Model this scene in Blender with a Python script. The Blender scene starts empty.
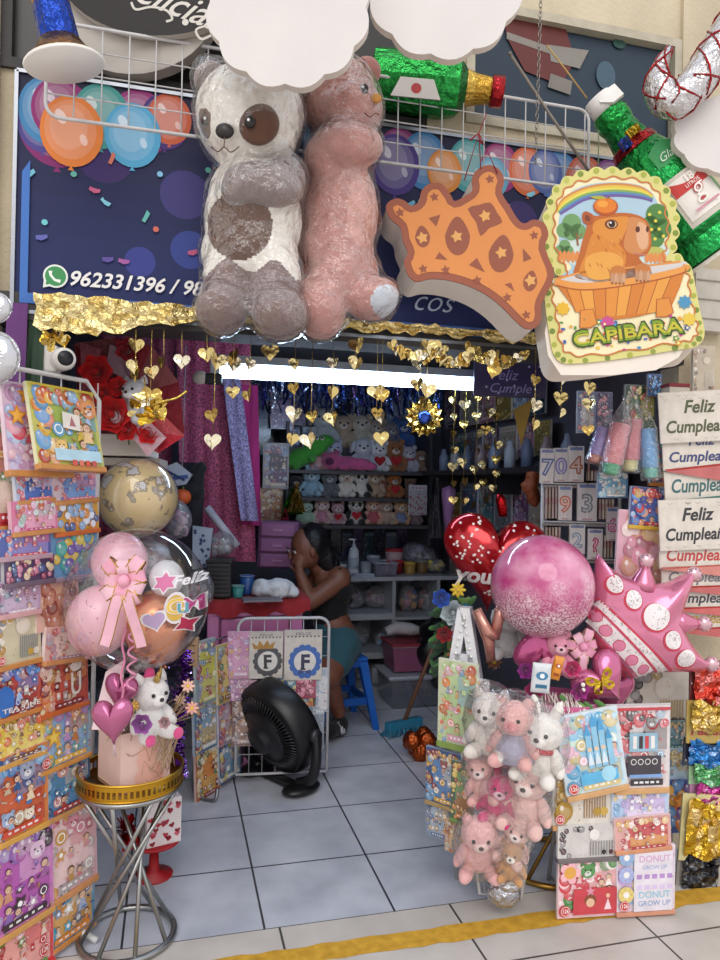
import bpy, bmesh, math, random
from mathutils import Matrix, Vector, noise
PI = math.pi
C = bpy.context.scene.collection
# ------------------------------------------------------------------ camera
EYE = 1.5; FOC = 720.0
YAW, PITCH, ROLL = math.radians(14.6), math.radians(0.5), math.radians(1.0)
def ray(px, py):
    x = (px-360)/FOC; y = -(py-480)/FOC
    c, s = math.cos(ROLL), math.sin(ROLL)
    x, y = x*c-y*s, x*s+y*c
    f = math.cos(PITCH)-y*math.sin(PITCH); u = math.sin(PITCH)+y*math.cos(PITCH)
    return (f*math.sin(YAW)+x*math.cos(YAW), f*math.cos(YAW)-x*math.sin(YAW), u)
def aty(px, py, Y):                      # sight line meets the plane Y = const
    r = ray(px, py); t = Y/r[1]; return Vector((r[0]*t, Y, EYE+r[2]*t))
def atz(px, py, Z=0.0):
    r = ray(px, py); t = (Z-EYE)/r[2]; return Vector((r[0]*t, r[1]*t, Z))
def atx(px, py, X):                      # sight line meets the plane X = const
    r = ray(px, py); t = X/r[0]; return Vector((X, r[1]*t, EYE+r[2]*t))
class Plane:                             # an upright plane through p; a = heading of its outward normal, 0 = facing the street (-Y)
    def __init__(s, x, y, a): s.p = Vector((x, y, 0)); s.a = a; s.n = Vector((math.sin(a), -math.cos(a), 0))
    def hit(s, px, py, off=0.0):
        r = Vector(ray(px, py)); p = s.p+s.n*off-Vector((0, 0, EYE)); p.z = 0
        t = p.dot(s.n)/r.dot(s.n); return Vector((r.x*t, r.y*t, EYE+r.z*t))
def scale_at(Y): return Y*1.0/FOC/math.cos(YAW)   # metres for one pixel, near enough
cam = bpy.data.cameras.new('camera'); co = bpy.data.objects.new('camera', cam); C.objects.link(co)
cam.sensor_fit = 'VERTICAL'; cam.sensor_height = 36.0; cam.lens = 36.0*FOC/960.0; cam.clip_start = 0.05
co.matrix_world = Matrix.Translation((0, 0, EYE)) @ Matrix.Rotation(-YAW, 4, 'Z') @ Matrix.Rotation(PI/2+PITCH, 4, 'X') @ Matrix.Rotation(ROLL, 4, 'Z')
bpy.context.scene.camera = co
# ------------------------------------------------------------------ colour
_hx = {}
def hx(c):
    if not isinstance(c, str): return c
    if c not in _hx:
        h = c.lstrip('#')
        _hx[c] = tuple((lambda v: v/12.92 if v <= .04045 else ((v+.055)/1.055)**2.4)(int(h[i:i+2], 16)/255) for i in (0, 2, 4))
    return _hx[c]
def mixc(a, b, t): a, b = hx(a), hx(b); return tuple(a[i]*(1-t)+b[i]*t for i in range(3))
# ------------------------------------------------------------------ mesh builder
def loc(x, y, z): return Matrix.Translation((x, y, z))
def rot(a, ax): return Matrix.Rotation(a, 4, ax)
def scl(x, y=None, z=None): return Matrix.Diagonal((x, x if y is None else y, x if z is None else z, 1))
class MB:
    def __init__(s): s.v = []; s.f = []; s.c = []; s.sm = []
    def add(s, vs, fs, col, sm=False, M=None):
        b = len(s.v)
        s.v.extend([tuple(M @ Vector(v)) for v in vs] if M is not None else [tuple(v) for v in vs])
        per = isinstance(col, list)
        for i, f in enumerate(fs):
            s.f.append([b+k for k in f]); s.c.append(hx(col[i]) if per else hx(col)); s.sm.append(sm)
        return s
    def box(s, c, d, col, M=None, bev=0.0, seg=2):
        x, y, z = d[0]/2, d[1]/2, d[2]/2
        if bev > 0:
            bm = bmesh.new(); bmesh.ops.create_cube(bm, size=1.0)
            for v in bm.verts: v.co = Vector((v.co.x*d[0], v.co.y*d[1], v.co.z*d[2]))
            bmesh.ops.bevel(bm, geom=bm.edges[:], offset=bev, segments=seg, profile=.5, affect='EDGES')
            bm.verts.ensure_lookup_table()
            vs = [(v.co.x+c[0], v.co.y+c[1], v.co.z+c[2]) for v in bm.verts]; fs = [[v.index for v in f.verts] for f in bm.faces]
            bm.free(); return s.add(vs, fs, col, True if seg > 2 else False, M)
        vs = [(c[0]+i*x, c[1]+j*y, c[2]+k*z) for i in (-1, 1) for j in (-1, 1) for k in (-1, 1)]
        return s.add(vs, [(0, 1, 3, 2), (4, 6, 7, 5), (0, 4, 5, 1), (2, 3, 7, 6), (0, 2, 6, 4), (1, 5, 7, 3)], col, False, M)
    def tube(s, pts, r, col, n=8, closed=False, cap=True, M=None):
        P = [Vector(p) for p in pts]; m = len(P)
        rr = r if isinstance(r, (list, tuple)) else [r]*m
        T = []
        for i in range(m):
            a = P[(i-1) % m] if (closed or i > 0) else P[i]; b = P[(i+1) % m] if (closed or i < m-1) else P[i]
            t = b-a; T.append(t.normalized() if t.length > 1e-9 else Vector((0, 0, 1)))
        u = T[0].orthogonal().normalized(); vs = []
        for i in range(m):
            u = u-T[i]*u.dot(T[i]); u = u.normalized() if u.length > 1e-6 else T[i].orthogonal().normalized()
            w = T[i].cross(u)
            for k in range(n):
                a = 2*PI*k/n; vs.append(P[i]+(u*math.cos(a)+w*math.sin(a))*rr[i])
        fs = []
        for i in range(m if closed else m-1):
            j = (i+1) % m
            for k in range(n): fs.append((i*n+k, i*n+(k+1) % n, j*n+(k+1) % n, j*n+k))
        if cap and not closed: fs.append(tuple(range(n-1, -1, -1))); fs.append(tuple((m-1)*n+k for k in range(n)))
        return s.add(vs, fs, col, True, M)
    def lathe(s, prof, col, n=24, M=None, sm=True):
        vs = []; fs = []; cs = []
        for r, z in prof:
            for k in range(n): a = 2*PI*k/n; vs.append((r*math.cos(a), r*math.sin(a), z))
        for i in range(len(prof)-1):
            for k in range(n):
                fs.append((i*n+k, i*n+(k+1) % n, (i+1)*n+(k+1) % n, (i+1)*n+k)); cs.append(col[i] if isinstance(col, list) else col)
        if prof[0][0] > 1e-4: fs.append(tuple(range(n-1, -1, -1))); cs.append(cs[0])
        if prof[-1][0] > 1e-4: fs.append(tuple((len(prof)-1)*n+k for k in range(n))); cs.append(cs[-1])
        return s.add(vs, fs, cs, sm, M)
    def ell(s, c, r, col, nu=16, nv=10, M=None, f=None, disp=None):
        if not isinstance(r, (list, tuple)): r = (r, r, r)
        vs = [(0, 0, -1)]
        for j in range(1, nv):
            b = -PI/2+PI*j/nv
            for i in range(nu): a = 2*PI*i/nu; vs.append((math.cos(b)*math.cos(a), math.cos(b)*math.sin(a), math.sin(b)))
        vs.append((0, 0, 1)); top = len(vs)-1; fs = []
        for i in range(nu): fs.append((0, 1+(i+1) % nu, 1+i))
        for j in range(nv-2):
            for i in range(nu):
                a = 1+j*nu; fs.append((a+i, a+(i+1) % nu, a+nu+(i+1) % nu, a+nu+i))
        a = 1+(nv-2)*nu
        for i in range(nu): fs.append((a+i, a+(i+1) % nu, top))
        if disp: vs = [tuple(Vector(v)*disp(Vector(v))) for v in vs]
        vs2 = [(c[0]+v[0]*r[0], c[1]+v[1]*r[1], c[2]+v[2]*r[2]) for v in vs]
        cs = col
        if f: cs = [f(sum((Vector(vs[k]) for k in q), Vector())/len(q)) for q in fs]
        return s.add(vs2, fs, cs, True, M)
    # ---- flat artwork: x right, z up, facing -y; off = how far it lies in front of y = 0
    def poly(s, pts, col, off=0.0, M=None):
        vs = [(p[0], -off, p[1]) for p in pts]
        if sum(pts[i][0]*pts[(i+1) % len(pts)][1]-pts[(i+1) % len(pts)][0]*pts[i][1] for i in range(len(pts))) < 0: vs.reverse()
        return s.add(vs, [tuple(range(len(vs)))], col, False, M)
    def rect(s, x, z, w, h, col, off=0.0, a=0.0, M=None):
        c, q = math.cos(a), math.sin(a)
        return s.poly([(x+i*w/2*c-j*h/2*q, z+i*w/2*q+j*h/2*c) for i, j in ((-1, -1), (1, -1), (1, 1), (-1, 1))], col, off, M)
    def disc(s, x, z, r, col, off=0.0, n=14, rz=None, a=0.0, M=None):
        rz = r if rz is None else rz; c, q = math.cos(a), math.sin(a)
        return s.poly([(x+r*math.cos(2*PI*k/n)*c-rz*math.sin(2*PI*k/n)*q, z+r*math.cos(2*PI*k/n)*q+rz*math.sin(2*PI*k/n)*c) for k in range(n)], col, off, M)
    def ring(s, x, z, r1, r2, col, off=0.0, n=20, M=None):
        vs = [(x+r*math.cos(2*PI*k/n), -off, z+r*math.sin(2*PI*k/n)) for r in (r1, r2) for k in range(n)]
        return s.add(vs, [(k, (k+1) % n, n+(k+1) % n, n+k) for k in range(n)], col, False, M)
    def line(s, pts, w, col, off=0.0, closed=False, M=None):
        m = len(pts); L = []; R = []
        for i in range(m):
            a = pts[(i-1) % m] if (closed or i > 0) else pts[i]; b = pts[(i+1) % m] if (closed or i < m-1) else pts[i]
            d = Vector((b[0]-a[0], b[1]-a[1])); d = d.normalized() if d.length > 1e-9 else Vector((1, 0))
            ww = (w[i] if isinstance(w, list) else w)/2
            L.append((pts[i][0]-d.y*ww, -off, pts[i][1]+d.x*ww)); R.append((pts[i][0]+d.y*ww, -off, pts[i][1]-d.x*ww))
        fs = [(i, m+i, m+(i+1) % m, (i+1) % m) for i in range(m if closed else m-1)]
        return s.add(L+R, fs, col, False, M)
    def star(s, x, z, r, col, off=0.0, n=5, k=.45, a=0.0, M=None): return s.poly(star_pts(x, z, r, n, k, a), col, off, M)
    def heart(s, x, z, r, col, off=0.0, a=0.0, M=None): return s.poly(heart_pts(x, z, r, a), col, off, M)
    def extrude(s, pts, d, front, side, back=None, M=None):
        if sum(pts[i][0]*pts[(i+1) % len(pts)][1]-pts[(i+1) % len(pts)][0]*pts[i][1] for i in range(len(pts))) < 0: pts = pts[::-1]
        n = len(pts); vs = [(p[0], 0, p[1]) for p in pts]+[(p[0], d, p[1]) for p in pts]
        fs = [tuple(range(n)), tuple(range(2*n-1, n-1, -1))]+[(i, n+i, n+(i+1) % n, (i+1) % n) for i in range(n)]
        return s.add(vs, fs, [front, back or side]+[side]*n, False, M)
    def text(s, t, x, z, h, col, off=0.0, shear=0.0, bold=0.0, width=None, align='CENTER', a=0.0, M=None, tall=1.0):
        vs, fs, w = text_mesh(t, shear, bold, align)
        k = h; kx = h if width is None or w < 1e-6 else width/w
        c, q = math.cos(a), math.sin(a)
        return s.add([(x+v[0]*kx*c-v[1]*k*tall*q, -off, z+v[0]*kx*q+v[1]*k*tall*c) for v in vs], fs, col, False, M)
    def merge(s, o, M=None):
        b = len(s.v); s.v.extend([tuple(M @ Vector(v)) for v in o.v] if M is not None else o.v)
        s.f.extend([[b+k for k in f] for f in o.f]); s.c.extend(o.c); s.sm.extend(o.sm); return s
    def mesh(s, name):
        me = bpy.data.meshes.new(name); me.from_pydata(s.v, [], s.f)
        at = me.color_attributes.new('Col', 'FLOAT_COLOR', 'CORNER'); buf = []
        for f, c in zip(s.f, s.c): buf.extend([c[0], c[1], c[2], 1.0]*len(f))
        at.data.foreach_set('color', buf); me.polygons.foreach_set('use_smooth', s.sm); me.update(); return me
def star_pts(x, z, r, n=5, k=.45, a=0.0): return [(x+(r if i % 2 == 0 else r*k)*math.cos(PI/2+a+PI*i/n), z+(r if i % 2 == 0 else r*k)*math.sin(PI/2+a+PI*i/n)) for i in range(2*n)]
def heart_pts(x, z, r, a=0.0, n=22):
    o = []
    for i in range(n):
        t = 2*PI*i/n; px = 16*math.sin(t)**3/16*r; pz = (13*math.cos(t)-5*math.cos(2*t)-2*math.cos(3*t)-math.cos(4*t))/16*r
        o.append((x+px*math.cos(a)-pz*math.sin(a), z+px*math.sin(a)+pz*math.cos(a)))
    return o
_tx = {}
def text_mesh(t, shear=0.0, bold=0.0, align='CENTER'):   # built-in letter shapes, cap height about 1
    key = (t, shear, bold, align)
    if key not in _tx:
        cu = bpy.data.curves.new('letters', 'FONT'); cu.body = t; cu.size = 1.4; cu.shear = shear; cu.offset = bold; cu.align_x = align; cu.resolution_u = 3
        o = bpy.data.objects.new('letters', cu); C.objects.link(o)
        dg = bpy.context.evaluated_depsgraph_get(); me = o.evaluated_get(dg).to_mesh()
        vs = [(v.co.x, v.co.y) for v in me.vertices]; fs = [tuple(p.vertices) for p in me.polygons]
        w = (max(v[0] for v in vs)-min(v[0] for v in vs)) if vs else 0
        o.evaluated_get(dg).to_mesh_clear(); bpy.data.objects.remove(o); bpy.data.curves.remove(cu); _tx[key] = (vs, fs, w)
    return _tx[key]
def spline(pts, n=6, closed=False):      # smooth curve through points of any dimension
    P = [Vector(p) for p in pts]; m = len(P); out = []
    for i in range(m if closed else m-1):
        p0 = P[(i-1) % m] if closed or i > 0 else P[i]; p1 = P[i]; p2 = P[(i+1) % m]; p3 = P[(i+2) % m] if closed or i < m-2 else P[(i+1) % m]
        for k in range(n):
            t = k/n; out.append(.5*((2*p1)+(p2-p0)*t+(2*p0-5*p1+4*p2-p3)*t*t+(3*p1-p0-3*p2+p3)*t**3))
    if not closed: out.append(P[-1])
    return out
def arc(c, r, a0, a1, n=10): return [(c[0]+r*math.cos(a0+(a1-a0)*i/n), c[1]+r*math.sin(a0+(a1-a0)*i/n)) for i in range(n+1)]
def wrink(v, f=3.0, seed=0.0): return noise.noise(Vector(v)*f+Vector((seed, seed*1.7, seed*.3)))
# ------------------------------------------------------------------ materials (one per finish; the colour comes from the faces)
_mt = {}
def finish(name):
    if name in _mt: return _mt[name]
    m = bpy.data.materials.new(name); m.use_nodes = True; nt = m.node_tree; N = nt.nodes; L = nt.links; b = N['Principled BSDF']; outn = N['Material Output']
    def nd(t, **k):
        n = N.new(t)
        for a, v in k.items(): setattr(n, a, v)
        return n
    at = nd('ShaderNodeAttribute', attribute_name='Col'); tc = nd('ShaderNodeTexCoord')
    def bump(scale, strength, dist=.01, detail=3.0, kind='noise', coord='Object'):
        if kind == 'noise': t = nd('ShaderNodeTexNoise'); t.inputs['Scale'].default_value = scale; t.inputs['Detail'].default_value = detail; o = t.outputs['Fac']
        else: t = nd('ShaderNodeTexVoronoi'); t.inputs['Scale'].default_value = scale; o = t.outputs['Distance']
        L.new(tc.outputs[coord], t.inputs['Vector'])
        bp = nd('ShaderNodeBump'); bp.inputs['Strength'].default_value = strength; bp.inputs['Distance'].default_value = dist
        L.new(o, bp.inputs['Height']); L.new(bp.outputs['Normal'], b.inputs['Normal']); return bp
    def mottle(scale, lo, hi, detail=4.0):
        t = nd('ShaderNodeTexNoise'); t.inputs['Scale'].default_value = scale; t.inputs['Detail'].default_value = detail
        L.new(tc.outputs['Object'], t.inputs['Vector'])
        r = nd('ShaderNodeMapRange'); r.inputs['From Min'].default_value = .3; r.inputs['From Max'].default_value = .7; r.inputs['To Min'].default_value = lo; r.inputs['To Max'].default_value = hi
        L.new(t.outputs['Fac'], r.inputs['Value'])
        x = nd('ShaderNodeVectorMath', operation='SCALE'); L.new(at.outputs['Color'], x.inputs[0]); L.new(r.outputs['Result'], x.inputs['Scale'])
        L.new(x.outputs['Vector'], b.inputs['Base Color'])
    def put(**k):
        for a, v in k.items(): b.inputs[a.replace('_', ' ')].default_value = v
    L.new(at.outputs['Color'], b.inputs['Base Color'])
    if name == 'paper': put(Roughness=.6); mottle(14, .93, 1.05)
    elif name == 'sleeve': put(Roughness=.38, Coat_Weight=.55, Coat_Roughness=.12); bump(9, .35, .02, 1.5); mottle(25, .9, 1.08)
    elif name == 'plush': put(Roughness=.95, Sheen_Weight=.35, Sheen_Roughness=.5); bump(160, .6, .004, 2); mottle(40, .88, 1.08)
    elif name == 'fabric': put(Roughness=.9, Sheen_Weight=.1); bump(60, .4, .004, 3); mottle(12, .85, 1.1)
    elif name == 'glitter':
        put(Roughness=.6); mottle(90, .35, 1.7, 1.0); bump(220, .7, .004, 1)
    elif name == 'foil': put(Metallic=.92, Roughness=.2); bump(28, .75, .02, 2.5)
    elif name == 'crinkle': put(Metallic=.8, Roughness=.2); bump(38, .8, .02, 3)
    elif name == 'balloon': put(Metallic=.55, Roughness=.16, Coat_Weight=.4); bump(14, .18, .02, 2)
    elif name == 'chrome': put(Metallic=.95, Roughness=.24, Coat_Weight=.3)
    elif name == 'latex': put(Roughness=.3, Coat_Weight=.35, Coat_Roughness=.1); mottle(6, .93, 1.05)
    elif name == 'plastic': put(Roughness=.38); mottle(8, .94, 1.04)
    elif name == 'metal': put(Metallic=1.0, Roughness=.34); bump(80, .1, .002)
    elif name == 'paint': put(Roughness=.42); mottle(20, .88, 1.05)
    elif name == 'skin': put(Roughness=.5); mottle(20, .93, 1.05)
    elif name == 'hair': put(Roughness=.4); bump(90, .8, .01, 2)
    elif name == 'card': put(Roughness=.7); mottle(5, .95, 1.03); bump(40, .15, .004)
    elif name == 'flower': put(Roughness=.7, Sheen_Weight=.2); mottle(60, .8, 1.15)
    elif name == 'tissue': put(Roughness=.7); bump(25, .8, .02, 3)
    elif name == 'marbled':
        put(Roughness=.14, Coat_Weight=.5); a = nd('ShaderNodeTexNoise'); a.inputs['Scale'].default_value = 9; a.inputs['Detail'].default_value = 5; v = nd('ShaderNodeTexNoise'); v.inputs['Scale'].default_value = 140; v.inputs['Detail'].default_value = 2
        sp = nd('ShaderNodeSeparateXYZ'); L.new(tc.outputs['Object'], sp.inputs[0])
        for q in (a, v): L.new(tc.outputs['Object'], q.inputs['Vector'])
        r1 = nd('ShaderNodeValToRGB'); e = r1.color_ramp.elements; e[0].position = .35; e[0].color = (*hx('#b8457c'), 1); e[1].position = .68; e[1].color = (*hx('#e0a0ba'), 1); L.new(a.outputs['Fac'], r1.inputs['Fac'])
        r2 = nd('ShaderNodeValToRGB'); e = r2.color_ramp.elements; e[0].position = .42; e[0].color = (*hx('#8f4f62'), 1); e[1].position = .6; e[1].color = (*hx('#f0dfe2'), 1); L.new(v.outputs['Fac'], r2.inputs['Fac'])
        ma = nd('ShaderNodeMath', operation='MULTIPLY_ADD'); L.new(a.outputs['Fac'], ma.inputs[0]); ma.inputs[1].default_value = -.28; L.new(sp.outputs['Z'], ma.inputs[2])
        mr = nd('ShaderNodeMapRange'); L.new(ma.outputs[0], mr.inputs['Value']); mr.inputs['From Min'].default_value = -.10; mr.inputs['From Max'].default_value = -.24; mr.inputs['To Max'].default_value = .8
        mx = nd('ShaderNodeMix', data_type='RGBA'); L.new(mr.outputs['Result'], mx.inputs['Factor']); L.new(r1.outputs['Color'], mx.inputs['A']); L.new(r2.outputs['Color'], mx.inputs['B']); L.new(mx.outputs['Result'], b.inputs['Base Color'])
    elif name == 'creamprint':
        put(Roughness=.3, Coat_Weight=.3); a = nd('ShaderNodeTexNoise'); a.inputs['Scale'].default_value = 15; a.inputs['Detail'].default_value = 6; L.new(tc.outputs['Object'], a.inputs['Vector'])
        r1 = nd('ShaderNodeValToRGB'); e = r1.color_ramp.elements; e[0].position = .54; e[0].color = (*hx('#dcc593'), 1); e[1].position = .64; e[1].color = (*hx('#c9c7cc'), 1)
        for ps, cc in ((.56, '#8f7f66'), (.60, '#a59a8f'), (.61, '#d5d3d8')): q = e.new(ps); q.color = (*hx(cc), 1)
        L.new(a.outputs['Fac'], r1.inputs['Fac']); L.new(r1.outputs['Color'], b.inputs['Base Color'])
    elif name == 'lamp':
        b.inputs['Emission Color'].default_value = (.58, .76, 1, 1); b.inputs['Emission Strength'].default_value = 26.0; put(Roughness=.3)
    elif name in ('cello', 'bubble', 'bag', 'glass'):
        tr = nd('ShaderNodeBsdfTransparent'); gl = nd('ShaderNodeBsdfGlossy'); df = nd('ShaderNodeBsdfDiffuse'); mx = nd('ShaderNodeMixShader'); m2 = nd('ShaderNodeMixShader')
        lw = nd('ShaderNodeLayerWeight')
        bp = nd('ShaderNodeBump'); tx = nd('ShaderNodeTexNoise'); L.new(tc.outputs['Object'], tx.inputs['Vector']); L.new(tx.outputs['Fac'], bp.inputs['Height'])
        L.new(bp.outputs['Normal'], gl.inputs['Normal']); L.new(bp.outputs['Normal'], lw.inputs['Normal'])
        sc_, st, ro, lo, hi, bl, dfa = {'cello': (24, 1.0, .1, .035, .65, .38, .03), 'bag': (20, .9, .2, .06, .6, .4, .22), 'bubble': (3, .05, .03, .015, .8, .25, .02), 'glass': (2, .05, .05, .08, .8, .3, .25)}[name]
        tx.inputs['Scale'].default_value = sc_; tx.inputs['Detail'].default_value = 3.0; bp.inputs['Strength'].default_value = st; bp.inputs['Distance'].default_value = .03
        gl.inputs['Roughness'].default_value = ro; lw.inputs['Blend'].default_value = bl
        mr = nd('ShaderNodeMapRange'); mr.inputs['To Min'].default_value = lo; mr.inputs['To Max'].default_value = hi
        L.new(lw.outputs['Facing'], mr.inputs['Value']); L.new(mr.outputs['Result'], mx.inputs['Fac'])
        L.new(at.outputs['Color'], df.inputs['Color']); m2.inputs['Fac'].default_value = dfa
        L.new(tr.outputs[0], m2.inputs[1]); L.new(df.outputs[0], m2.inputs[2]); L.new(m2.outputs[0], mx.inputs[1]); L.new(gl.outputs[0], mx.inputs[2]); L.new(mx.outputs[0], outn.inputs['Surface'])
    _mt[name] = m; return m
# ------------------------------------------------------------------ objects
def thing(name, label, cat, at=(0, 0, 0), rz=0.0, group=None, rx=0.0, ry=0.0):
    o = bpy.data.objects.new(name, None); C.objects.link(o); o.empty_display_size = .05
    o.matrix_world = loc(*at) @ rot(rz, 'Z') @ rot(rx, 'X') @ rot(ry, 'Y')
    o['label'] = label; o['category'] = cat
    if group: o['group'] = group
    return o
def part(name, mb, fin, parent, label=None, M=None):
    me = mb.mesh(name) if isinstance(mb, MB) else mb
    if not me.materials: me.materials.append(finish(fin))
    o = bpy.data.objects.new(name, me); C.objects.link(o)
    if parent: o.parent = parent
    if M is not None: o.matrix_local = M
    if label: o['label'] = label
    return o
def solo(name, mb, fin, label, cat, at=(0, 0, 0), rz=0.0, group=None, rx=0.0, ry=0.0, kind=None):
    o = part(name, mb, fin, None); o.matrix_world = loc(*at) @ rot(rz, 'Z') @ rot(rx, 'X') @ rot(ry, 'Y')
    o['label'] = label; o['category'] = cat
    if group: o['group'] = group
    if kind: o['kind'] = kind
    return o
def struct(name, mb, fin, parent=None):
    o = part(name, mb, fin, parent)
    if not parent: o['kind'] = 'structure'
    return o
def dup(root, at, rz=0.0, label=None, group=None, rx=0.0, ry=0.0, s=1.0):   # a thing with copies of its parts and sub-parts
    r = root.copy(); C.objects.link(r); r.matrix_world = loc(*at) @ rot(rz, 'Z') @ rot(rx, 'X') @ rot(ry, 'Y') @ scl(s)
    if label: r['label'] = label
    if group: r['group'] = group
    for ch in list(root.children):
        c = ch.copy(); C.objects.link(c); c.parent = r
        for g in ch.children:
            d = g.copy(); C.objects.link(d); d.parent = c
    return r
def blob(ells, vox, smooth=4, colf=None, disp=None):     # one continuous skin grown over a set of ellipsoids (centre, radii, optional rotation)
    mb = MB()
    for e in ells: mb.ell((0, 0, 0), e[1], '#ffffff', 18, 12, loc(*e[0]) @ (e[2] if len(e) > 2 else Matrix.Identity(4)))
    o = bpy.data.objects.new('skin', mb.mesh('skin')); C.objects.link(o)
    r = o.modifiers.new('r', 'REMESH'); r.mode = 'VOXEL'; r.voxel_size = vox
    q = o.modifiers.new('s', 'SMOOTH'); q.factor = .5; q.iterations = smooth
    dg = bpy.context.evaluated_depsgraph_get(); me = o.evaluated_get(dg).to_mesh()
    out = MB(); vs = [tuple(v.co) for v in me.vertices]
    if disp: vs = [tuple(Vector(v)+v2) for v, v2 in zip(vs, [disp(p.co, p.normal) for p in me.vertices])]
    fs = [tuple(p.vertices) for p in me.polygons]; cs = [colf(p.center) if colf else '#ffffff' for p in me.polygons]
    o.evaluated_get(dg).to_mesh_clear(); bpy.data.objects.remove(o)
    out.add(vs, fs, cs, True); return out
# ================================================================== light and sky
w = bpy.data.worlds.new('sky'); bpy.context.scene.world = w; w.use_nodes = True
nt = w.node_tree; bg = nt.nodes['Background']
_tc = nt.nodes.new('ShaderNodeTexCoord'); _sx = nt.nodes.new('ShaderNodeSeparateXYZ'); _cr = nt.nodes.new('ShaderNodeValToRGB')
nt.links.new(_tc.outputs['Generated'], _sx.inputs[0]); nt.links.new(_sx.outputs['Z'], _cr.inputs['Fac']); nt.links.new(_cr.outputs['Color'], bg.inputs['Color'])
_e = _cr.color_ramp.elements; _e[0].position = 0.0; _e[0].color = (.95, .92, .92, 1); _e[1].position = .8; _e[1].color = (.90, .95, 1.05, 1)
bg.inputs['Strength'].default_value = 1.12
sun = bpy.data.lights.new('daylight', 'SUN'); sun.energy = 1.25; sun.angle = math.radians(40); sun.color = (1, .95, .88)
so = bpy.data.objects.new('daylight', sun); C.objects.link(so); so.rotation_euler = (math.radians(52), 0, math.radians(-14))
vs_ = bpy.context.scene.view_settings; vs_.view_transform = 'Standard'; vs_.look = 'None'; vs_.exposure = 0.0; vs_.gamma = 1.0

# ================================================================== materials of the shell
def shell(name, col, col2, scale=3.0, rough=.8, bumpk=.15):
    m = bpy.data.materials.new(name); m.use_nodes = True; nt = m.node_tree; N = nt.nodes; L = nt.links; b = N['Principled BSDF']
    tc = N.new('ShaderNodeTexCoord'); a = N.new('ShaderNodeTexNoise'); a.inputs['Scale'].default_value = scale; a.inputs['Detail'].default_value = 6
    r = N.new('ShaderNodeValToRGB'); r.color_ramp.elements[0].position = .3; r.color_ramp.elements[1].position = .7
    r.color_ramp.elements[0].color = (*hx(col), 1); r.color_ramp.elements[1].color = (*hx(col2), 1)
    L.new(tc.outputs['Object'], a.inputs['Vector']); L.new(a.outputs['Fac'], r.inputs['Fac']); L.new(r.outputs['Color'], b.inputs['Base Color'])
    bp = N.new('ShaderNodeBump'); bp.inputs['Strength'].default_value = bumpk; bp.inputs['Distance'].default_value = .01
    n2 = N.new('ShaderNodeTexNoise'); n2.inputs['Scale'].default_value = 60; L.new(tc.outputs['Object'], n2.inputs['Vector']); L.new(n2.outputs['Fac'], bp.inputs['Height']); L.new(bp.outputs['Normal'], b.inputs['Normal'])
    b.inputs['Roughness'].default_value = rough; return m
def tile_mat(name, c1, c2, grout, sx, sy, ox, oy, rough):   # square tiles with thin dark joints and marbled clouds
    m = shell(name, c1, c2, 5.0, rough, .03); nt = m.node_tree; N = nt.nodes; L = nt.links; b = N['Principled BSDF']
    src = b.inputs['Base Color'].links[0].from_socket
    tc = N.new('ShaderNodeTexCoord'); sp = N.new('ShaderNodeSeparateXYZ'); L.new(tc.outputs['Object'], sp.inputs[0])
    def mth(op, a, v):
        n = N.new('ShaderNodeMath'); n.operation = op
        for i, q in enumerate((a, v)):
            if q is None: continue
            if isinstance(q, (int, float)): n.inputs[i].default_value = q
            else: L.new(q, n.inputs[i])
        return n.outputs[0]
    def joint(o, off, size):
        t = mth('DIVIDE', mth('SUBTRACT', o, off), size); f = mth('FRACT', t, None); d = mth('ABSOLUTE', mth('SUBTRACT', f, .5), None)
        return mth('GREATER_THAN', d, .5-.004/size)
    j = mth('MAXIMUM', joint(sp.outputs['X'], ox, sx), joint(sp.outputs['Y'], oy, sy))
    mx = N.new('ShaderNodeMix'); mx.data_type = 'RGBA'; L.new(j, mx.inputs['Factor']); L.new(src, mx.inputs['A']); mx.inputs['B'].default_value = (*hx(grout), 1)
    L.new(mx.outputs['Result'], b.inputs['Base Color']); return m
def sbox(name, x0, x1, y0, y1, z0, z1, mat):
    mb = MB(); mb.box(((x0+x1)/2, (y0+y1)/2, (z0+z1)/2), (x1-x0, y1-y0, z1-z0), '#ffffff'); me = mb.mesh(name); me.materials.append(mat)
    o = bpy.data.objects.new(name, me); C.objects.link(o); o['kind'] = 'structure'; return o
m_in = shell('interior_wall_paint', '#5a5966', '#6f6d79', 2.0); m_ceil = shell('ceiling_paint', '#5f5f68', '#707078', 2.0)
m_out = shell('weathered_cream_paint', '#b7a98f', '#cdbfa4', 4.0, .85, .35)
m_floor = tile_mat('blue_grey_marbled_tile', '#a9adb9', '#c9ccd6', '#3a3c42', .46, .455, .33, 2.84, .32)
m_pave = tile_mat('pale_threshold_tile', '#b9b2ab', '#cfc8c0', '#4a4642', .615, .34, .38, 2.10, .5)
m_yel = shell('worn_yellow_road_paint', '#b98a22', '#d9a736', 30.0, .8)
m_dark = shell('dark_painted_steel', '#1f1d1f', '#332f2d', 8.0, .6); m_frame = shell('cream_window_frame', '#a59d8a', '#bdb49e', 10.0, .6)
WL, WR, WB = -.62, 2.2, 5.75
sbox('floor', WL-.1, WR+.1, 2.44, WB+.1, -.06, 0, m_floor)
sbox('floor_threshold', -6, 6, -4, 2.44, -.06, 0, m_pave)
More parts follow.
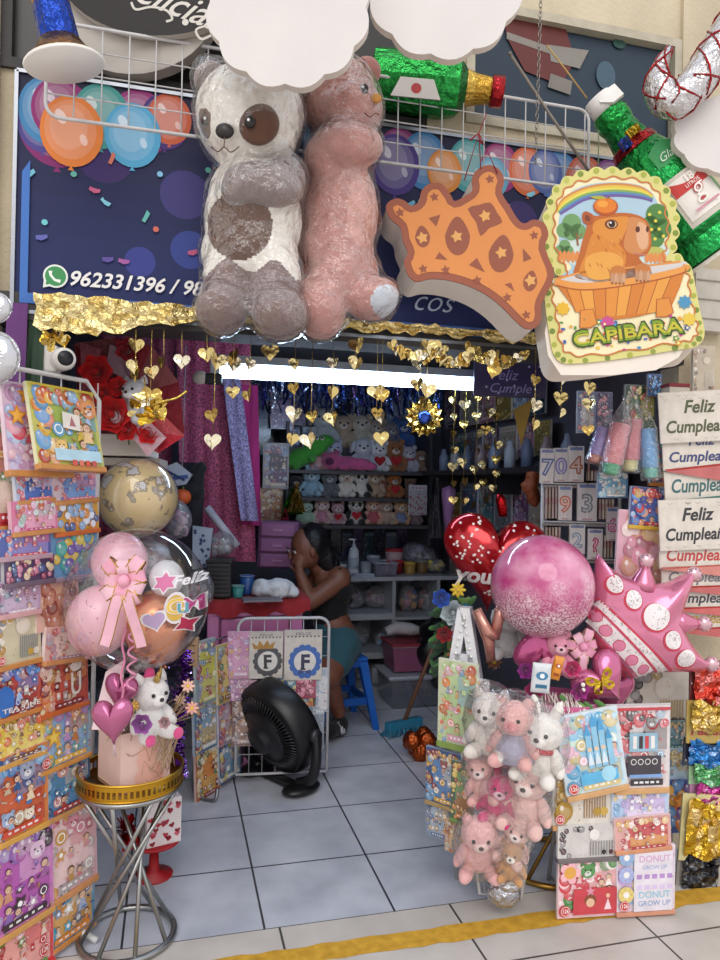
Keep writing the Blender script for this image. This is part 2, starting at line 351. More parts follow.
def yband():
    mb = MB(); n = 60; random.seed(4); vs = []
    for i in range(n+1):
        x = -.35+3.2*i/n; vs += [(x, 2.232+random.uniform(-.006, .006), .0012), (x, 2.318+random.uniform(-.006, .006), .0012)]
    mb.add(vs, [(2*i, 2*i+2, 2*i+3, 2*i+1) for i in range(n)], '#ffffff'); me = mb.mesh('trim_floor_line'); me.materials.append(m_yel)
    o = bpy.data.objects.new('trim_1', me); C.objects.link(o); o['kind'] = 'structure'
yband()
sbox('wall_left', WL-.1, WL, 2.72, WB, 0, 2.42, m_in); sbox('wall_right', WR, WR+.1, 2.72, WB, 0, 2.42, m_in)
sbox('wall_back', WL, WR, WB, WB+.1, 0, 2.42, m_in); sbox('ceiling', WL-.1, WR+.1, 2.72, WB+.1, 2.42, 2.5, m_ceil)
FY = 2.62                                           # the street face of the facade
sbox('wall_front_left', -6, -.58, FY-.04, FY+.1, 0, 4.2, m_out)
sbox('wall_front_right', 2.06, 6, FY-.02, FY+.1, 0, 4.2, m_out)
sbox('wall_front_lintel', -.58, 2.06, FY, FY+.1, 2.12, 2.875, m_out)
sbox('wall_front_top', -.58, 2.06, FY, FY+.1, 3.42, 4.2, m_out)
sbox('wall_front_middle', .92, 1.08, FY, FY+.1, 2.875, 3.42, m_out); sbox('wall_front_sill', 1.08, 2.06, FY, FY+.1, 2.875, 2.93, m_out)
sbox('trim_2', -.58, 2.06, FY-.05, FY+.12, 2.03, 2.12, m_dark)      # the shutter housing over the opening
def window(name, x0, x1, z0, z1, gcol, fm=None):
    f = MB(); t = .035
    for a in ((x0, x1, z0, z0+t), (x0, x1, z1-t, z1), (x0, x0+t, z0+t, z1-t), (x1-t, x1, z0+t, z1-t)):
        f.box(((a[0]+a[1])/2, FY+.02, (a[2]+a[3])/2), (a[1]-a[0], .07, a[3]-a[2]), '#ffffff')
    me = f.mesh(name); me.materials.append(fm or m_frame); o = bpy.data.objects.new(name, me); C.objects.link(o); o['kind'] = 'structure'
    g = MB(); g.box(((x0+x1)/2, FY+.03, (z0+z1)/2), (x1-x0-.06, .006, z1-z0-.06), gcol); part('window_glass', g, 'plastic', o)
    return o
window('window_1', 1.08, 2.06, 2.93, 3.42, '#1d2a3a'); window('window_2', -.58, .92, 2.875, 3.42, '#221e1b', m_dark)
# ================================================================== things over the opening
class At:                                # a working frame at a point, turned to face the eye; u() gives local metres
    def __init__(s, px, py, Y, face=True):
        s.c = (px, py); s.Y = Y; s.o = aty(px, py, Y); s.s = (Y/ray(px, py)[1])/FOC; s.rz = -YAW if face else 0.0; s.ry = ROLL if face else 0.0
    def u(s, px, py, d=0.0):
        if not s.rz: return ((px-s.c[0])*s.s, -d, -(py-s.c[1])*s.s)
        k = 1-d/(s.s*FOC); return (((px-360)*k-(s.c[0]-360))*s.s, -d, -((py-480)*k-(s.c[1]-480))*s.s)
    def xz(s, px, py): return ((px-s.c[0])*s.s, -(py-s.c[1])*s.s)
    def px(s, c): k = 1+c.y/(s.s*FOC); return (360+(c.x/s.s+s.c[0]-360)/k, 480+(-c.z/s.s+s.c[1]-480)/k)
    def thing(s, name, label, cat, group=None): return thing(name, label, cat, s.o, s.rz, group, 0.0, s.ry)
    def solo(s, name, mb, fin, label, cat, group=None, kind=None): return solo(name, mb, fin, label, cat, s.o, s.rz, group, 0.0, s.ry, kind)
def inset(pts, d):
    n = len(pts); A = sum(pts[i][0]*pts[(i+1) % n][1]-pts[(i+1) % n][0]*pts[i][1] for i in range(n)); sg = 1 if A > 0 else -1; o = []
    for i in range(n):
        a, b = pts[i-1], pts[(i+1) % n]; t = Vector((b[0]-a[0], b[1]-a[1])); t = t.normalized() if t.length > 0 else Vector((1, 0))
        o.append((pts[i][0]-t.y*d*sg, pts[i][1]+t.x*d*sg))
    return o
def prism(mb, pts, d, front, side, sh=(0, 0)):           # extrude() whose back may sit off to one side
    k = len(mb.v); mb.extrude(pts, d, front, side)
    n = len(pts)
    for i in range(k+n, k+2*n): v = mb.v[i]; mb.v[i] = (v[0]+sh[0], v[1], v[2]+sh[1])
    return mb
def scallop(cx, cz, rx, rz, n, k=.09, m=7, a0=0.0):
    o = []
    for i in range(n):
        for j in range(m):
            a = a0+2*PI*(i+j/m)/n; q = 1+k*math.sin(PI*j/m); o.append((cx+rx*q*math.cos(a), cz+rz*q*math.sin(a)))
    return o
# ---- the printed banner
S0 = aty(300, 200, 2.575)
def SG(px, py): p = aty(px, py, 2.575); return (p.x-S0.x, p.z-S0.z)
def sg_r(r): return r*scale_at(2.575)
def shop_sign():
    t = thing('shop_sign', 'navy blue banner sign with balloons, confetti and a phone number above the shop opening', 'sign', S0)
    x0, z0 = SG(12, 311); x1 = SG(622, 200)[0]; z1 = SG(12, 70)[1]; mb = MB()
    mb.box(((x0+x1)/2, .012, (z0+z1)/2), (x1-x0, .02, z1-z0), '#232a55')
    n = 12
    for i in range(n):
        a, b = z0+(z1-z0)*i/n, z0+(z1-z0)*(i+1)/n
        mb.poly([(x0+.01, a), (x1-.01, a), (x1-.01, b), (x0+.01, b)], mixc('#17255c', '#111232', i/(n-1)), .0005)
    rr = random.Random(5)
    for (px, py, r, c) in ((185, 195, 23, '#38336f'), (105, 155, 26, '#35205c'), (140, 262, 14, '#333a86'), (190, 250, 18, '#2f3f86'), (450, 250, 24, '#2a356f'), (520, 220, 20, '#382a63'), (330, 230, 30, '#2c3c80')):
        x, z = SG(px, py); mb.disc(x, z, sg_r(r), c, .0008, 24)
    B = [(20, 88, 34, '#7c1f63'), (17, 120, 22, '#4a3f86'), (50, 80, 26, '#3d7fae'), (60, 92, 24, '#8a2468'), (140, 98, 27, '#8c2a6e'), (165, 122, 22, '#44296e'), (170, 100, 20, '#c25b3a'), (102, 95, 25, '#3f8f8a'),
         (400, 130, 22, '#7f2e6a'), (425, 128, 25, '#3a75a8'), (395, 165, 26, '#45327a'), (470, 132, 24, '#3f8d92'), (500, 145, 22, '#8c2a66'), (528, 138, 22, '#c8643a'), (560, 140, 24, '#3b6ea0'), (545, 165, 20, '#4d5f98'), (585, 160, 24, '#b4553c'), (610, 168, 24, '#6a2d6c'),
         (72, 132, 27, '#d97a33'), (133, 136, 25, '#4f9fc6'), (444, 172, 19, '#cf8437'), (492, 178, 18, '#5f9db8'), (350, 120, 24, '#7f2e6a'), (325, 140, 22, '#3d7fae')]
    for k, (px, py, r, c) in enumerate(B):
        x, z = SG(px, py); R_ = sg_r(r); o = .0012+.00025*k
        if z+R_*1.2 > z1: z = z1-R_*1.22
        if x-R_ < x0: x = x0+R_*1.02
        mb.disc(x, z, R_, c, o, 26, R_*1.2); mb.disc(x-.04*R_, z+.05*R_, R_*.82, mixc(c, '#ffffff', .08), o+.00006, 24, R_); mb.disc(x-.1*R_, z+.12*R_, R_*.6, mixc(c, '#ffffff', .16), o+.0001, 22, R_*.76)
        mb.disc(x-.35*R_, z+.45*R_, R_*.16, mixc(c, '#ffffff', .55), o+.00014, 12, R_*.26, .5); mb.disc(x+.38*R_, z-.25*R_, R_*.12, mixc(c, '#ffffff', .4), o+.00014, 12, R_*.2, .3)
        mb.poly([(x-.1*R_, z-1.32*R_), (x+.1*R_, z-1.32*R_), (x, z-1.15*R_)], c, o+.0001)
    for px, py, a, c in ((30, 175, .6, '#6fb4c9'), (95, 191, -.3, '#c05a80'), (106, 203, -.7, '#7ec3d6'), (112, 160, 1.2, '#c8715a'), (146, 218, 1.1, '#63b0a8'), (42, 238, .1, '#5d62a8'), (124, 262, -.2, '#a05a9a'), (108, 260, 0, '#5b4c97'), (193, 253, .2, '#b3557a'), (455, 232, .5, '#7a8db0'), (410, 205, .5, '#6fb4c9'), (505, 205, -.5, '#c05a80'), (530, 195, .3, '#7ec3d6')):
        x, z = SG(px, py); mb.poly([(x-.018*math.cos(a)-.006*math.sin(a), z-.018*math.sin(a)+.006*math.cos(a)), (x-.018*math.cos(a)+.006*math.sin(a), z-.018*math.sin(a)-.006*math.cos(a)), (x+.006*math.sin(a), z-.011*math.cos(a)), (x+.018*math.cos(a)+.006*math.sin(a), z+.018*math.sin(a)-.002), (x+.018*math.cos(a)-.006*math.sin(a), z+.018*math.sin(a)+.009), (x-.004, z+.007)], c, .008)
    for px, py, c in ((45, 223, '#6cc0c4'), (156, 230, '#d06a5a'), (74, 175, '#5fa89a'), (160, 175, '#7fb6d8'), (208, 171, '#5fa89a')):
        x, z = SG(px, py); mb.disc(x, z, .01, c, .008, 12)
    # pale blue border line inside the edge
    xa = SG(22, 200)[0]; xb = SG(30, 200)[0]; za = z0+.028; zb = za+.034
    mb.poly([(xa, za), (xb, za), (xb, z0+.5), (xa, z0+.46)], '#3f6fb8', .0095); mb.poly([(xa, za), (x1-.05, za), (x1-.05, zb), (xb, zb)], '#3d6cb5', .0096)
    # writing
    x, z = SG(68, 286); h = sg_r(13.3); mb.text('962331396 / 987654', x, z+.002, h, '#e9e6e2', .0105, .28, .03, align='LEFT')
    x, z = SG(56, 277); r = sg_r(10.5)
    mb.disc(x, z, r, '#e4e8e0', .010, 26); mb.poly([(x-r*.98, z-r*1.05), (x-r*.1, z-r*.8), (x-r*.9, z-r*.1)], '#e4e8e0', .0101); mb.disc(x, z, r*.84, '#3f8f55', .0103, 26); mb.poly([(x-r*.76, z-r*.8), (x-r*.1, z-r*.6), (x-r*.7, z-r*.1)], '#3f8f55', .0104)
    mb.line([(x-r*.42, z+r*.42), (x-r*.38, z+r*.05), (x-r*.05, z-r*.33), (x+r*.4, z-r*.42)], [r*.3, r*.2, r*.2, r*.3], '#eef2ea', .0107)
    x, z = SG(410, 307); mb.text('cos', x, z-.012, sg_r(23), '#b9c4da', .0105, .45, -.012, align='LEFT')
    part('printed_panel', mb, 'card', t)
    e = MB()
    for a in ((x0-.006, x0+.006, z0, z1), (x1-.006, x1+.006, z0, z1), (x0, x1, z0-.006, z0+.006), (x0, x1, z1-.006, z1+.006)): e.box(((a[0]+a[1])/2, .008, (a[2]+a[3])/2), (a[1]-a[0], .034, a[3]-a[2]), '#8d9198')
    part('edge_trim', e, 'metal', t)
shop_sign()
# ---- poster behind the window glass (a red coat with white trim)
def poster():
    f = At(570, 55, 2.638, False); mb = MB(); q = lambda L: [f.xz(*p) for p in L]
    mb.box((1.57-f.o.x, .004, 3.175-f.o.z), (.88, .006, .40), '#1d3040')
    mb.poly(q([(495, 20), (515, 5), (560, 20), (575, 60), (560, 88), (520, 80), (500, 50)]), '#5f241f', .006); mb.poly(q([(500, 45), (570, 55), (570, 62), (500, 52)]), '#857d75', .007)
    mb.poly(q([(545, 50), (590, 48), (580, 68), (548, 66)]), '#857f78', .0075); mb.poly(q([(548, 78), (572, 82), (570, 96), (545, 92)]), '#7a746c', .0075)
    mb.disc(*f.xz(610, 70), .045, '#3f5768', .0065, 20, .06); mb.disc(*f.xz(625, 35), .03, '#244a42', .0065, 16, .02); mb.rect(*f.xz(600, 25), .07, .03, '#2a525f', .0066)
    f.solo('window_poster', mb, 'paper', 'faded poster of a red coat with white trim behind the upper right window', 'poster')
poster()
# ---- long white wire grid hung in front of the banner
def wire_panel(name, t, pts_w, h_, r=.006, rw=.0025, dx=.085, nz=4, col='#c9c7c6', fin='paint'):
    W = pts_w; mb = MB(); k = .045; o = []
    for cx, cz, a0 in ((W-k, h_-k, 0), (k, h_-k, PI/2), (k, k, PI), (W-k, k, 1.5*PI)): o += [(p[0], 0, p[1]) for p in arc((cx, cz), k, a0, a0+PI/2, 5)]
    mb.tube(o, r, col, 8, True); part('rim', mb, fin, t)
    wz = MB(); n = int(W/dx)
    for i in range(1, n+1): wz.tube([(i*dx, 0, 0), (i*dx, 0, h_)], rw, col, 6)
    for j in range(1, nz): wz.tube([(0, rw*2, h_*j/nz), (W, rw*2, h_*j/nz)], rw, col, 6)
    part('wire_mesh', wz, fin, t); return t
a = aty(45, 128, 2.5); b = aty(588, 178, 2.5); c_ = aty(375, 75, 2.5); d_ = aty(375, 161, 2.5)
t = thing('wire_grid_panel', 'long white wire grid panel hung in front of the blue banner', 'wire rack', (a.x, 2.5, d_.z)); wire_panel('wire_grid_panel', t, b.x-a.x, c_.z-d_.z)
# ---- chain and rod
def chain():
    f = At(541, -5, 2.42); mb = MB(); n = 34; L = 172*f.s/n
    for i in range(n):
        o = [(.006*math.cos(2*PI*k/10), 0, .011*math.sin(2*PI*k/10)) for k in range(10)]
        mb.tube(o, .0017, '#8b857d', 6, True, M=loc(0, 0, -L*i) @ rot(PI/2*(i % 2)+.3, 'Z'))
    f.solo('hanging_chain', mb, 'metal', 'thin steel chain hanging in front of the upper right window', 'chain')
    f = At(550, 115, 2.46); mb = MB(); mb.tube([f.u(508, 55), f.u(548, 112), f.u(592, 172)], .006, '#7d7369', 8); mb.ell(f.u(508, 55), .009, '#6b635b', 8, 6)
    f.solo('support_rod', mb, 'paint', 'grey diagonal support rod beside the hanging chain', 'rod')
    f = At(545, 65, 2.5); mb = MB(); mb.tube([f.u(546, 45), f.u(565, 68), f.u(588, 97)], .003, '#b9975a', 6); f.solo('yellow_cord', mb, 'fabric', 'thin yellow cord slanting across the upper right window', 'cord')
chain()
# ---- black oval sign
def oval_sign():
    f = At(150, 0, 2.53); t = f.thing('oval_sign', 'black oval sign with white script lettering at the top left', 'sign'); q = f.xz
    mb = MB(); prism(mb, [q(132+88*math.cos(2*PI*k/40), -5+80*math.sin(2*PI*k/40)) for k in range(40)], .05, '#b5aea6', '#9a938b'); part('backing', mb, 'card', t)
    mb = MB(); prism(mb, [(x, z) for x, z in [q(158+98*math.cos(2*PI*k/40), -24+66*math.sin(2*PI*k/40)) for k in range(40)]], .03, '#262120', '#c3bcb3')
    mb.v = [(x, y-.035, z) for x, y, z in mb.v]
    mb.text('Delicias', *q(164, 17), 26*f.s, '#d6d0c6', .0365, .5, .01, a=-.33)
    mb.line([q(*p) for p in spline([(135, 10), (140, 17), (155, 14), (170, 17), (176, 25), (170, 28)], 5)], .008, '#cfc9bf', .0366); mb.disc(*q(189, 28), .011, '#d6d0c6', .0366); mb.line([q(*p) for p in spline([(212, 30), (200, 35), (205, 44), (215, 40)], 5)], .008, '#cfc9bf', .0366)
    part('lettered_face', mb, 'card', t)
oval_sign()
# ---- hanging piñatas
def white_pinata(px, py, Y, rx, rz, n, label, body=None, th=.03):
    f = At(px, py, Y); t = f.thing('pinata', label, 'piñata', 'paper piñatas hung over the opening'); mb = MB(); prism(mb, scallop(0, 0, rx*f.s, rz*f.s, n, .07), th, '#d8d2ce', '#d9d2c9'); part('card_back', mb, 'card', t)
    k = MB(); k.tube([f.u(px-4, py-rz-5, -.03), f.u(px, py-rz-60, -.03)], .002, '#b8b0a8', 6); part('hanging_string', k, 'fabric', t)
    if body: body(f, t)
    return t
white_pinata(288, 4, 2.02, 78, 80, 12, 'large white scalloped piñata back hanging in front of the panda plush')
white_pinata(444, -23, 2.02, 76, 78, 11, 'white scalloped piñata back hanging right above the wire grid panel')
def silver_body(f, t):
    mb = MB(); P = spline([f.u(760, -20, .02), f.u(735, 20, .03), f.u(712, 58, .05), f.u(690, 90, .06), f.u(668, 105, .06), f.u(656, 80, .06), f.u(668, 48, .06)], 5); n = len(P); rr = [(.075-.03*i/n)*(1 if i < n*.75 else max(.12, 1-(i-n*.75)/(n*.25))) for i in range(n)]
    rr[-1] = .004; mb.tube(P, rr, '#c9c5c4', 14); part('silver_tail', mb, 'crinkle', t)
    r2 = MB(); rn = random.Random(2)
    for s in range(5):
        L = []
        for i in range(n):
            a = s*1.256+i*.55*(1 if s % 2 else -1); T = (P[min(i+1, n-1)]-P[max(i-1, 0)]).normalized(); u = T.orthogonal().normalized(); L.append(P[i]+(u*math.cos(a)+T.cross(u)*math.sin(a))*(rr[i]+.002))
        r2.tube(L, .0035, '#9c2b2e', 5)
    part('red_ribbon', r2, 'foil', t)
white_pinata(724, 134, 2.1, 48, 37, 10, 'white piñata back with a silver foil tail wound in red at the top right', silver_body)
def flared_pinata():
    f = At(65, 66, 2.25); t = thing('pinata', 'blue and gold foil bottle piñata on a flared white base at the top left', 'piñata', f.o, -YAW, 'paper piñatas hung over the opening', .12, -.2); s = f.s
    mb = MB(); mb.lathe([(0, .004), (38*s, 0), (39*s, .006), (37*s, .012)], ['#fbf8f3', '#fbf8f3', '#d8cfc0'], 28); part('white_base', mb, 'card', t)
    mb = MB(); mb.lathe([(36*s, .012), (26*s, .04), (20*s, .07)], '#6b4a2c', 24); mb.lathe([(20*s, .07), (18*s, .17)], '#1f3f9a', 14, sm=False); mb.lathe([(18*s, .17), (19*s, .24), (17*s, .3), (8*s, .36)], '#b07c1e', 14, sm=False); part('foil_body', mb, 'crinkle', t)
    k = MB(); k.tube([(0, 0, .36), (0, 0, .55)], .002, '#b8b0a8', 6); part('hanging_string', k, 'fabric', t)
flared_pinata()
def bottle_mb(L, R, segs, n=18, sm=False):
    mb = MB(); mb.lathe([(r*R, z*L) for z, r, c in segs], [c for z, r, c in segs][1:], n, sm=sm); return mb
def lying_bottle():
    f = At(420, 84, 2.56); t = thing('pinata', 'green and gold foil bottle piñata lying flat behind the wire grid', 'piñata', f.o, -YAW, 'paper piñatas hung over the opening', 0, PI/2+.08); s = f.s
    part('green_body', bottle_mb(90*s, 30*s, [(-.55, .7, ''), (-.52, .95, '#1f7a35'), (.25, 1, '#2c9a45'), (.42, .9, '#2c9a45'), (.52, .55, '#1d6a30')], 14), 'crinkle', t)
    part('gold_neck', bottle_mb(90*s, 30*s, [(.5, .6, ''), (.6, .5, '#c9a44a'), (.78, .42, '#b98f35'), (.8, .42, '#8a6a2a')], 14), 'crinkle', t)
    part('red_cap', bottle_mb(90*s, 30*s, [(.78, .4, ''), (.8, .5, '#a3262c'), (.92, .5, '#a3262c'), (.93, .1, '#a3262c')], 14, True), 'foil', t)
    m = MB(); prism(m, [(-28*s, -9*s), (20*s, -9*s), (12*s, 10*s), (-20*s, 10*s)], .006, '#cfcac3', '#8a857f'); m.disc(-4*s, 0, 5*s, '#b23a3a', .001, 14)
    part('paper_label', m, 'paper', t, None, loc(22*s*0+20*s, -31*s, 0) @ rot(-PI/2, 'Y') @ loc(0, 0, -2*s))
    part('hanging_wire', MB().tube([(-24*s, 0, -10*s), (-55*s, 0, -10*s)], .0015, '#777777', 5), 'metal', t)
lying_bottle()
def big_bottle():
    f = At(604, 108, 2.36); s = f.s; ax = Vector((112, 0, -143)); L = ax.length*s; ang = math.atan2(112, -143)     # from the cap down to the base
    t = thing('pinata', 'large green foil bottle piñata with white cap leaning at the upper right', 'piñata', f.o, -YAW, 'paper piñatas hung over the opening', 0.0, ang)
    part('green_body', bottle_mb(L, 1, [(.03, .058, ''), (.06, .066, '#1e8a3a'), (.10, .066, '#23943f'), (.14, .06, '#1e8a3a'), (.25, .072, '#1c7f38'), (.34, .098, '#1c7f38'), (.47, .132, '#1f8a3c'), (.52, .14, '#24984a'), (.84, .142, '#24984a'), (.88, .134, '#187032'), (.92, .142, '#24984a'), (.99, .142, '#2aa552'), (1, .13, '#187032')], 20), 'crinkle', t)
    part('white_cap', bottle_mb(L, 1, [(-.07, .03, ''), (-.068, .05, '#e8e4de'), (.03, .054, '#e8e4de'), (.032, .02, '#e8e4de')], 14, True), 'card', t)
    m = MB(); prism(m, [(-.045, -.03), (.03, -.036), (.048, .0), (.02, .038), (-.03, .035)], .012, '#e8e4de', '#d5cfc6'); part('cap_flap', m, 'card', t, None, loc(-.02, -.05, -.015) @ rot(.5, 'X'))
    part('red_band', bottle_mb(L, 1, [(.24, .074, ''), (.25, .08, '#8f2424'), (.29, .088, '#8f2424'), (.3, .08, '#8f2424')], 20), 'foil', t)
    m = MB(); m.box((.02, -.086, L*.22), (.05, .02, .03), '#d8b23a'); m.box((.06, -.07, L*.245), (.03, .03, .04), '#3a55b0'); part('bow', m, 'foil', t)
    def curved(x0, x1, z0, z1, R, col, d, n=10, top=None):      # a patch that lies round the bottle
        m = MB(); vs = []
        for i in range(n+1):
            a = -PI/2+(x0+(x1-x0)*i/n)/R
            zt = z0-(top or 0)*math.sin(PI*i/n); vs += [((R+d)*math.cos(a), (R+d)*math.sin(a), zt), ((R+d)*math.cos(a), (R+d)*math.sin(a), z1)]
        m.add(vs, [(2*i+1, 2*i+3, 2*i+2, 2*i) for i in range(n)], col); return m
    lb = curved(-.085, .085, L*.55, L*.83, .142, '#c9c2b4', .004); lb.merge(curved(-.072, .072, L*.57, L*.8, .142, '#e6dfd6', .006)); lb.merge(curved(-.07, .07, L*.57, L*.655, .142, '#c33a34', .0075, top=-.03))
    part('paper_label', lb, 'paper', t)
    tx = MB(); M_ = loc(0, -.153, 0) @ rot(PI, 'Y')
    tx.text('18', 0.0, -L*.615, .028, '#efe6dc', 0, 0, .02, M=M_); tx.text('LITROS', 0.0, -L*.64, .013, '#efe6dc', 0, 0, .01, M=M_); tx.text('g', 0, -L*.715, .075, '#b8343a', 0, .2, .03, M=M_); tx.text('g', 0, -L*.715, .075, '#f0e8df', .001, .2, -.01, M=M_); tx.rect(0, -L*.765, .1, .008, '#c98a9a', 0, M=M_)
    part('lettering', tx, 'paper', t)
    nk = curved(-.05, .05, L*.38, L*.5, .128, '#3f9a5a', .004, top=.02); nk.text('Glac', 0, -L*.455, .03, '#d9e6d6', 0, .4, .0, M=loc(0, -.136, 0) @ rot(PI, 'Y')); part('neck_label', nk, 'paper', t)
    part('base_card', bottle_mb(L, 1, [(1.0, .15, ''), (1.005, .17, '#d8d0c4'), (1.02, .17, '#d8d0c4'), (1.022, .1, '#d8d0c4')], 24), 'card', t)
big_bottle()
# ---- crown
def crown():
    f = At(465, 250, 2.3); t = f.thing('pinata', 'orange and brown cardboard crown piñata with flower cut-outs', 'piñata', 'paper piñatas hung over the opening')
    q = lambda u, v: f.xz(380+u/4, 160+v/4)
    O = [(18, 205), (28, 178), (60, 162), (95, 172), (118, 190), (150, 172), (158, 130), (190, 98), (238, 98), (275, 140), (292, 165), (330, 145), (362, 118), (358, 70), (382, 32), (425, 15), (468, 33), (488, 78), (480, 125), (515, 180), (548, 230), (575, 245), (610, 228), (655, 242), (672, 290), (660, 340), (700, 450), (655, 560), (655, 615), (640, 655), (600, 668), (560, 645), (480, 570), (400, 520), (300, 487), (210, 480), (150, 494), (112, 462), (98, 412), (112, 380), (90, 330), (78, 278), (40, 248)]
    P = [tuple(p) for p in spline([q(*p) for p in O], 3, True)]
    b = MB(); prism(b, [tuple(p) for p in inset(P, .004)], .13, '#d9d0c4', '#e9e2d8', (-.022, -.022)); b.v = [(x, y+.006, z) for x, y, z in b.v]; part('paper_body', b, 'card', t)
    m = MB(); m.extrude(P, .006, '#96543e', '#7d4431'); I = [tuple(p) for p in inset(P, .024)]; m.poly(I, '#d6894a', .0012)
    br = '#93523c'
    def drop(u, v, ru, rv, a=0.0):
        L = []
        for k in range(20): th = 2*PI*k/20; rr = 1-.22*max(0, math.cos(th))**3*0; x = ru*math.sin(th)*(1-.35*max(0, math.cos(th))); y = -rv*math.cos(th); L.append((u+x*math.cos(a)-y*math.sin(a), v+x*math.sin(a)+y*math.cos(a)))
        m.poly([q(*p) for p in L], br, .002)
    drop(168, 312, 30, 44, -.15); drop(308, 305, 50, 78, -.05); drop(485, 370, 50, 76, .1); drop(605, 475, 28, 42, .15)
    m.poly([q(*p) for p in spline([(345, 195), (390, 178), (435, 167), (462, 205), (485, 245), (435, 268), (400, 303), (382, 250)], 2, True)], br, .002)
    for T in (((190, 238), (237, 222), (222, 270)), ((222, 400), (237, 372), (272, 403)), ((358, 420), (388, 390), (422, 447)), ((570, 345), (607, 385), (575, 400)), ((503, 492), (528, 485), (543, 520))): m.poly([q(*p) for p in T], br, .002)
    for u, v in ((75, 220), (210, 152), (430, 73), (614, 292), (175, 442), (265, 443), (393, 480), (515, 545), (593, 612)): m.star(*q(u, v), 20/4*f.s, br, .002, 5, .5, .2)
    for u, v in ((168, 318), (305, 308), (485, 367), (415, 222), (605, 474)): m.star(*q(u, v), 26/4*f.s, '#dba15c', .003, 5, .55, .3)
    part('printed_face', m, 'card', t)
    k = MB(); k.tube([f.u(478, 168, .002), f.u(475, 132, .0), f.u(482, 112)], .002, '#8f2a30', 6); k.tube([f.u(495, 172, .002), f.u(475, 132), f.u(462, 180)], .0022, '#8f2a30', 6); k.tube([f.u(466, 140), f.u(475, 132), f.u(478, 143)], .003, '#a3333a', 6); part('hanging_string', k, 'fabric', t)
crown()
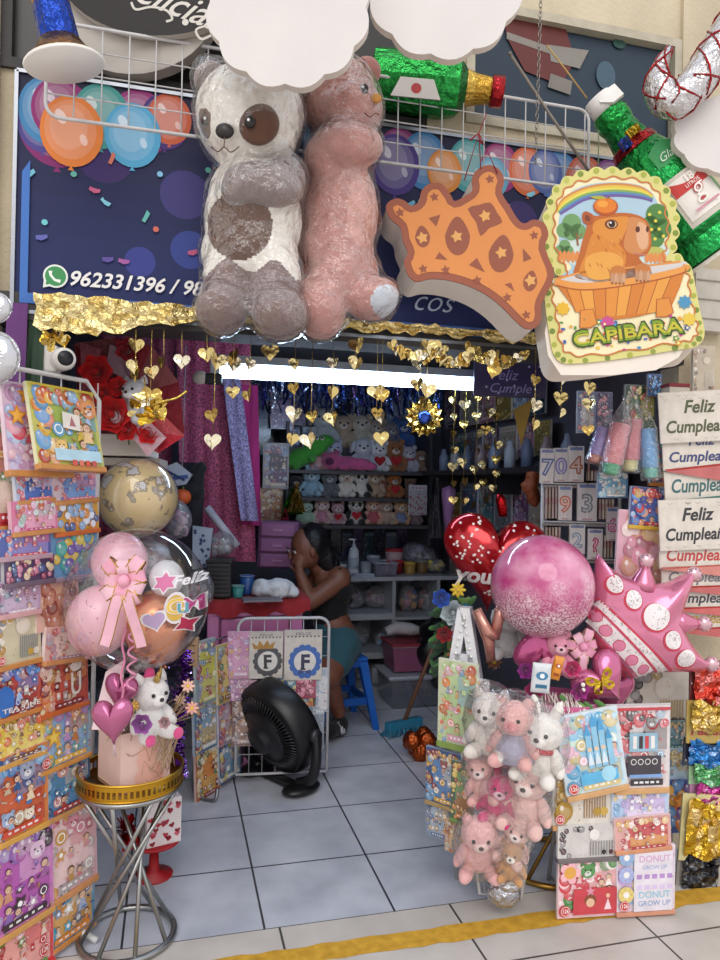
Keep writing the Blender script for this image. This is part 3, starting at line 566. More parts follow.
# ---- capybara
def capy():
    f = At(625, 270, 2.2); t = f.thing('pinata', 'scalloped cardboard capybara piñata reading CAPIBARA with a rainbow', 'piñata', 'paper piñatas hung over the opening')
    q = lambda u, v: f.xz(540+u/4, 160+v/4); Q = lambda L: [q(*p) for p in L]; S = lambda L, n=4: [tuple(p) for p in spline(Q(L), n, True)]; r = lambda v: v/4*f.s
    # outline: scalloped top, smooth bottom
    top = []; ctr = [(95, 470), (55, 440), (25, 385), (20, 330), (15, 270), (25, 205), (40, 150), (70, 105), (120, 72), (180, 50), (245, 42), (310, 42), (375, 48), (430, 62), (480, 92), (510, 140), (535, 195), (540, 255), (535, 315), (525, 370), (575, 395)]
    for i in range(len(ctr)-1):
        a, b = ctr[i], ctr[i+1]; dx, dy = b[0]-a[0], b[1]-a[1]; L_ = math.hypot(dx, dy)
        for j in range(6): k = j/6; h_ = 17*math.sin(PI*k); top.append((a[0]+dx*k+dy/L_*h_, a[1]+dy*k-dx/L_*h_))
    bot = [(575, 395), (605, 420), (625, 500), (645, 590), (665, 665), (660, 710), (625, 740), (560, 752), (420, 780), (280, 805), (150, 822), (95, 818), (62, 780), (45, 700), (30, 620), (22, 540), (40, 490)]
    O = [q(*p) for p in top]+[tuple(p) for p in spline(Q(bot), 3)]
    b = MB(); prism(b, [tuple(p) for p in inset(O, .004)], .11, '#d9d0c4', '#e9dfd0', (-.012, -.05)); b.v = [(x, y+.008, z) for x, y, z in b.v]
    W = Q([(40, 640), (30, 700), (45, 790), (100, 868), (300, 862), (480, 835), (570, 780), (640, 650)]); b.poly(W, '#eadfd2', -.0078); part('paper_body', b, 'card', t)
    m = MB(); m.extrude(O, .007, '#d6cf82', '#c3b57a'); rn = random.Random(3)
    for i, (u, v) in enumerate(ctr[:-1]): m.disc(*q(u+(ctr[i+1][0]-u)/2, v+(ctr[i+1][1]-v)/2), r(12), ['#a9ad4a', '#b9bd5c', '#7f8f3a'][i % 3], .0009, 12)
    for i, p in enumerate(spline(bot, 3)[1:-1]):
        if i % 2 == 0: x_, y_ = p[0]+(315-p[0])*.045, p[1]+(600-p[1])*.045; m.disc(*q(x_, y_), r(9+4*rn.random()), ['#a9ad4a', '#8f9a44', '#75883a'][i % 3], .0009, 10)
    def wavy(L, am): 
        P = spline(L, 8, True); o = []
        for i, p in enumerate(P): a, b_ = P[i-1], P[(i+1) % len(P)]; d = (b_-a).normalized(); w_ = am*math.sin(i*1.05); o.append((p[0]+d[1]*w_, p[1]-d[0]*w_))
        return o
    F = [(110, 455), (75, 405), (55, 330), (50, 250), (65, 170), (110, 110), (190, 82), (290, 72), (390, 80), (455, 120), (490, 190), (505, 270), (500, 340), (490, 390), (540, 415), (590, 450), (600, 530), (625, 620), (635, 680), (600, 715), (500, 735), (300, 775), (150, 788), (95, 750), (75, 650), (55, 560), (60, 500)]
    FW = wavy(F, 6); m.poly(Q(FW), '#efe2b8', .0011); m.line(Q(FW), r(6), '#c7743a', .0032, True)
    I = [(125, 440), (95, 395), (72, 330), (68, 255), (82, 185), (120, 130), (195, 100), (290, 90), (385, 98), (440, 130), (472, 195), (485, 270), (480, 340), (465, 400), (560, 400), (560, 420), (300, 480), (90, 480)]
    m.poly(S(I), '#a9c4d2', .0014); m.poly(S([(90, 330), (480, 330), (480, 400), (300, 430), (110, 420)]), '#c9d6cf', .0015)
    for k, c in enumerate(('#c9884a', '#e0b94a', '#dccf5a', '#7fa35a', '#5a86b0', '#6d5a9a')):
        m.line(Q(spline([(58+k*3, 215+k*2), (90+k*4, 160+k*8), (180, 115+k*9), (290, 98+k*9), (390, 108+k*8), (440, 140+k*4)], 5)), r(11), c, .0017+.0001*k)
    for u, v, s_ in ((120, 285, 1), (95, 365, .6)): 
        for du, dv, rr in ((0, -25, 38), (-30, 5, 30), (28, 8, 32), (0, 15, 30)): m.disc(*q(u+du*s_, v+dv*s_), r(rr*s_), '#6f9a62', .0026, 14)
    m.line(Q([(140, 300), (148, 350)]), r(8), '#8a5a3a', .0028); m.line(Q([(148, 322), (165, 300)]), r(5), '#8a5a3a', .0028)
    for du, dv, rr in ((460, 215, 45), (435, 255, 36), (480, 270, 40), (455, 310, 38)): m.disc(*q(du, dv), r(rr), '#4f7f3f', .0026, 16)
    for u, v in ((430, 215), (455, 240), (470, 205), (440, 275), (470, 272), (455, 312), (488, 300)): m.disc(*q(u, v), r(7), '#d9c84a', .0028, 8)
    for k in range(5): m.disc(*q(78+k*17, 395), r(9), '#d98a4a', .0028, 10, r(24)); m.disc(*q(425+k*17, 388), r(9), '#d98a4a', .0028, 10, r(22))
    m.disc(*q(455, 365), r(42), '#b7b25a', .0027, 14, r(22))
    # animal: shaded in patches of fur colour
    body = [(135, 470), (150, 400), (165, 330), (180, 270), (165, 235), (172, 215), (195, 218), (215, 228), (270, 218), (330, 212), (390, 222), (425, 250), (438, 300), (440, 345), (420, 378), (395, 385), (400, 400), (430, 430), (440, 460), (300, 500), (200, 490)]
    m.poly(S(body), '#b8642a', .0034); m.poly(S([(160, 465), (180, 380), (200, 310), (230, 290), (300, 330), (340, 380), (330, 440), (280, 480)]), '#d28433', .0036); m.poly(S([(215, 250), (280, 232), (350, 232), (330, 300), (300, 340), (240, 310), (205, 290)]), '#d58a38', .0037)
    m.poly(S([(180, 400), (260, 370), (330, 400), (300, 470), (200, 480)]), '#e0a048', .0038); m.poly(S([(350, 230), (405, 240), (428, 280), (432, 340), (405, 370), (360, 375), (330, 345), (340, 280)]), '#c9854f', .0038); m.poly(S([(385, 250), (415, 260), (426, 300), (424, 345), (398, 355), (380, 310)]), '#d8a680', .0039)
    m.line(Q(spline([(420, 375), (395, 378), (375, 370)], 4)), r(5), '#c07a72', .0042); m.disc(*q(384, 277), r(9), '#5a2d20', .0042, 10, r(13)); m.disc(*q(423, 275), r(6), '#5a2d20', .0042, 10, r(13))
    m.disc(*q(278, 260), r(27), '#7a3f20', .0041, 16, r(20)); m.disc(*q(280, 260), r(19), '#d9b48a', .0042, 14, r(14)); m.disc(*q(280, 259), r(14), '#2b1a14', .0043, 14); m.disc(*q(275, 254), r(4), '#ffffff', .0044, 8)
    m.poly(S([(165, 255), (160, 225), (175, 212), (198, 225), (203, 258), (185, 265)]), '#a9562c', .0043); m.poly(S([(175, 250), (172, 230), (185, 228), (193, 248)]), '#7a3a24', .0044)
    for k in range(26):
        u = rn.uniform(180, 330); v = rn.uniform(300, 450); m.line(Q([(u, v), (u+9, v+14)]), r(2.2), ['#a8582a', '#e8b060'][k % 2], .0045)
    # orange on the head
    m.disc(*q(253, 190), r(50), '#b5521f', .0046, 22, r(36)); m.disc(*q(252, 186), r(44), '#d97a26', .0047, 22, r(30)); m.disc(*q(240, 180), r(22), '#e59a3c', .0048, 14, r(14)); m.poly(S([(190, 152), (235, 148), (250, 158), (215, 162)]), '#a9a83e', .0049); m.line(Q([(258, 160), (268, 148)]), r(4), '#7a5a2a', .0049)
    # tub
    m.poly(S([(60, 490), (200, 450), (380, 425), (560, 398), (585, 415), (560, 450), (380, 490), (180, 520), (70, 510)], 3), '#cfc9c4', .0034); 
    tub = Q([(58, 500), (180, 515), (380, 485), (560, 440), (583, 415), (560, 500), (525, 590), (470, 605), (380, 630), (280, 645), (190, 640), (140, 600)]); m.poly(tub, '#c9772f', .0052)
    for k in range(9):
        u0, u1 = 75+k*56, 75+(k+1)*56; vt = lambda u: 510-max(0, u-180)*.2; vb = lambda u: 632-abs(u-270)*.13
        m.poly(Q([(u0*.93+38, vt(u0)+15), (u1*.93+38, vt(u1)+15), (u1*.72+92, vb(u1*.72+92)), (u0*.72+92, vb(u0*.72+92))]), ['#d98a3a', '#e09a44', '#cf7d33'][k % 3], .0054); m.line(Q([(u0*.93+38, vt(u0)+15), (u0*.72+92, vb(u0*.72+92))]), r(3), '#9a5424', .0056)
    m.line(Q(spline([(58, 498), (180, 512), (380, 482), (560, 436), (583, 412)], 5)), r(26), '#e0974a', .0058); m.line(Q(spline([(62, 512), (180, 527), (380, 497), (558, 450), (580, 428)], 5)), r(5), '#a8582a', .006)
    m.line(Q(spline([(62, 490), (180, 455), (380, 428), (560, 400)], 5)), r(8), '#d98f48', .0036)
    for u, v in ((165, 610), (468, 555)): m.poly(Q([(u, v), (u+50, v-8), (u+68, v+50), (u+40, v+68), (u, v+70)]), '#d98c3e', .0062); m.line(Q([(u, v), (u+50, v-8), (u+68, v+50), (u+40, v+68), (u, v+70)]), r(4), '#a8562a', .0063, True)
    for u, v in ((310, 465), (408, 452)):
        m.disc(*q(u, v-12), r(33), '#c0763a', .0064, 14, r(28))
        for k in range(4): m.disc(*q(u-22+k*15, v+12), r(8), ['#b98a66', '#c79a78'][k % 2], .0066, 10, r(24)); m.disc(*q(u-22+k*15, v+32), r(5), '#8a5f48', .0067, 8)
    # flowers and the word
    cols = ['#d2622f', '#4f8fb5', '#c24a8a', '#e0b840', '#5f8f4a', '#4a62a5', '#d9a03a']
    for k in range(70):
        u = rn.uniform(85, 600); v = rn.uniform(590, 760)
        if v < 640 and 150 < u < 520 or v > 790-(u-100)*.12: continue
        c = cols[k % 7]
        if k % 3 == 0: m.star(*q(u, v), r(16), c, .0045+.00002*k, 5, .5, rn.random()); m.disc(*q(u, v), r(5), '#f0e0a0', .0062, 8)
        else: m.disc(*q(u, v), r(rn.uniform(5, 12)), c, .0045+.00002*k, 8, r(rn.uniform(4, 9)))
    for u, v, c in ((580, 562, '#4f8fb5'), (95, 605, '#e0b030'), (600, 630, '#e0c04a'), (275, 655, '#c24a8a')): m.star(*q(u, v), r(30), c, .006, 8, .7)
    m.text('CAPIBARA', *q(360, 722), r(66), '#33451c', .0066, 0, .09, width=r(455), a=.168, tall=1.0); m.text('CAPIBARA', *q(359, 720), r(62), '#7f9a2a', .007, 0, .035, width=r(440), a=.168); m.text('CAPIBARA', *q(359, 712), r(40), '#c3b83a', .0073, 0, .02, width=r(436), a=.168)
    part('printed_face', m, 'card', t)
    part('hanging_string', MB().tube([f.u(595, 170, -.01), f.u(594, 130, -.05)], .002, '#5a6a4a', 6), 'fabric', t)
capy()
# ================================================================== large plush animals in clear bags, gold garlands, lamp
def px_ell(f, px, py, rx, rz, ry=None, d=0.0, a=0.0): ry = min(rx, rz) if ry is None else ry; return (f.u(px, py, d*f.s), (rx*f.s, ry*f.s, rz*f.s), rot(-a, 'Y'))
def face_bits(t, f, eyes, nose, mouth=None, er=6, surf=None):
    for (px, py, d) in eyes:
        m = MB(); m.ell(f.u(px, py, d*f.s), (er*f.s*.85, er*f.s*.6, er*f.s), '#1c1513', 12, 8); m.ell(f.u(px-er*.25, py-er*.35, (d+er*.5)*f.s), er*f.s*.25, '#ffffff', 8, 6); part('eye', m, 'plastic', t)
    px, py, d, r, c = nose; m = MB(); m.ell(f.u(px, py, d*f.s), (r*f.s*1.1, r*f.s*.7, r*f.s*.9), c, 12, 8); part('nose', m, 'plastic', t)
    if mouth: m = MB(); [m.tube([f.u(*p[:2], p[2]*f.s) for p in spline(L, 4)], .0018, '#5b3f38', 6) for L in mouth]; part('mouth', m, 'fabric', t)
def wrap(t, ells, vox, k=.012, seed=1.0, col='#e9e6e4'):     # a crumpled clear bag
    E_ = [(e[0], tuple(r+k for r in e[1]))+tuple(e[2:]) for e in ells]
    mb = blob(E_, vox, 3, lambda c: col, lambda p, n: n*(.006*wrink(p, 14, seed)+.003*wrink(p, 40, seed))); part('clear_bag', mb, 'cello', t)
def panda():
    f = At(250, 200, 2.36); t = f.thing('plush_panda', 'large panda plush in a clear bag hanging over the opening', 'plush toy', 'large plush animals in clear bags')
    head = [px_ell(f, 247, 115, 54, 49, 46, 8), px_ell(f, 247, 132, 49, 37, 42, 10)]; torso = [px_ell(f, 254, 222, 49, 62, 42), px_ell(f, 252, 200, 44, 45, 38), px_ell(f, 252, 255, 49, 42, 42)]
    legs = [px_ell(f, 232, 285, 25, 40, 28, 12, .15), px_ell(f, 226, 310, 25, 24, 30, 26), px_ell(f, 277, 285, 27, 42, 28, 12, -.1), px_ell(f, 284, 314, 27, 24, 30, 26)]
    arms = [px_ell(f, 285, 180, 20, 24, 24, 22), px_ell(f, 262, 185, 38, 21, 22, 36, -.12), px_ell(f, 240, 190, 18, 20, 20, 34)]
    def cf(c):
        x, z = f.px(c)
        if z > 264+abs(x-252)*.14+8*math.sin(x*.13): return '#7a605a'
        if z < 163: return '#f2ece2'
        if c.y < -20*f.s and ((x-241)/33)**2+((z-226)/35)**2 < 1: return '#5f3c26'
        return '#f0eae0'
    body = blob(head+torso+legs, .0075, 4, cf); part('body', body, 'plush', t)
    part('arms', blob(arms, .010, 3, lambda c: '#857570'), 'plush', t, 'grey folded plush arms')
    for px, d in ((207, 20), (291, 20)): part('ear', blob([px_ell(f, px, 80, 18, 18, 12, 0)], .008, 2, lambda c: '#94827c'), 'plush', t)
    for px, py, rx, a, d in ((208, 121, 14, .2, 30), (257, 124, 19, -.55, 45)):
        m = MB(); m.ell((0, 0, 0), (rx*f.s, 9*f.s, 21*f.s*.95), '#5f3f2f', 16, 10, loc(*f.u(px, py, d*f.s)) @ rot(-a, 'Y') @ rot((-.75 if px < 220 else .1), 'Z')); part('eye_patch', m, 'plush', t)
    face_bits(t, f, [(204, 122, 37), (248, 122, 55)], (223, 132, 53, 8, '#2a2322'), [[(223, 138, 56), (223, 148, 56)], [(210, 148, 52), (217, 153, 55), (223, 148, 56), (230, 153, 56), (238, 147, 54)]])
    wrap(t, head+torso+legs+arms+[px_ell(f, 207, 78, 20, 20, 12, 0)], .02, .014, 1.0)
    part('hanging_cord', MB().tube([f.u(262, 66, 0), f.u(270, -60, 0)], .003, '#cfc8c0', 6), 'fabric', t)
panda()
def bear():
    f = At(340, 200, 2.38); t = f.thing('plush_bear', 'large dusty pink bear plush in a clear bag hanging sideways next to the panda', 'plush toy', 'large plush animals in clear bags')
    head = [px_ell(f, 335, 100, 40, 40, 42, 0), px_ell(f, 348, 110, 32, 28, 34, 12)]; torso = [px_ell(f, 340, 215, 39, 60, 38), px_ell(f, 338, 250, 38, 40, 38)]
    legs = [px_ell(f, 340, 275, 28, 40, 26, 14, -.3), px_ell(f, 324, 308, 26, 32, 28, 20, .1), px_ell(f, 360, 275, 22, 30, 24, 0), px_ell(f, 376, 298, 27, 21, 26, 12, .3)]; arms = [px_ell(f, 345, 147, 36, 22, 26, 26, .1), px_ell(f, 325, 160, 22, 24, 24, 18)]
    def cf(c):
        x, z = f.px(c)
        if ((x-366)/19)**2+((z-208)/38)**2 < 1 and c.y < 0: return '#d39a8c'
        if ((x-390)/15)**2+((z-300)/17)**2 < 1: return '#c9d0da'
        return '#bd857b'
    part('body', blob(head+torso+legs+arms, .0085, 4, cf), 'plush', t)
    for px, py in ((312, 66), (362, 70)): part('ear', blob([px_ell(f, px, py, 15, 15, 11, -6)], .008, 2, lambda c: '#b67c73'), 'plush', t)
    part('tail', blob([px_ell(f, 312, 271, 8, 9, 8, 10)], .006, 2, lambda c: '#bd857b'), 'plush', t)
    face_bits(t, f, [(361, 88, 42)], (373, 97, 38, 5, '#c48a3c'), [[(362, 112, 44), (368, 116, 44), (373, 112, 40), (377, 114, 38)]], 5)
    wrap(t, head+torso+legs+arms, .02, .013, 2.0, '#e6d9d6')
    part('hanging_cord', MB().tube([f.u(338, 62, 0), f.u(340, -60, 0)], .003, '#cfc8c0', 6), 'fabric', t)
bear()
# ---- gold fringe along the shutter housing
def gold_fringe():
    f0 = aty(35, 300, 2.545); mb = MB(); rn = random.Random(8); n = 70; x0 = f0.x; x1 = aty(556, 345, 2.545).x; vs = []; fs = []; rows = 5
    for i in range(n+1):
        x = x0+(x1-x0)*i/n; big = max(0, 1-(x-x0)/.55); top = 2.108+.008*big+rn.uniform(-.006, .006); bot = 2.105-.075*min(1, big*1.6)-.035+rn.uniform(-.012, .012)
        for j in range(rows+1): vs.append((x+rn.uniform(-.006, .006), 2.545-.012*rn.random()-.006*math.sin(i*.9), top+(bot-top)*j/rows))
    for i in range(n):
        for j in range(rows): a = i*(rows+1)+j; fs.append((a, a+rows+1, a+rows+2, a+1))
    mb.add(vs, fs, [random.Random(i).choice(['#d0b878', '#e2cd94', '#bda05c', '#dcc688']) for i in range(len(fs))], False)
    solo('foil_garland', mb, 'crinkle', 'crumpled gold foil fringe taped along the top of the opening', 'garland')
gold_fringe()
# ---- strands of gold foil hearts
def heart_leaf(r, col, bend=.25):
    mb = MB(); P = heart_pts(0, 0, r); mb.add([(x, -abs(x)*bend, z) for x, z in P]+[(0, 0, 0)], [(i, (i+1) % len(P), len(P)) for i in range(len(P))], col, False); return mb
HM = [heart_leaf(.024, '#d6be7c').mesh('heart'), heart_leaf(.024, '#e2cf98', .5).mesh('heart'), heart_leaf(.024, '#bf9f58', .1).mesh('heart'), heart_leaf(.024, '#ece2c4', .3).mesh('heart')]
for _m in HM: _m.materials.append(finish('foil'))
ORD = ['first', 'second', 'third', 'fourth', 'fifth', 'sixth', 'seventh', 'eighth', 'ninth', 'tenth', 'eleventh', 'twelfth', 'thirteenth', 'fourteenth', 'fifteenth', 'sixteenth', 'seventeenth', 'eighteenth', 'nineteenth', 'twentieth']
STR = [(136, 330, (345, 366, 374)), (152, 330, (372, 395, 404)), (164, 330, (362,)), (182, 332, (361,)), (207, 334, (354,)), (216, 334, (361, 415, 441)), (234, 334, (356, 364, 392)), (251, 335, (364, 395)), (272, 336, (352,)), (296, 336, (364, 388, 414, 439)), (313, 336, (416, 440)), (334, 336, (363, 392, 418)), (356, 338, (345, 363)), (378, 338, (392, 413)), (383, 338, (395, 417, 438)), (421, 340, (362, 384)), (428, 340, (358, 390, 402)), (494, 345, (356, 371)), (536, 350, (380, 405, 424)), (562, 352, (378, 398, 412)), (590, 358, (388, 404, 430))]
rn = random.Random(11)
ORD += ['twenty-first']
for i, (px, py0, ys) in enumerate(STR):
    Y = 2.50-.012*(i % 3); f = At(px, py0, Y)
    t = f.thing('heart_strand', 'gold foil heart strand over the opening, %s from the left' % ORD[i], 'garland strand', 'gold foil heart strands')
    m = MB(); m.tube([f.u(px, py0), f.u(px+1, ys[-1])], .0012, '#c2a65c', 5); part('string', m, 'foil', t)
    for k, y in enumerate(ys):
        o = part('foil_heart', HM[(i+k) % 4], 'foil', t); s = rn.uniform(1.0, 1.4); o.matrix_local = loc(*f.u(px+rn.uniform(-2, 2), y, .004)) @ rot(rn.uniform(-.9, .9), 'Z') @ rot(rn.uniform(-.3, .3), 'Y') @ scl(s)
# swags of foil hearts right of the lamp
for i, (x0, x1, y0, y1, dip) in enumerate(((428, 475, 342, 348, 14), (470, 525, 346, 350, 12), (392, 440, 342, 344, 9))):
    f = At((x0+x1)/2, y0, 2.49-.01*i); t = f.thing('heart_swag', ['swag of pale gold foil hearts in the middle of the top edge', 'rightmost swag of pale gold foil hearts along the top edge', 'leftmost swag of pale gold foil hearts along the top edge'][i], 'garland', 'gold foil heart swags')
    L = [(x0+(x1-x0)*k/8, y0+(y1-y0)*k/8+dip*math.sin(PI*k/8)) for k in range(9)]; m = MB(); m.tube([f.u(*p) for p in L], .0012, '#c2a65c', 5); part('string', m, 'foil', t)
    for k, p in enumerate(L[::1]):
        o = part('foil_heart', HM[(i*2+k*3) % 4], 'foil', t); o.matrix_local = loc(*f.u(p[0], p[1]+4, .006)) @ rot(rn.uniform(-.8, .8), 'Z') @ rot(rn.uniform(-1, 1), 'Y') @ scl(rn.uniform(.9, 1.35))
# gold leaf sprays at the upper left
for i, (px, py, n, sc_) in enumerate(((146, 408, 11, 1.0), (56, 340, 7, 1.0))):
    f = At(px, py, 2.42); t = f.thing('gold_leaf_spray', ['spray of gold foil leaves beside the red rose bouquet', 'small knot of yellow and gold foil leaves above the white camera'][i], 'decoration', 'gold foil leaf sprays'); m = MB()
    for k in range(n):
        a = rn.uniform(0, 6.28); L_ = rn.uniform(.02, .045) if i == 0 else rn.uniform(.01, .03); m.merge(heart_leaf(.022*rn.uniform(.7, 1.2), ['#c9ab58', '#e0cb86', '#b8943c', '#e2b93a'][k % 4], .5), loc(L_*math.cos(a)*1.3, -.01*rn.random(), L_*math.sin(a)*.8) @ rot(a, 'Y') @ rot(rn.uniform(-1, 1), 'Z'))
    part('foil_leaf', m, 'foil', t)
    m = MB(); m.tube([(0, 0, -.01), (.0, 0, .03), (-.01, .0, .1 if i == 0 else .03)], .0025, '#a98a3f', 6)
    if i == 0: m.tube([tuple(p) for p in spline([(0, 0, 0), (.05, -.01, .02), (.1, -.01, .035), (.13, 0, .06)], 4)], .004, '#c9ab58', 6); m.tube([(0, 0, 0), (-.01, 0, -.06)], .004, '#8f7434', 6)
    part('stem', m, 'foil', t)
# ---- the tube lamp
a, b = aty(219, 379, 3.3), aty(478, 373, 3.3); t = thing('tube_lamp', 'bright white fluorescent tube lamp hanging inside under the ceiling', 'lamp', ((a.x+b.x)/2, 3.3, (a.z+b.z)/2-.01)); L_ = (b.x-a.x)/2
part('tube', MB().tube([(-L_, 0, -.005), (L_, 0, .0)], .028, '#eef6ff', 14), 'lamp', t)
m = MB(); m.box((0, .0, .05), (2*L_+.06, .06, .035), '#8f98a5'); m.box((-L_-.02, 0, .02), (.04, .06, .1), '#b9c2cc'); m.box((L_+.02, 0, .02), (.04, .06, .1), '#b9c2cc'); part('fitting', m, 'paint', t)
m = MB(); m.tube([(-L_*.6, 0, .08), (-L_*.6, 0, 2.415-((a.z+b.z)/2-.01))], .004, '#6a6d72', 6); m.tube([(L_*.6, 0, .08), (L_*.6, 0, 2.415-((a.z+b.z)/2-.01))], .004, '#6a6d72', 6); part('suspension_rod', m, 'metal', t)
f = At(214, 378, 3.2); m = MB(); m.ell(f.u(200, 378), (.035, .02, .03), '#c9c6c0', 10, 8); m.box(f.u(214, 379), (.075, .03, .05), '#22272d', None, .008); f.solo('clip_lamp', m, 'plastic', 'small black and white clip lamp at the left end of the tube lamp', 'lamp')
# ================================================================== printed party packs
def face_of(mb, x, z, r, c, o, rn):      # a small animal face
    d = mixc(c, '#000000', .25)
    for sx in (-1, 1): mb.disc(x+sx*r*.7, z+r*.75, r*.38, d, o, 9)
    mb.disc(x, z, r, c, o+.0001, 14, r*.92); mb.disc(x, z-r*.3, r*.45, mixc(c, '#ffffff', .6), o+.0002, 10, r*.34)
    for sx in (-1, 1): mb.disc(x+sx*r*.38, z+r*.15, r*.13, '#231815', o+.0003, 7)
    mb.disc(x, z-r*.18, r*.13, '#5a3228', o+.0003, 7, r*.09)
def figure_of(mb, x, z, r, c, o, rn):    # a small child figure
    mb.poly([(x-r*.75, z-r*1.3), (x+r*.75, z-r*1.3), (x+r*.2, z), (x-r*.2, z)], c, o); mb.disc(x, z+r*.42, r*.56, mixc(c, '#2a1a14', .75), o+.0001, 10); mb.disc(x, z+r*.3, r*.45, '#e3bd9f', o+.0002, 10, r*.42)
    for sx in (-1, 1): mb.disc(x+sx*r*.16, z+r*.3, r*.06, '#231815', o+.0003, 5)
    mb.line([(x-r*.3, z-r*.25), (x-r*.75, z-r*.5)], r*.16, '#e3bd9f', o+.0002); mb.line([(x+r*.3, z-r*.25), (x+r*.75, z-r*.1)], r*.16, '#e3bd9f', o+.0002)
def ball(mb, x, z, r, c, o):
    mb.disc(x, z, r, c, o, 14, r*1.08); mb.disc(x-r*.3, z+r*.38, r*.24, mixc(c, '#ffffff', .6), o+.0001, 8, r*.3); mb.disc(x+r*.12, z-r*.15, r*.6, mixc(c, '#ffffff', .12), o+.00005, 12)
def art(mb, w, h, pal, seed, style='mix', y0=.0):
    """pal: background, panel, then the colours of the balloons and figures"""
    rn = random.Random(seed); bg, pan = pal[0], pal[1]; cs = pal[2:]; o = y0+.0006
    cl = lambda v, m: max(-m, min(m, v))
    mb.rect(0, 0, w*.985, h*.985, bg, o); k = min(w, h); o += .0003
    if style in ('mix', 'farm', 'sea'):
        mb.rect(w*.08, -h*.05, w*.72, h*.74, pan, o); o += .0003
        if seed % 2: mb.rect(w*.24, h*.16, w*.44, h*.36, mixc(pan, rn.choice(cs), .5), o)
        else: mb.rect(w*.1, -h*.24, w*.66, h*.3, mixc(pan, rn.choice(cs), .6), o)
        o += .0002; n = 34 if k > .12 else 20
        for i in range(n):                                   # balloons up the left side and over the top
            t = i/n
            x, z = (-w*.35+rn.uniform(-.12, .12)*w, -h*.46+h*.9*t*2) if t < .5 else (-w*.36+w*.84*(t-.5)*2, h*.38+rn.uniform(-.1, .08)*h)
            r = k*rn.uniform(.04, .12); x = cl(x, w*.485-r); z = cl(z, h*.48-r*1.1); ball(mb, x, z, r, mixc(rn.choice(cs), rn.choice(['#ffffff', '#000000', bg]), rn.uniform(0, .3)), o+.0001*i)
        o += .0036
        for i in range(3 if h > w*.8 else 2):                # rows of goods in the panel
            for j in range(4):
                if rn.random() < .15: continue
                x = -w*.15+w*.165*j+rn.uniform(-.02, .02)*w; z = h*.14-h*.2*i+rn.uniform(-.03, .03)*h; c = mixc(rn.choice(cs), rn.choice(['#ffffff', '#000000', pan]), rn.uniform(0, .35)); r = k*.07*rn.uniform(.7, 1.25)
                if style == 'farm' and rn.random() < .35: face_of(mb, x, z, r*1.1, c, o, rn)
                elif rn.random() < (.4 if style == 'farm' else .2): figure_of(mb, x, z, r*1.2, c, o, rn)
                elif rn.random() < .4: mb.rect(x, z, r*1.4, r*2.2, c, o, rn.uniform(-.2, .2)); mb.disc(x, z, r*.5, mixc(c, '#ffffff', .6), o+.0002, 8); mb.rect(x, z-r*.7, r*1.2, r*.3, mixc(c, '#000000', .4), o+.0002)
                elif rn.random() < .5: mb.star(x, z, r*1.3, c, o, 5, .5, rn.random()); mb.disc(x, z, r*.4, '#ffffff', o+.0002, 8)
                else: mb.disc(x, z, r*1.15, c, o, 12); mb.ring(x, z, r*.6, r*.8, '#ffffff', o+.0002, 10)
        for i in range(3):
            (face_of if i == 0 else figure_of)(mb, rn.uniform(-.1, .36)*w, h*(.27, -.3, 0)[i]+rn.uniform(-.04, .04)*h, k*rn.uniform(.08, .13), mixc(rn.choice(cs), '#ffffff', rn.uniform(0, .4)), o+.0006, rn)
        for i in range(46 if k > .1 else 22):                # scattered confetti, leaves and small lettering
            x, z = rn.uniform(-.46, .46)*w, rn.uniform(-.46, .46)*h; c = mixc(rn.choice(cs), rn.choice(['#ffffff', '#000000', bg]), rn.uniform(0, .5)); r = k*rn.uniform(.012, .045); q = o+.0011+.00002*i
            if i % 3 == 0: mb.star(x, z, r, c, q, 4, .4, rn.random())
            elif i % 3 == 1: mb.disc(x, z, r*.8, c, q, 7, r*.4, rn.random()*3)
            else: mb.rect(x, z, r*2, r*.5, c, q, rn.uniform(-.6, .6))
        o += .0018; c = rn.choice(cs); mb.rect(w*.08, -h*.40, w*.6, h*.075, c, o)
        for i in range(5): mb.rect(w*.08+w*.1*(i-2), -h*.40, w*.06*rn.uniform(.6, 1.2), h*.025, mixc(c, '#ffffff', .8), o+.0003)
    elif style == 'balls':
        n = 40
        for i in range(n):
            r = k*rn.uniform(.08, .15); ball(mb, rn.uniform(-.5, .5)*w*.99*(1-2*r/w), rn.uniform(-.5, .5)*h*.99*(1-2.2*r/h), r, rn.choice(cs), o+.00012*i)
    elif style == 'elegant':
        for i in range(16):
            t = i/16; x = -w*.38+rn.uniform(-.07, .07)*w+(.0 if t < .6 else (t-.6)*w*1.2); z = -h*.4+h*.8*min(1, t*1.5); r = k*rn.uniform(.04, .09); ball(mb, cl(x, w*.48-r), cl(z, h*.48-r*1.1), r, rn.choice(cs), o+.0001*i)
        for i in range(9): mb.rect(w*.04+w*.045*i, -h*.18, w*.022, h*.42, cs[-1], o+.002)
        mb.disc(w*.1, h*.22, k*.16, pan, o+.0021, 16); mb.disc(w*.26, -h*.3, k*.07, cs[0], o+.0024, 12); mb.disc(w*.38, -h*.3, k*.07, cs[1], o+.0024, 12)
        for i in range(10): x, z = rn.uniform(-.2, .44)*w, rn.uniform(-.44, .44)*h; mb.disc(x, z, k*.012, cs[-1], o+.0026, 6)
    elif style == 'sachet':                                  # narrow label with a field of loose pieces
        for i in range(46): x, z = rn.uniform(-.45, .45)*w, rn.uniform(-.46, .3)*h; r = k*rn.uniform(.03, .07); mb.poly(star_pts(x, z, r, rn.choice([3, 4, 5]), .5, rn.random()*3) if i % 2 else [(x-r, z-r*.5), (x+r*.7, z-r*.7), (x+r, z+r*.5), (x-r*.6, z+r*.7)], rn.choice(cs), o+.00005*i)
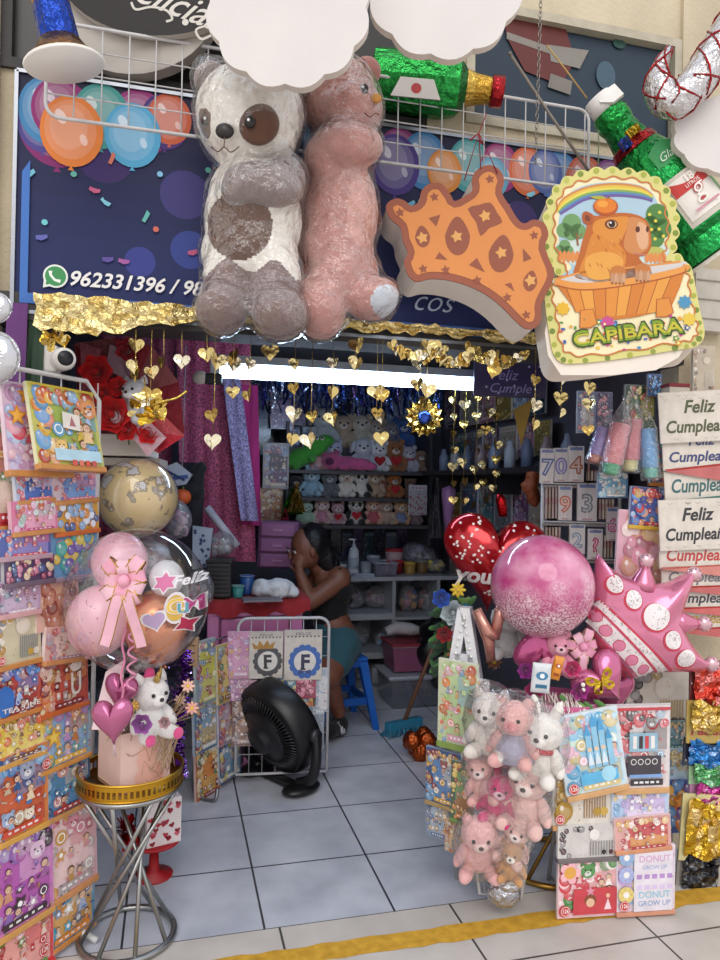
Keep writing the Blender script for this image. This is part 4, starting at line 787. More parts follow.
        mb.rect(0, h*.40, w*.94, h*.14, pan, o+.003)
        for i in range(4): mb.rect(-w*.3+w*.2*i, h*.40, w*.12, h*.04, rn.choice(cs), o+.0033)
def pack_at(p, rz, w, h, pal, seed, label, group, style='mix', tray='#c98a4a', sticker=False, roll=0.0, tilt=0.0, extra=None, th=.014, name='party_pack', cat='party pack', hang=True):
    t = thing(name, label, cat, p, rz, group, tilt, roll)
    m = MB(); m.box((0, th/2, 0), (w, th, h), mixc(pal[0], '#ffffff', .35)); art(m, w, h, pal, seed, style)
    if extra: extra(m, w, h)
    part('printed_card', m, 'sleeve', t)
    if tray:
        m = MB(); m.box((0, th/2-.002, -h/2-.002), (w*1.01, th+.012, max(.016, h*.07)), tray, None, .003); part('tray_edge', m, 'sleeve', t)
    if sticker:
        r = min(w, h)*.085; m = MB(); x, z = -w/2+r*1.3, -h/2+r*1.7; m.disc(x, z, r, '#c8403f', .0122, 18); m.ring(x, z, r*.8, r*.9, '#f4e8e4', .0124, 18); m.text('126', x, z-r*.32, r*.75, '#f7efec', .0125, 0, .02, width=r*1.15); part('price_sticker', m, 'paper', t, 'round red price sticker')
    return t
def pack(pl, cx, cy, wp, hp, off, *a, **k):
    p = pl.hit(cx, cy, off); w = (pl.hit(cx+wp/2, cy, off)-pl.hit(cx-wp/2, cy, off)).length; h = (pl.hit(cx, cy+hp/2, off)-pl.hit(cx, cy-hp/2, off)).length
    return pack_at(p, pl.a, w, h, *a, **k)
R_ = math.radians
# ---- the wire rack at the left edge
LR = Plane(-.24, 2.66, R_(50)); LG = 'party packs on the left rack'
def left_rack():
    b = LR.hit(-120, 700, -.02); e = LR.hit(93, 700, -.02); e0 = LR.hit(80, 380, -.02)
    L = (Vector((e.x, e.y))-Vector((b.x, b.y))).length; t = thing('grid_rack', 'tall white wire grid rack of party packs at the left edge', 'display rack', (b.x, b.y, .0), LR.a)
    z0, z1 = .16, e0.z; m = MB(); m.tube([tuple(p) for p in spline([(0, 0, z0), (L, 0, z0), (L, 0, z1-.06), (L-.06, 0, z1), (.06, 0, z1), (0, 0, z1-.06)], 1, True)], .008, '#d5d2d0', 8, True); part('rim', m, 'paint', t)
    m = MB()
    for i in range(1, int(L/.08)+1): m.tube([(i*.08, 0, z0), (i*.08, 0, z1)], .0025, '#cfcccb', 6)
    for i in range(1, int((z1-z0)/.1)+1): m.tube([(0, .006, z0+i*.1), (L, .006, z0+i*.1)], .0025, '#cfcccb', 6)
    part('wire_mesh', m, 'paint', t)
    for x in (.1, L-.12):
        m = MB(); m.tube([tuple(p) for p in spline([(x, .2, .012), (x, .05, .03), (x, 0, .1), (x, 0, .3)], 5)]+[], .010, '#d9d7d5', 8); m.tube([(x, .0, .1), (x, -.06, .03), (x, -.16, .012)], .01, '#d9d7d5', 8); part('foot', m, 'paint', t)
left_rack()
Fm = 'farm'
def lp(cx, cy, w, h, off, pal, seed, label, **k):
    k.setdefault('tilt', R_(-3)); return pack(LR, cx, cy, w, h, off, pal, seed, label, LG, **k)
def stars_extra(m, w, h): m.star(-w*.18, h*.36, w*.14, '#d98a2a', .0105); m.star(-w*.18, h*.36, w*.09, '#f0b04a', .0107); m.star(-w*.33, h*.12, w*.15, '#d98a2a', .0105); m.star(-w*.33, h*.12, w*.1, '#f0b04a', .0107)
def safari_extra(m, w, h):
    m.rect(0, h*.47, w*.98, h*.03, '#b9a23a', .0112); m.rect(w*.04, h*.06, w*.26, h*.2, '#e9e2da', .0112, -.1); m.poly([(w*.0, h*.0), (w*.1, h*.0), (w*.05, h*.13)], '#b0707a', .0115); m.rect(w*.08, -h*.36, w*.7, h*.14, '#b9dcec', .0112)
    for i, c in enumerate(('#d5564a', '#e07a6a', '#d5564a', '#c95a5a')): m.rect(w*(.0+.1*i), -h*.45, w*.07, h*.07, c, .0113)
def u_extra(m, w, h): m.line([(w*.12, h*.1), (w*.12, -h*.18)]+arc((w*.2, -h*.18), w*.08, PI, 2*PI, 6)+[(w*.28, h*.1)], w*.045, '#ece4de', .0105); m.disc(w*.2, h*.2, w*.12, '#e9ded8', .0105, 14, w*.08)
def teatime_extra(m, w, h): m.text('TEA TIME', w*.05, -h*.38, h*.09, '#f0e6dc', .0108, 0, .03, width=w*.8); m.disc(-w*.3, -h*.15, w*.2, '#2f6fc0', .0102, 16, h*.3)
lp(-8, 470, 50, 120, .012, ['#c9353a', '#e2c9b8', '#b02830', '#d94a45', '#5f8a45', '#e8b040'], 3, 'red strawberry party pack behind the lilac pack at the left edge')
lp(38, 429, 64, 90, .05, ['#d8b8cc', '#e9cfd6', '#c28fb8', '#9fb6dd', '#e39ab0', '#e0566a', '#b9a5d8'], 5, 'lilac party pack with two orange stars near the top of the left rack', extra=stars_extra, style=Fm, roll=.0, tilt=R_(-9))
lp(67, 427, 66, 84, .10, ['#c9c56a', '#9fb35a', '#e08a3a', '#d9662f', '#6fa5d0', '#e9b53f', '#b5482e', '#7faad9'], 7, 'green and orange animal party pack leaning out at the top of the left rack', extra=safari_extra, style=Fm, roll=.02, tilt=R_(-15))
lp(35, 487, 38, 28, .04, ['#b9cbe6', '#4a6fc0', '#d63f4f', '#e2627a', '#3f62b8', '#f0d9d9'], 9, 'small red and blue pack on the left rack under the lilac pack', roll=-.08)
lp(76, 487, 44, 28, .045, ['#d9c5cc', '#7fa5dc', '#c93a45', '#e47a8a', '#4f6fc0'], 11, 'small white, red and blue pack on the left rack under the green animal pack', roll=-.06)
lp(35, 516, 46, 32, .05, ['#d97a9f', '#e6a3bd', '#c04a80', '#e0b0d0', '#b9d0c9', '#d06a40'], 13, 'small pink pack on the left rack with a magenta border, upper part', roll=-.05)
lp(77, 516, 44, 32, .045, ['#d5a03f', '#4a5f8a', '#e4e6ee', '#3f5a95', '#d98a35', '#8fb0d5'], 15, 'small yellow and navy pack of white shapes on the left rack beside the pink one', tray='#cf6a30', roll=-.05, style='balls')
lp(24, 543, 56, 28, .05, ['#4f62a8', '#8f86c2', '#d96a6a', '#e9d6c9', '#7fa8d9', '#c94a55'], 17, 'small blue and violet pack on the left rack above the dark plum pack', tray='#b99aa5', style=Fm)
lp(75, 553, 46, 48, .045, ['#6fa0c9', '#8fc5cf', '#e0c54a', '#5a9fc0', '#7a62b0', '#d57a9a', '#4fb0a5'], 19, 'pack covered in turquoise, yellow and purple balloons on the left rack', style='balls', tray='#9f8f9f')
lp(30, 569, 50, 27, .055, ['#4f3f62', '#6a4a72', '#8f2f52', '#d9c5a0', '#3f5a8a', '#c97a95'], 21, 'dark plum pack with balloons on the left rack', style='balls', tray='#6a5a6a')
lp(18, 597, 46, 34, .05, ['#b9a0bd', '#c9b5cc', '#8f7aa8', '#e0cfd9', '#a05a7a', '#5a8a9f'], 23, 'greyish lilac pack on the left rack under the dark plum pack', tray='#d5a5a5')
lp(58, 604, 42, 50, .05, ['#e0b5a5', '#ecd0c2', '#b5705a', '#c98a6f', '#8f4a42', '#dfb090'], 25, 'rose gold flower pack on the left rack', style='balls', tray=None)
lp(66, 643, 40, 34, .062, ['#e3bdb5', '#efd5cc', '#b98a9f', '#d56a6a', '#9fb0bd', '#c99a62'], 27, 'small pale pink pack on the left rack below the rose gold flower pack', tray='#cf8f5a', roll=.1)
lp(18, 638, 46, 52, .05, ['#cfc8a8', '#e3dcc9', '#c9a545', '#e9e2d2', '#b58a35', '#8a8f95'], 29, 'cream and gold pack with white balloons on the left rack', style='elegant', sticker=True)
lp(64, 680, 48, 58, .055, ['#b9483f', '#c9584a', '#e0a55a', '#d9763f', '#e9cfc0', '#8f2f35'], 31, 'red pack with a white U shape on the left rack', extra=u_extra, tray='#cf6a35')
lp(17, 690, 46, 50, .055, ['#c95a45', '#b94a45', '#3f7fd0', '#5a9fe0', '#e9e0d5', '#8f3a3f'], 33, 'red and blue pack reading TEA TIME on the left rack', extra=teatime_extra, tray='#c9803f')
lp(65, 732, 50, 62, .06, ['#a5c5dc', '#8fb5dc', '#e0b53f', '#4fa59a', '#d98a4a', '#b58ac5'], 35, 'pale blue pack with a gold star and a red sticker on the left rack', sticker=True, extra=lambda m, w, h: (m.star(-w*.25, 0, w*.17, '#d9a52f', .0105), m.star(-w*.25, 0, w*.1, '#efcf5a', .0107)), tray='#d0914a')
lp(20, 738, 50, 44, .06, ['#e5c94a', '#ecd97a', '#e8c22f', '#7a4a2a', '#d96a45', '#f0e2b0'], 37, 'bright yellow pack on the left rack', style=Fm, tray='#cf9a4a')
lp(64, 784, 50, 58, .06, ['#3f6f9f', '#5a8fc0', '#2f4f7f', '#d9d0c9', '#4f9f8a', '#b5382f', '#7fb5d5'], 39, 'dark blue pack of cups on the left rack beside the orange pirate pack', tray='#d0965a', style='sea')
lp(16, 795, 62, 84, .07, ['#d98545', '#c9603a', '#3f7fc0', '#e9d5b5', '#d04a35', '#4f9fd0', '#2f5a95'], 41, 'orange and blue pack with faces on the left rack', style=Fm, tray='#d5a04a')
lp(69, 846, 52, 92, .065, ['#e5b5bd', '#f0cfd0', '#d98a9a', '#e9dcd5', '#c95a6a', '#d9a55a', '#b5a5a5'], 43, 'tall pale pink pack with silver cups on the left rack', tray='#d0905a')
lp(18, 882, 66, 92, .075, ['#cf7fc0', '#b95fb5', '#a04a9f', '#3a2a3a', '#e0b5d9', '#8a62b5', '#d9a53f'], 45, 'purple and magenta pack with black figures on the left rack', style=Fm, tray='#d09a55')
lp(66, 906, 52, 70, .07, ['#6fa0c5', '#d9a562', '#3f72b5', '#e08a35', '#dcd5cc', '#5a6f8a', '#4fb0d5'], 47, 'blue and orange pack at the bottom right of the left rack', sticker=True, tray='#cf8a45')
lp(20, 950, 60, 62, .08, ['#d94a4f', '#e9a5a0', '#c9303a', '#5f8f45', '#e9d0c9', '#b5252f'], 49, 'red strawberry pack at the bottom of the left rack', tray='#d5353a')
# silver foil balloons at the left edge, strips and camera
def silver(px, py, r, label):
    f = At(px, py, 2.3); t = f.thing('foil_balloon', label, 'balloon', 'silver foil balloons at the left edge'); m = MB(); m.ell((0, 0, 0), (r*f.s, r*f.s*.45, r*f.s), '#c9c9cc', 24, 14, disp=lambda v: 1+.02*math.sin(9*math.atan2(v.z, v.x))); part('foil_skin', m, 'balloon', t)
    m = MB(); m.ring(0, 0, r*f.s*.93, r*f.s*1.06, '#b9b9bd', 0, 32); part('seam', m, 'foil', t); m = MB()
    for k in range(14): a = 2*PI*k/14; m.line([(r*f.s*.35*math.cos(a), r*f.s*.35*math.sin(a)), (r*f.s*.6*math.cos(a), r*f.s*.6*math.sin(a))], .004, '#f2f0ec', r*f.s*.43)
    part('printed_rays', m, 'paper', t)
silver(-7, 358, 26, 'round silver foil balloon at the left edge beside the lilac pack, lower of two'); silver(-4, 308, 15, 'small silver foil balloon at the left edge, upper of two')
def strip(px0, px1, py0, py1, Y, col, label, fin='fabric', n=8, wav=.006, cat='fabric', name='hanging_cloth', skew=0, group=None):
    f = At((px0+px1)/2, py0, Y); m = MB(); vs = []; k = 10
    for j in range(k+1):
        for i in range(n+1): x = px0+(px1-px0)*i/n+skew*j/k; vs.append(f.u(x, py0+(py1-py0)*j/k, wav*math.sin(i*2.1+j*.25)))
    m.add(vs, [(j*(n+1)+i, (j+1)*(n+1)+i, (j+1)*(n+1)+i+1, j*(n+1)+i+1) for j in range(k) for i in range(n)], col, True)
    return f.solo(name, m, fin, label, cat, group)
strip(7, 28, 303, 385, 2.56, '#5d2a6b', 'purple paper strip hanging at the left edge of the opening', 'paper', cat='paper strip', name='paper_strip', wav=.003); strip(28, 45, 318, 390, 2.57, '#1d3a24', 'dark green paper strip hanging beside the purple one', 'paper', cat='paper strip', name='paper_strip', wav=.003)
f = At(62, 360, 2.56); t = f.thing('security_camera', 'white security camera with a black lens at the upper left of the opening', 'camera')
m = MB(); m.box(f.u(52, 360, -.02), (.05, .05, .09), '#cfcac4', None, .008); part('mount', m, 'plastic', t)
Mx = rot(R_(70), 'Z') @ rot(R_(12), 'X') @ rot(R_(90), 'X'); m = MB(); m.lathe([(0, -.04), (.03, -.038), (.036, -.02), (.038, .03), (.034, .046), (.026, .05)], '#d9d5cf', 20, rot(R_(35), 'Z') @ rot(R_(90), 'X')); part('housing', m, 'plastic', t)
m = MB(); m.lathe([(.0, .052), (.025, .051), (.026, .048)], '#15181f', 18, rot(R_(35), 'Z') @ rot(R_(90), 'X')); part('lens', m, 'plastic', t)
# ================================================================== inside the shop
# ---- plush toys on the back shelves
def plush_parts(t, h, c, kind='bear', belly=None, limb=None, muz=None, extra=None, lo=True):
    """a sitting toy of height h, base at z = 0, looking to -y"""
    nu, nv = (12, 8) if lo else (20, 14); limb = limb or c; belly = belly or mixc(c, '#ffffff', .3); muz = muz or mixc(c, '#ffffff', .45)
    b = MB(); b.ell((0, 0, .26*h), (.25*h, .2*h, .27*h), c, nu, nv, f=lambda p: belly if p.y < -.1*h and abs(p.x) < .15*h and .1*h < p.z < .42*h else c)
    b.ell((0, -.02*h, .68*h), (.28*h, .25*h, .26*h), c, nu, nv)
    for s in (-1, 1):
        b.ell((0, 0, 0), (.09*h, .1*h, .2*h), limb, nu, nv, loc(s*.27*h, -.08*h, .33*h) @ rot(-s*.5, 'Y') @ rot(-.35, 'X')); b.ell((0, 0, 0), (.11*h, .21*h, .11*h), limb, nu, nv, loc(s*.19*h, -.2*h, .11*h) @ rot(s*.35, 'Z'))
    part('body', b, 'plush', t)
    for s in (-1, 1):
        m = MB()
        if kind == 'bunny': m.ell((0, 0, 0), (.075*h, .05*h, .19*h), limb if kind == 'panda' else c, 10, 8, loc(s*.14*h, 0, .97*h) @ rot(s*.3, 'Y'))
        elif kind == 'cat': m.lathe([(.1*h, 0), (.06*h, .1*h), (0, .17*h)], c, 10, loc(s*.18*h, 0, .86*h) @ rot(s*.25, 'Y'))
        elif kind == 'dog': m.ell((0, 0, 0), (.07*h, .1*h, .18*h), limb, 10, 8, loc(s*.29*h, -.02*h, .68*h) @ rot(-s*.3, 'Y'))
        else: m.ell((s*.21*h, 0, .89*h), (.1*h, .06*h, .1*h), limb if kind == 'panda' else c, 10, 8)
        part('ear', m, 'plush', t)
        m = MB()
        if kind == 'panda': m.ell((s*.11*h, -.235*h, .71*h), (.07*h, .04*h, .08*h), '#25211f', 10, 8)
        m.ell((s*.11*h, -.255*h, .71*h), .03*h, '#17120f', 8, 6); part('eye', m, 'plastic', t)
    m = MB(); m.ell((0, -.235*h, .61*h), (.12*h, .08*h, .09*h), muz, 10, 8); part('muzzle', m, 'plush', t)
    m = MB(); m.ell((0, -.31*h, .64*h), (.04*h, .025*h, .03*h), '#2b1c18' if kind != 'pig' else '#c9737a', 8, 6); part('nose', m, 'plastic', t)
    if extra == 'heart': m = MB(); prism(m, [(x, z) for x, z in heart_pts(0, .34*h, .17*h)], .05*h, '#b5202c', '#8f1822'); part('held_heart', m, 'fabric', t, None, loc(0, -.32*h, 0))
    elif extra in ('bow', 'scarf'): m = MB(); m.tube([(.2*h*math.cos(a), -.02*h+.18*h*math.sin(a), .46*h) for a in [2*PI*k/12 for k in range(12)]], .035*h, '#b5343f' if extra == 'scarf' else '#d98aa5', 6, True); part(extra, m, 'fabric', t)
    elif isinstance(extra, str) and extra.startswith('#'): m = MB(); m.lathe([(.34*h, .1*h), (.27*h, .3*h), (.16*h, .46*h)], extra, 14); part('dress', m, 'fabric', t)
    return t
PG = 'plush toys on the back shelves'
def shelf_plush(px, py, hp, Y, c, label, **k):
    f = At(px, py, Y); t = thing('plush_toy', label, 'plush toy', f.o, -YAW*.6, PG); return plush_parts(t, hp*f.s, c, **k)
def shelf_z(py, Y): return aty(355, py, Y).z
SY = 5.32; Z1, Z2, Z3 = shelf_z(471, 5.15), shelf_z(498, 5.15), shelf_z(525.5, 5.15)
sx0, sx1 = aty(286, 500, 5.2).x, aty(428, 500, 5.2).x
t = thing('shelf_unit', 'dark wall shelf unit of three boards full of plush toys at the back', 'shelves', ((sx0+sx1)/2, 5.74, 0))
for z in (Z1, Z2, Z3): m = MB(); m.box((0, -.30, z-.012), (sx1-sx0, .58, .024), '#45434a'); part('shelf_board', m, 'paint', t)
for x in (sx0, sx1): m = MB(); m.box((x-(sx0+sx1)/2, -.30, (Z1+Z3)/2+.1), (.02, .58, Z1-Z3+.5), '#3b3a40'); part('side_panel', m, 'paint', t)
m = MB(); m.box((0, -.01, (Z1+Z3)/2+.1), (sx1-sx0, .012, Z1-Z3+.5), '#34343a'); part('back_panel', m, 'paint', t)
def on(px, z, hp, Y, c, label, **k):
    p = aty(px, 500, Y); s = Y/ray(px, 500)[1]/FOC; t = thing('plush_toy', label, 'plush toy', (p.x, Y, z), -YAW*.6, PG); plush_parts(t, hp*s*(1.08 if z > Z1-.01 else .95), c, **k)
T1 = ' on the top plush shelf'; T2 = ' on the middle plush shelf'; T3 = ' on the bottom plush shelf'
# top shelf: the back row stands on a raised step
m = MB(); m.box(((sx0+sx1)/2, 5.57, Z1+.09), (sx1-sx0-.06, .28, .18), '#4a4750'); solo('display_step', m, 'paint', 'dark raised step behind the front plush row of the top shelf', 'shelf riser')
for px, hp, c, lb, k in ((322, 40, '#d5d8dc', 'white cat plush in the back row, leftmost', dict(kind='cat')), (342, 33, '#c9b29c', 'tan bear plush in the back row beside the white cat', {}), (360, 34, '#d9d0c2', 'cream bear plush in the middle of the back row', {}), (376, 30, '#b9a79f', 'beige bear plush in the back row beside the grey one', {}), (391, 27, '#8f8892', 'grey bear plush in the back row beside the blue toy', {}), (402, 32, '#3f66b0', 'blue bear plush at the right end of the back row', {})):
    on(px, Z1+.182, hp, 5.56, c, lb+T1, **k)
for px, hp, c, lb, k in ((318, 27, '#d9a5ab', 'round pink pig plush with open red mouth', dict(kind='pig', muz='#b5303a')), (333, 30, '#b9bcd9', 'pale lilac cat plush behind the lying pink toy', dict(kind='cat')), (362, 33, '#cdd2df', 'white and grey dog plush', dict(kind='dog')), (378, 30, '#e2e2e6', 'white bear plush holding a red heart', dict(extra='heart')), (394, 31, '#a3683f', 'brown bear plush holding a red heart', dict(extra='heart')), (408, 26, '#b9b6c5', 'pale bear plush with scarf at the right end', dict(extra='scarf')), (420, 22, '#8a6a55', 'small brown dog plush at the far right', dict(kind='dog'))):
    on(px, Z1, hp, 5.28, c, lb+T1, **k)
f = At(305, 452, 5.26); t = thing('plush_crocodile', 'long green crocodile plush propped at the left end of the top plush shelf', 'plush toy', (f.o.x, 5.26, Z1), -YAW, PG); s = f.s
part('body', blob([((-.1, 0, .06), (.11, .07, .06)), ((-.02, 0, .1), (.1, .07, .07)), ((.08, 0, .17), (.09, .06, .07)), ((.15, 0, .22), (.07, .05, .05)), ((-.06, -.05, .02), (.03, .05, .03)), ((.06, -.05, .08), (.03, .05, .03))], .012, 3, lambda c: '#3f9a38' if c.y > -.04 else '#4fae42'), 'plush', t)
for x in (.09, .13): m = MB(); m.ell((x, -.05, .235), .016, '#e9e9e0', 8, 6); m.ell((x, -.064, .238), .008, '#1a1a16', 8, 6); part('eye', m, 'plastic', t)
t = thing('plush_bear', 'long pink bear plush lying on its side along the front of the top shelf', 'plush toy', (aty(350, 460, 5.16).x, 5.17, Z1), -YAW, PG)
part('body', blob([((-.13, 0, .07), (.08, .07, .07)), ((-.02, 0, .055), (.11, .06, .055)), ((.08, 0, .05), (.09, .055, .05)), ((.15, -.03, .035), (.06, .03, .03)), ((-.04, -.06, .03), (.05, .03, .03))], .012, 3, lambda c: '#d45f96'), 'plush', t); m = MB(); m.ell((-.145, -.065, .065), (.035, .03, .03), '#6f2a55', 10, 8); part('muzzle', m, 'plush', t)
for x in (-.2, -.1): m = MB(); m.ell((x, 0, .13), (.025, .02, .025), '#c2558a', 8, 6); part('ear', m, 'plush', t)
for px, hp, c, lb, k in ((311, 34, '#9fc0d2', 'light blue bunny plush', dict(kind='bunny')), (329, 30, '#6f7078', 'dark grey bear plush', {}), (346, 31, '#e6ddd2', 'white bear plush with rosy cheeks', dict(muz='#e0b5a5')), (361, 31, '#e2ded6', 'black and white panda plush standing by the rosy bear', dict(kind='panda', limb='#1f1d1e')), (374, 31, '#b59a80', 'tan dog plush behind the brown bears', dict(kind='dog')), (381, 22, '#8f4f2a', 'small brown bear plush with red scarf', dict(extra='scarf')), (394, 28, '#a5622f', 'orange brown bear plush holding a heart', dict(extra='heart')), (410, 22, '#6f4a3a', 'dark brown bear plush at the right end', {}), (296, 24, '#2f2b30', 'black bear plush at the left end', {})):
    on(px, Z2, hp, 5.26, c, lb+T2, **k)
for px, hp, c, lb, k in ((306, 27, '#b5cdb5', 'pale green bunny plush at the left', dict(kind='bunny')), (322, 30, '#d9b9ae', 'cream pig plush in a pink dress', dict(kind='pig', extra='#d592a5')), (338, 25, '#cfa5ad', 'pink cat plush with red heart', dict(kind='cat', extra='heart')), (356, 30, '#dedad2', 'panda plush holding a red heart', dict(kind='panda', limb='#242021', extra='heart')), (373, 30, '#d5a58f', 'peach bear plush in a coral dress', dict(extra='#c2616a')), (386, 28, '#b9a08c', 'beige cat plush beside the coral dress', dict(kind='cat')), (401, 28, '#c9a07a', 'tan bear plush in a blue grey dress', dict(extra='#7f8cab')), (416, 20, '#a58f9a', 'small mauve bear plush at the right end', {})):
    on(px, Z3, hp, 5.26, c, lb+T3, **k)
# ---- packs and sachets hung on the back wall above the shelves
BW = Plane(0, 5.70, 0); WG = 'packs hung high on the back wall'
cn = ['deep blue', 'silver blue', 'violet', 'pale blue', 'dark navy', 'lilac', 'teal']
pc = [['#22305f', '#3f62a8', '#6f9fe0', '#b9cfe9', '#2f4a95', '#8fa5dc'], ['#7f95b9', '#b5c9e2', '#dfe9f5', '#5f7fb9', '#9fb5d9', '#4f6295'], ['#4a3572', '#8f6fb9', '#b59fdc', '#5f4a9f', '#d5c0e9', '#3a2a62'], ['#9fb9d9', '#cfdff0', '#5f85c0', '#e9eef5', '#7f9fcf', '#b58fb9'], ['#161d38', '#2f3f72', '#4f6fb5', '#8fa0c9', '#1f2a52', '#c9d2e2'], ['#a595c0', '#d5c9e2', '#b97fb0', '#e9e2f0', '#8f7fb5', '#6f5f9f'], ['#1f4f62', '#4f95a5', '#8fcfd5', '#2f6f85', '#b9e0e2', '#17384a']]
for r in range(3):
    for c in range(7):
        i = (c*3+r*2) % 7; px = 262+c*26+(r % 2)*6; py = 378+r*32
        pack(BW, px, py, 23, 30, .012+.016*((c+r) % 2), pc[i], 100+r*10+c, '%s sachet high on the back wall, %s row, %s from the left' % (cn[i], ['top', 'middle', 'lower'][r], ORD[c]), WG, style='sachet', tray=None)
for px, py, w_, h_, Y, pal, lb, st in ((281, 410, 26, 38, 5.2, ['#8f7fa8', '#c9bcd5', '#d5d0e2', '#b07fa5', '#6f5f8a'], 'lilac pack with white lettering hanging left of the plush shelves', 'sachet'), (276, 466, 26, 46, 5.15, ['#a9a0a8', '#4a3f52', '#c5566a', '#8fa5c9', '#d9c9b5', '#7a4f8a'], 'white framed pack with photo squares hanging left of the plush shelves', 'mix'), (264, 415, 14, 46, 5.2, ['#1f2f5a', '#3f5fa5', '#5f85c9', '#2a4a85'], 'narrow navy pack hanging beside the magenta cloth', 'sachet'), (268, 506, 30, 36, 5.15, ['#7a4a2f', '#b5763f', '#d99a4a', '#8f3a2a', '#c9a57a'], 'brown and orange pack on the back wall below the framed pack', 'mix')):
    pack(Plane(0, Y, 0), px, py, w_, h_, 0, pal, int(px+py), lb, 'packs hung beside the plush shelves', style=st, tray=None)
# ---- low white shelving along the back
zc = shelf_z(577, 5.1); bx0, bx1 = 1.0, 2.14
t = thing('shelving_unit', 'low white open shelving unit along the back wall behind the stool', 'shelves', (bx0, 5.72, 0)); W = bx1-bx0; wcol = '#aeb0b6'
def bpart(n, x0, x1, z0, z1, y0=-.62, y1=0): m = MB(); m.box(((x0+x1)/2, (y0+y1)/2, (z0+z1)/2), (x1-x0, y1-y0, z1-z0), wcol); part(n, m, 'paint', t)
bpart('counter_top', -.02, W, zc-.03, zc, -.64); xd = aty(392, 620, 5.1).x-bx0
for x in (0, xd, xd+.35): bpart('upright_panel', x, x+.025, 0, zc-.03)
for py in (614, 653, 688): z = aty(365, py, 5.1).z; bpart('shelf_board', .025, xd, z-.045, z); 
z = aty(410, 617, 5.1).z; bpart('shelf_board', xd+.025, W, z-.02, z)
bpart('back_panel', 0, W, 0, zc-.03, -.02, 0)
def lump(name, px, py, Y, rx, rz, cols, label, cat, fin='bag', group=None, seed=1, zbase=None, ry=None):
    f = At(px, py, Y); rn = random.Random(seed); s = f.s; o = f.o.copy()
    if zbase is not None: o.z = zbase+rz*s*.93
    ry = (ry or min(rx, rz))*s
    t = thing(name, label, cat, o, -YAW, group); m = MB()
    for i in range(16): m.ell((rn.uniform(-.6, .6)*rx*s, rn.uniform(-.5, .5)*ry, rn.uniform(-.65, .5)*rz*s), (rn.uniform(.15, .32)*rx*s, .22*ry, rn.uniform(.15, .3)*rz*s), rn.choice(cols), 8, 6)
    part('contents', m, 'plastic', t); m = MB(); m.ell((0, 0, 0), (rx*s, ry, rz*s), '#d9d9df', 18, 12, disp=lambda v: (.97+.12*wrink(v, 2.2, seed))*(1 if v.z > -.75 else .94)); part('clear_bag', m, fin, t); return t
HG = 'bags of goods stored in the back shelving'
for i, (px, py, rx, rz, zb, cols, lb) in enumerate(((352, 603, 14, 12, 614, ['#6f3f72', '#a53f5f', '#8f8a9f', '#4f2f4a'], 'bag of purple and red goods on the upper back shelf, left'), (376, 602, 15, 12, 614, ['#9f6f7f', '#c9a5b5', '#7f4a62', '#b9b0b9'], 'bag of mauve goods on the upper back shelf by the divider'), (356, 643, 14, 13, 653, ['#3f3f4f', '#8f8f9a', '#5f5f72'], 'bag of grey goods on the second back shelf'), (382, 645, 9, 8, 653, ['#2f7fc0', '#4f9fe0', '#c9d5e0'], 'small bag of bright blue goods on the second back shelf'), (408, 606, 11, 14, 617, ['#c9622f', '#4f5f95', '#b5485f', '#d99a4a'], 'bag of orange and blue goods right of the shelf divider'), (427, 603, 12, 13, 617, ['#8f3f3a', '#c95f3f', '#5f2f35'], 'bag of rust red goods at the right end of the back shelf'), (358, 678, 15, 10, 688, ['#5f6a85', '#8f9ab5', '#c9cfd9', '#3f4a62'], 'bag of blue grey goods on the lowest back shelf'))):
    lump('goods_bag', px, py, 5.33, rx, rz, cols, lb, 'bag of goods', 'bag', HG, 30+i, aty(365 if px < 392 else 410, zb, 5.1).z, 9)
m = MB(); m.box((0, 0, .0), (.2, .2, .12), '#b9bac0', None, .008); m.rect(0, .0, .1, .05, '#8f9aa8', .1005); p = aty(381, 682, 5.3); solo('storage_box', m, 'plastic', 'small white box on the lowest back shelf', 'box', (p.x, 5.3, aty(365, 688, 5.1).z+.061))
# things standing on the back counter
f = At(354, 577, 5.2); t = thing('pump_bottle', 'tall white pump bottle standing on the back counter', 'bottle', (f.o.x, 5.22, zc), -.3)
m = MB(); m.lathe([(.036, 0), (.04, .005), (.04, .17), (.03, .2), (.014, .21)], '#d5d8dd', 18); part('bottle_body', m, 'plastic', t); m = MB(); m.lathe([(.016, .208), (.016, .228), (.007, .23), (.007, .26)], '#cfd2d8', 12); m.box((-.012, 0, .265), (.055, .014, .012), '#cfd2d8', None, .003); part('pump', m, 'plastic', t); m = MB(); m.lathe([(.0405, .05), (.0405, .13)], '#b9c5cf', 18); part('label_band', m, 'paper', t)
def tub(px, Y, r, h, col, lidc, label, z=None, fin='plastic', group='tubs on the back counter', name='plastic_tub'):
    p = aty(px, 560, Y); t = thing(name, label, 'tub', (p.x, Y, zc if z is None else z), 0, group); m = MB(); m.lathe([(r*.88, 0), (r*.9, .003), (r, h), (r*.94, h), (r*.85, .01), (0, .008)], col, 20); part('tub_body', m, fin, t)
    if lidc: m = MB(); m.lathe([(r*1.04, h-.008), (r*1.05, h), (r*1.02, h+.012), (0, h+.014)], lidc, 20); part('lid', m, 'plastic', t)
    return t
tub(394, 5.3, .075, .09, '#8f2a30', '#c5434a', 'red round tub with pink red lid at the base of a stack of two'); tub(394, 5.3, .07, .07, '#c9a5a9', '#b5303a', 'pale tub with red lid stacked on the red round tub', zc+.106)
tub(366, 5.18, .04, .1, '#9a9fa8', None, 'grey open tub beside the white pump bottle'); tub(373, 5.28, .05, .13, '#8f95a5', '#b5b9c2', 'tall grey lidded tub behind the grey open tub'); tub(341, 5.25, .045, .09, '#c5c9cf', '#3f4a55', 'white tub with dark lid left of the white pump bottle')
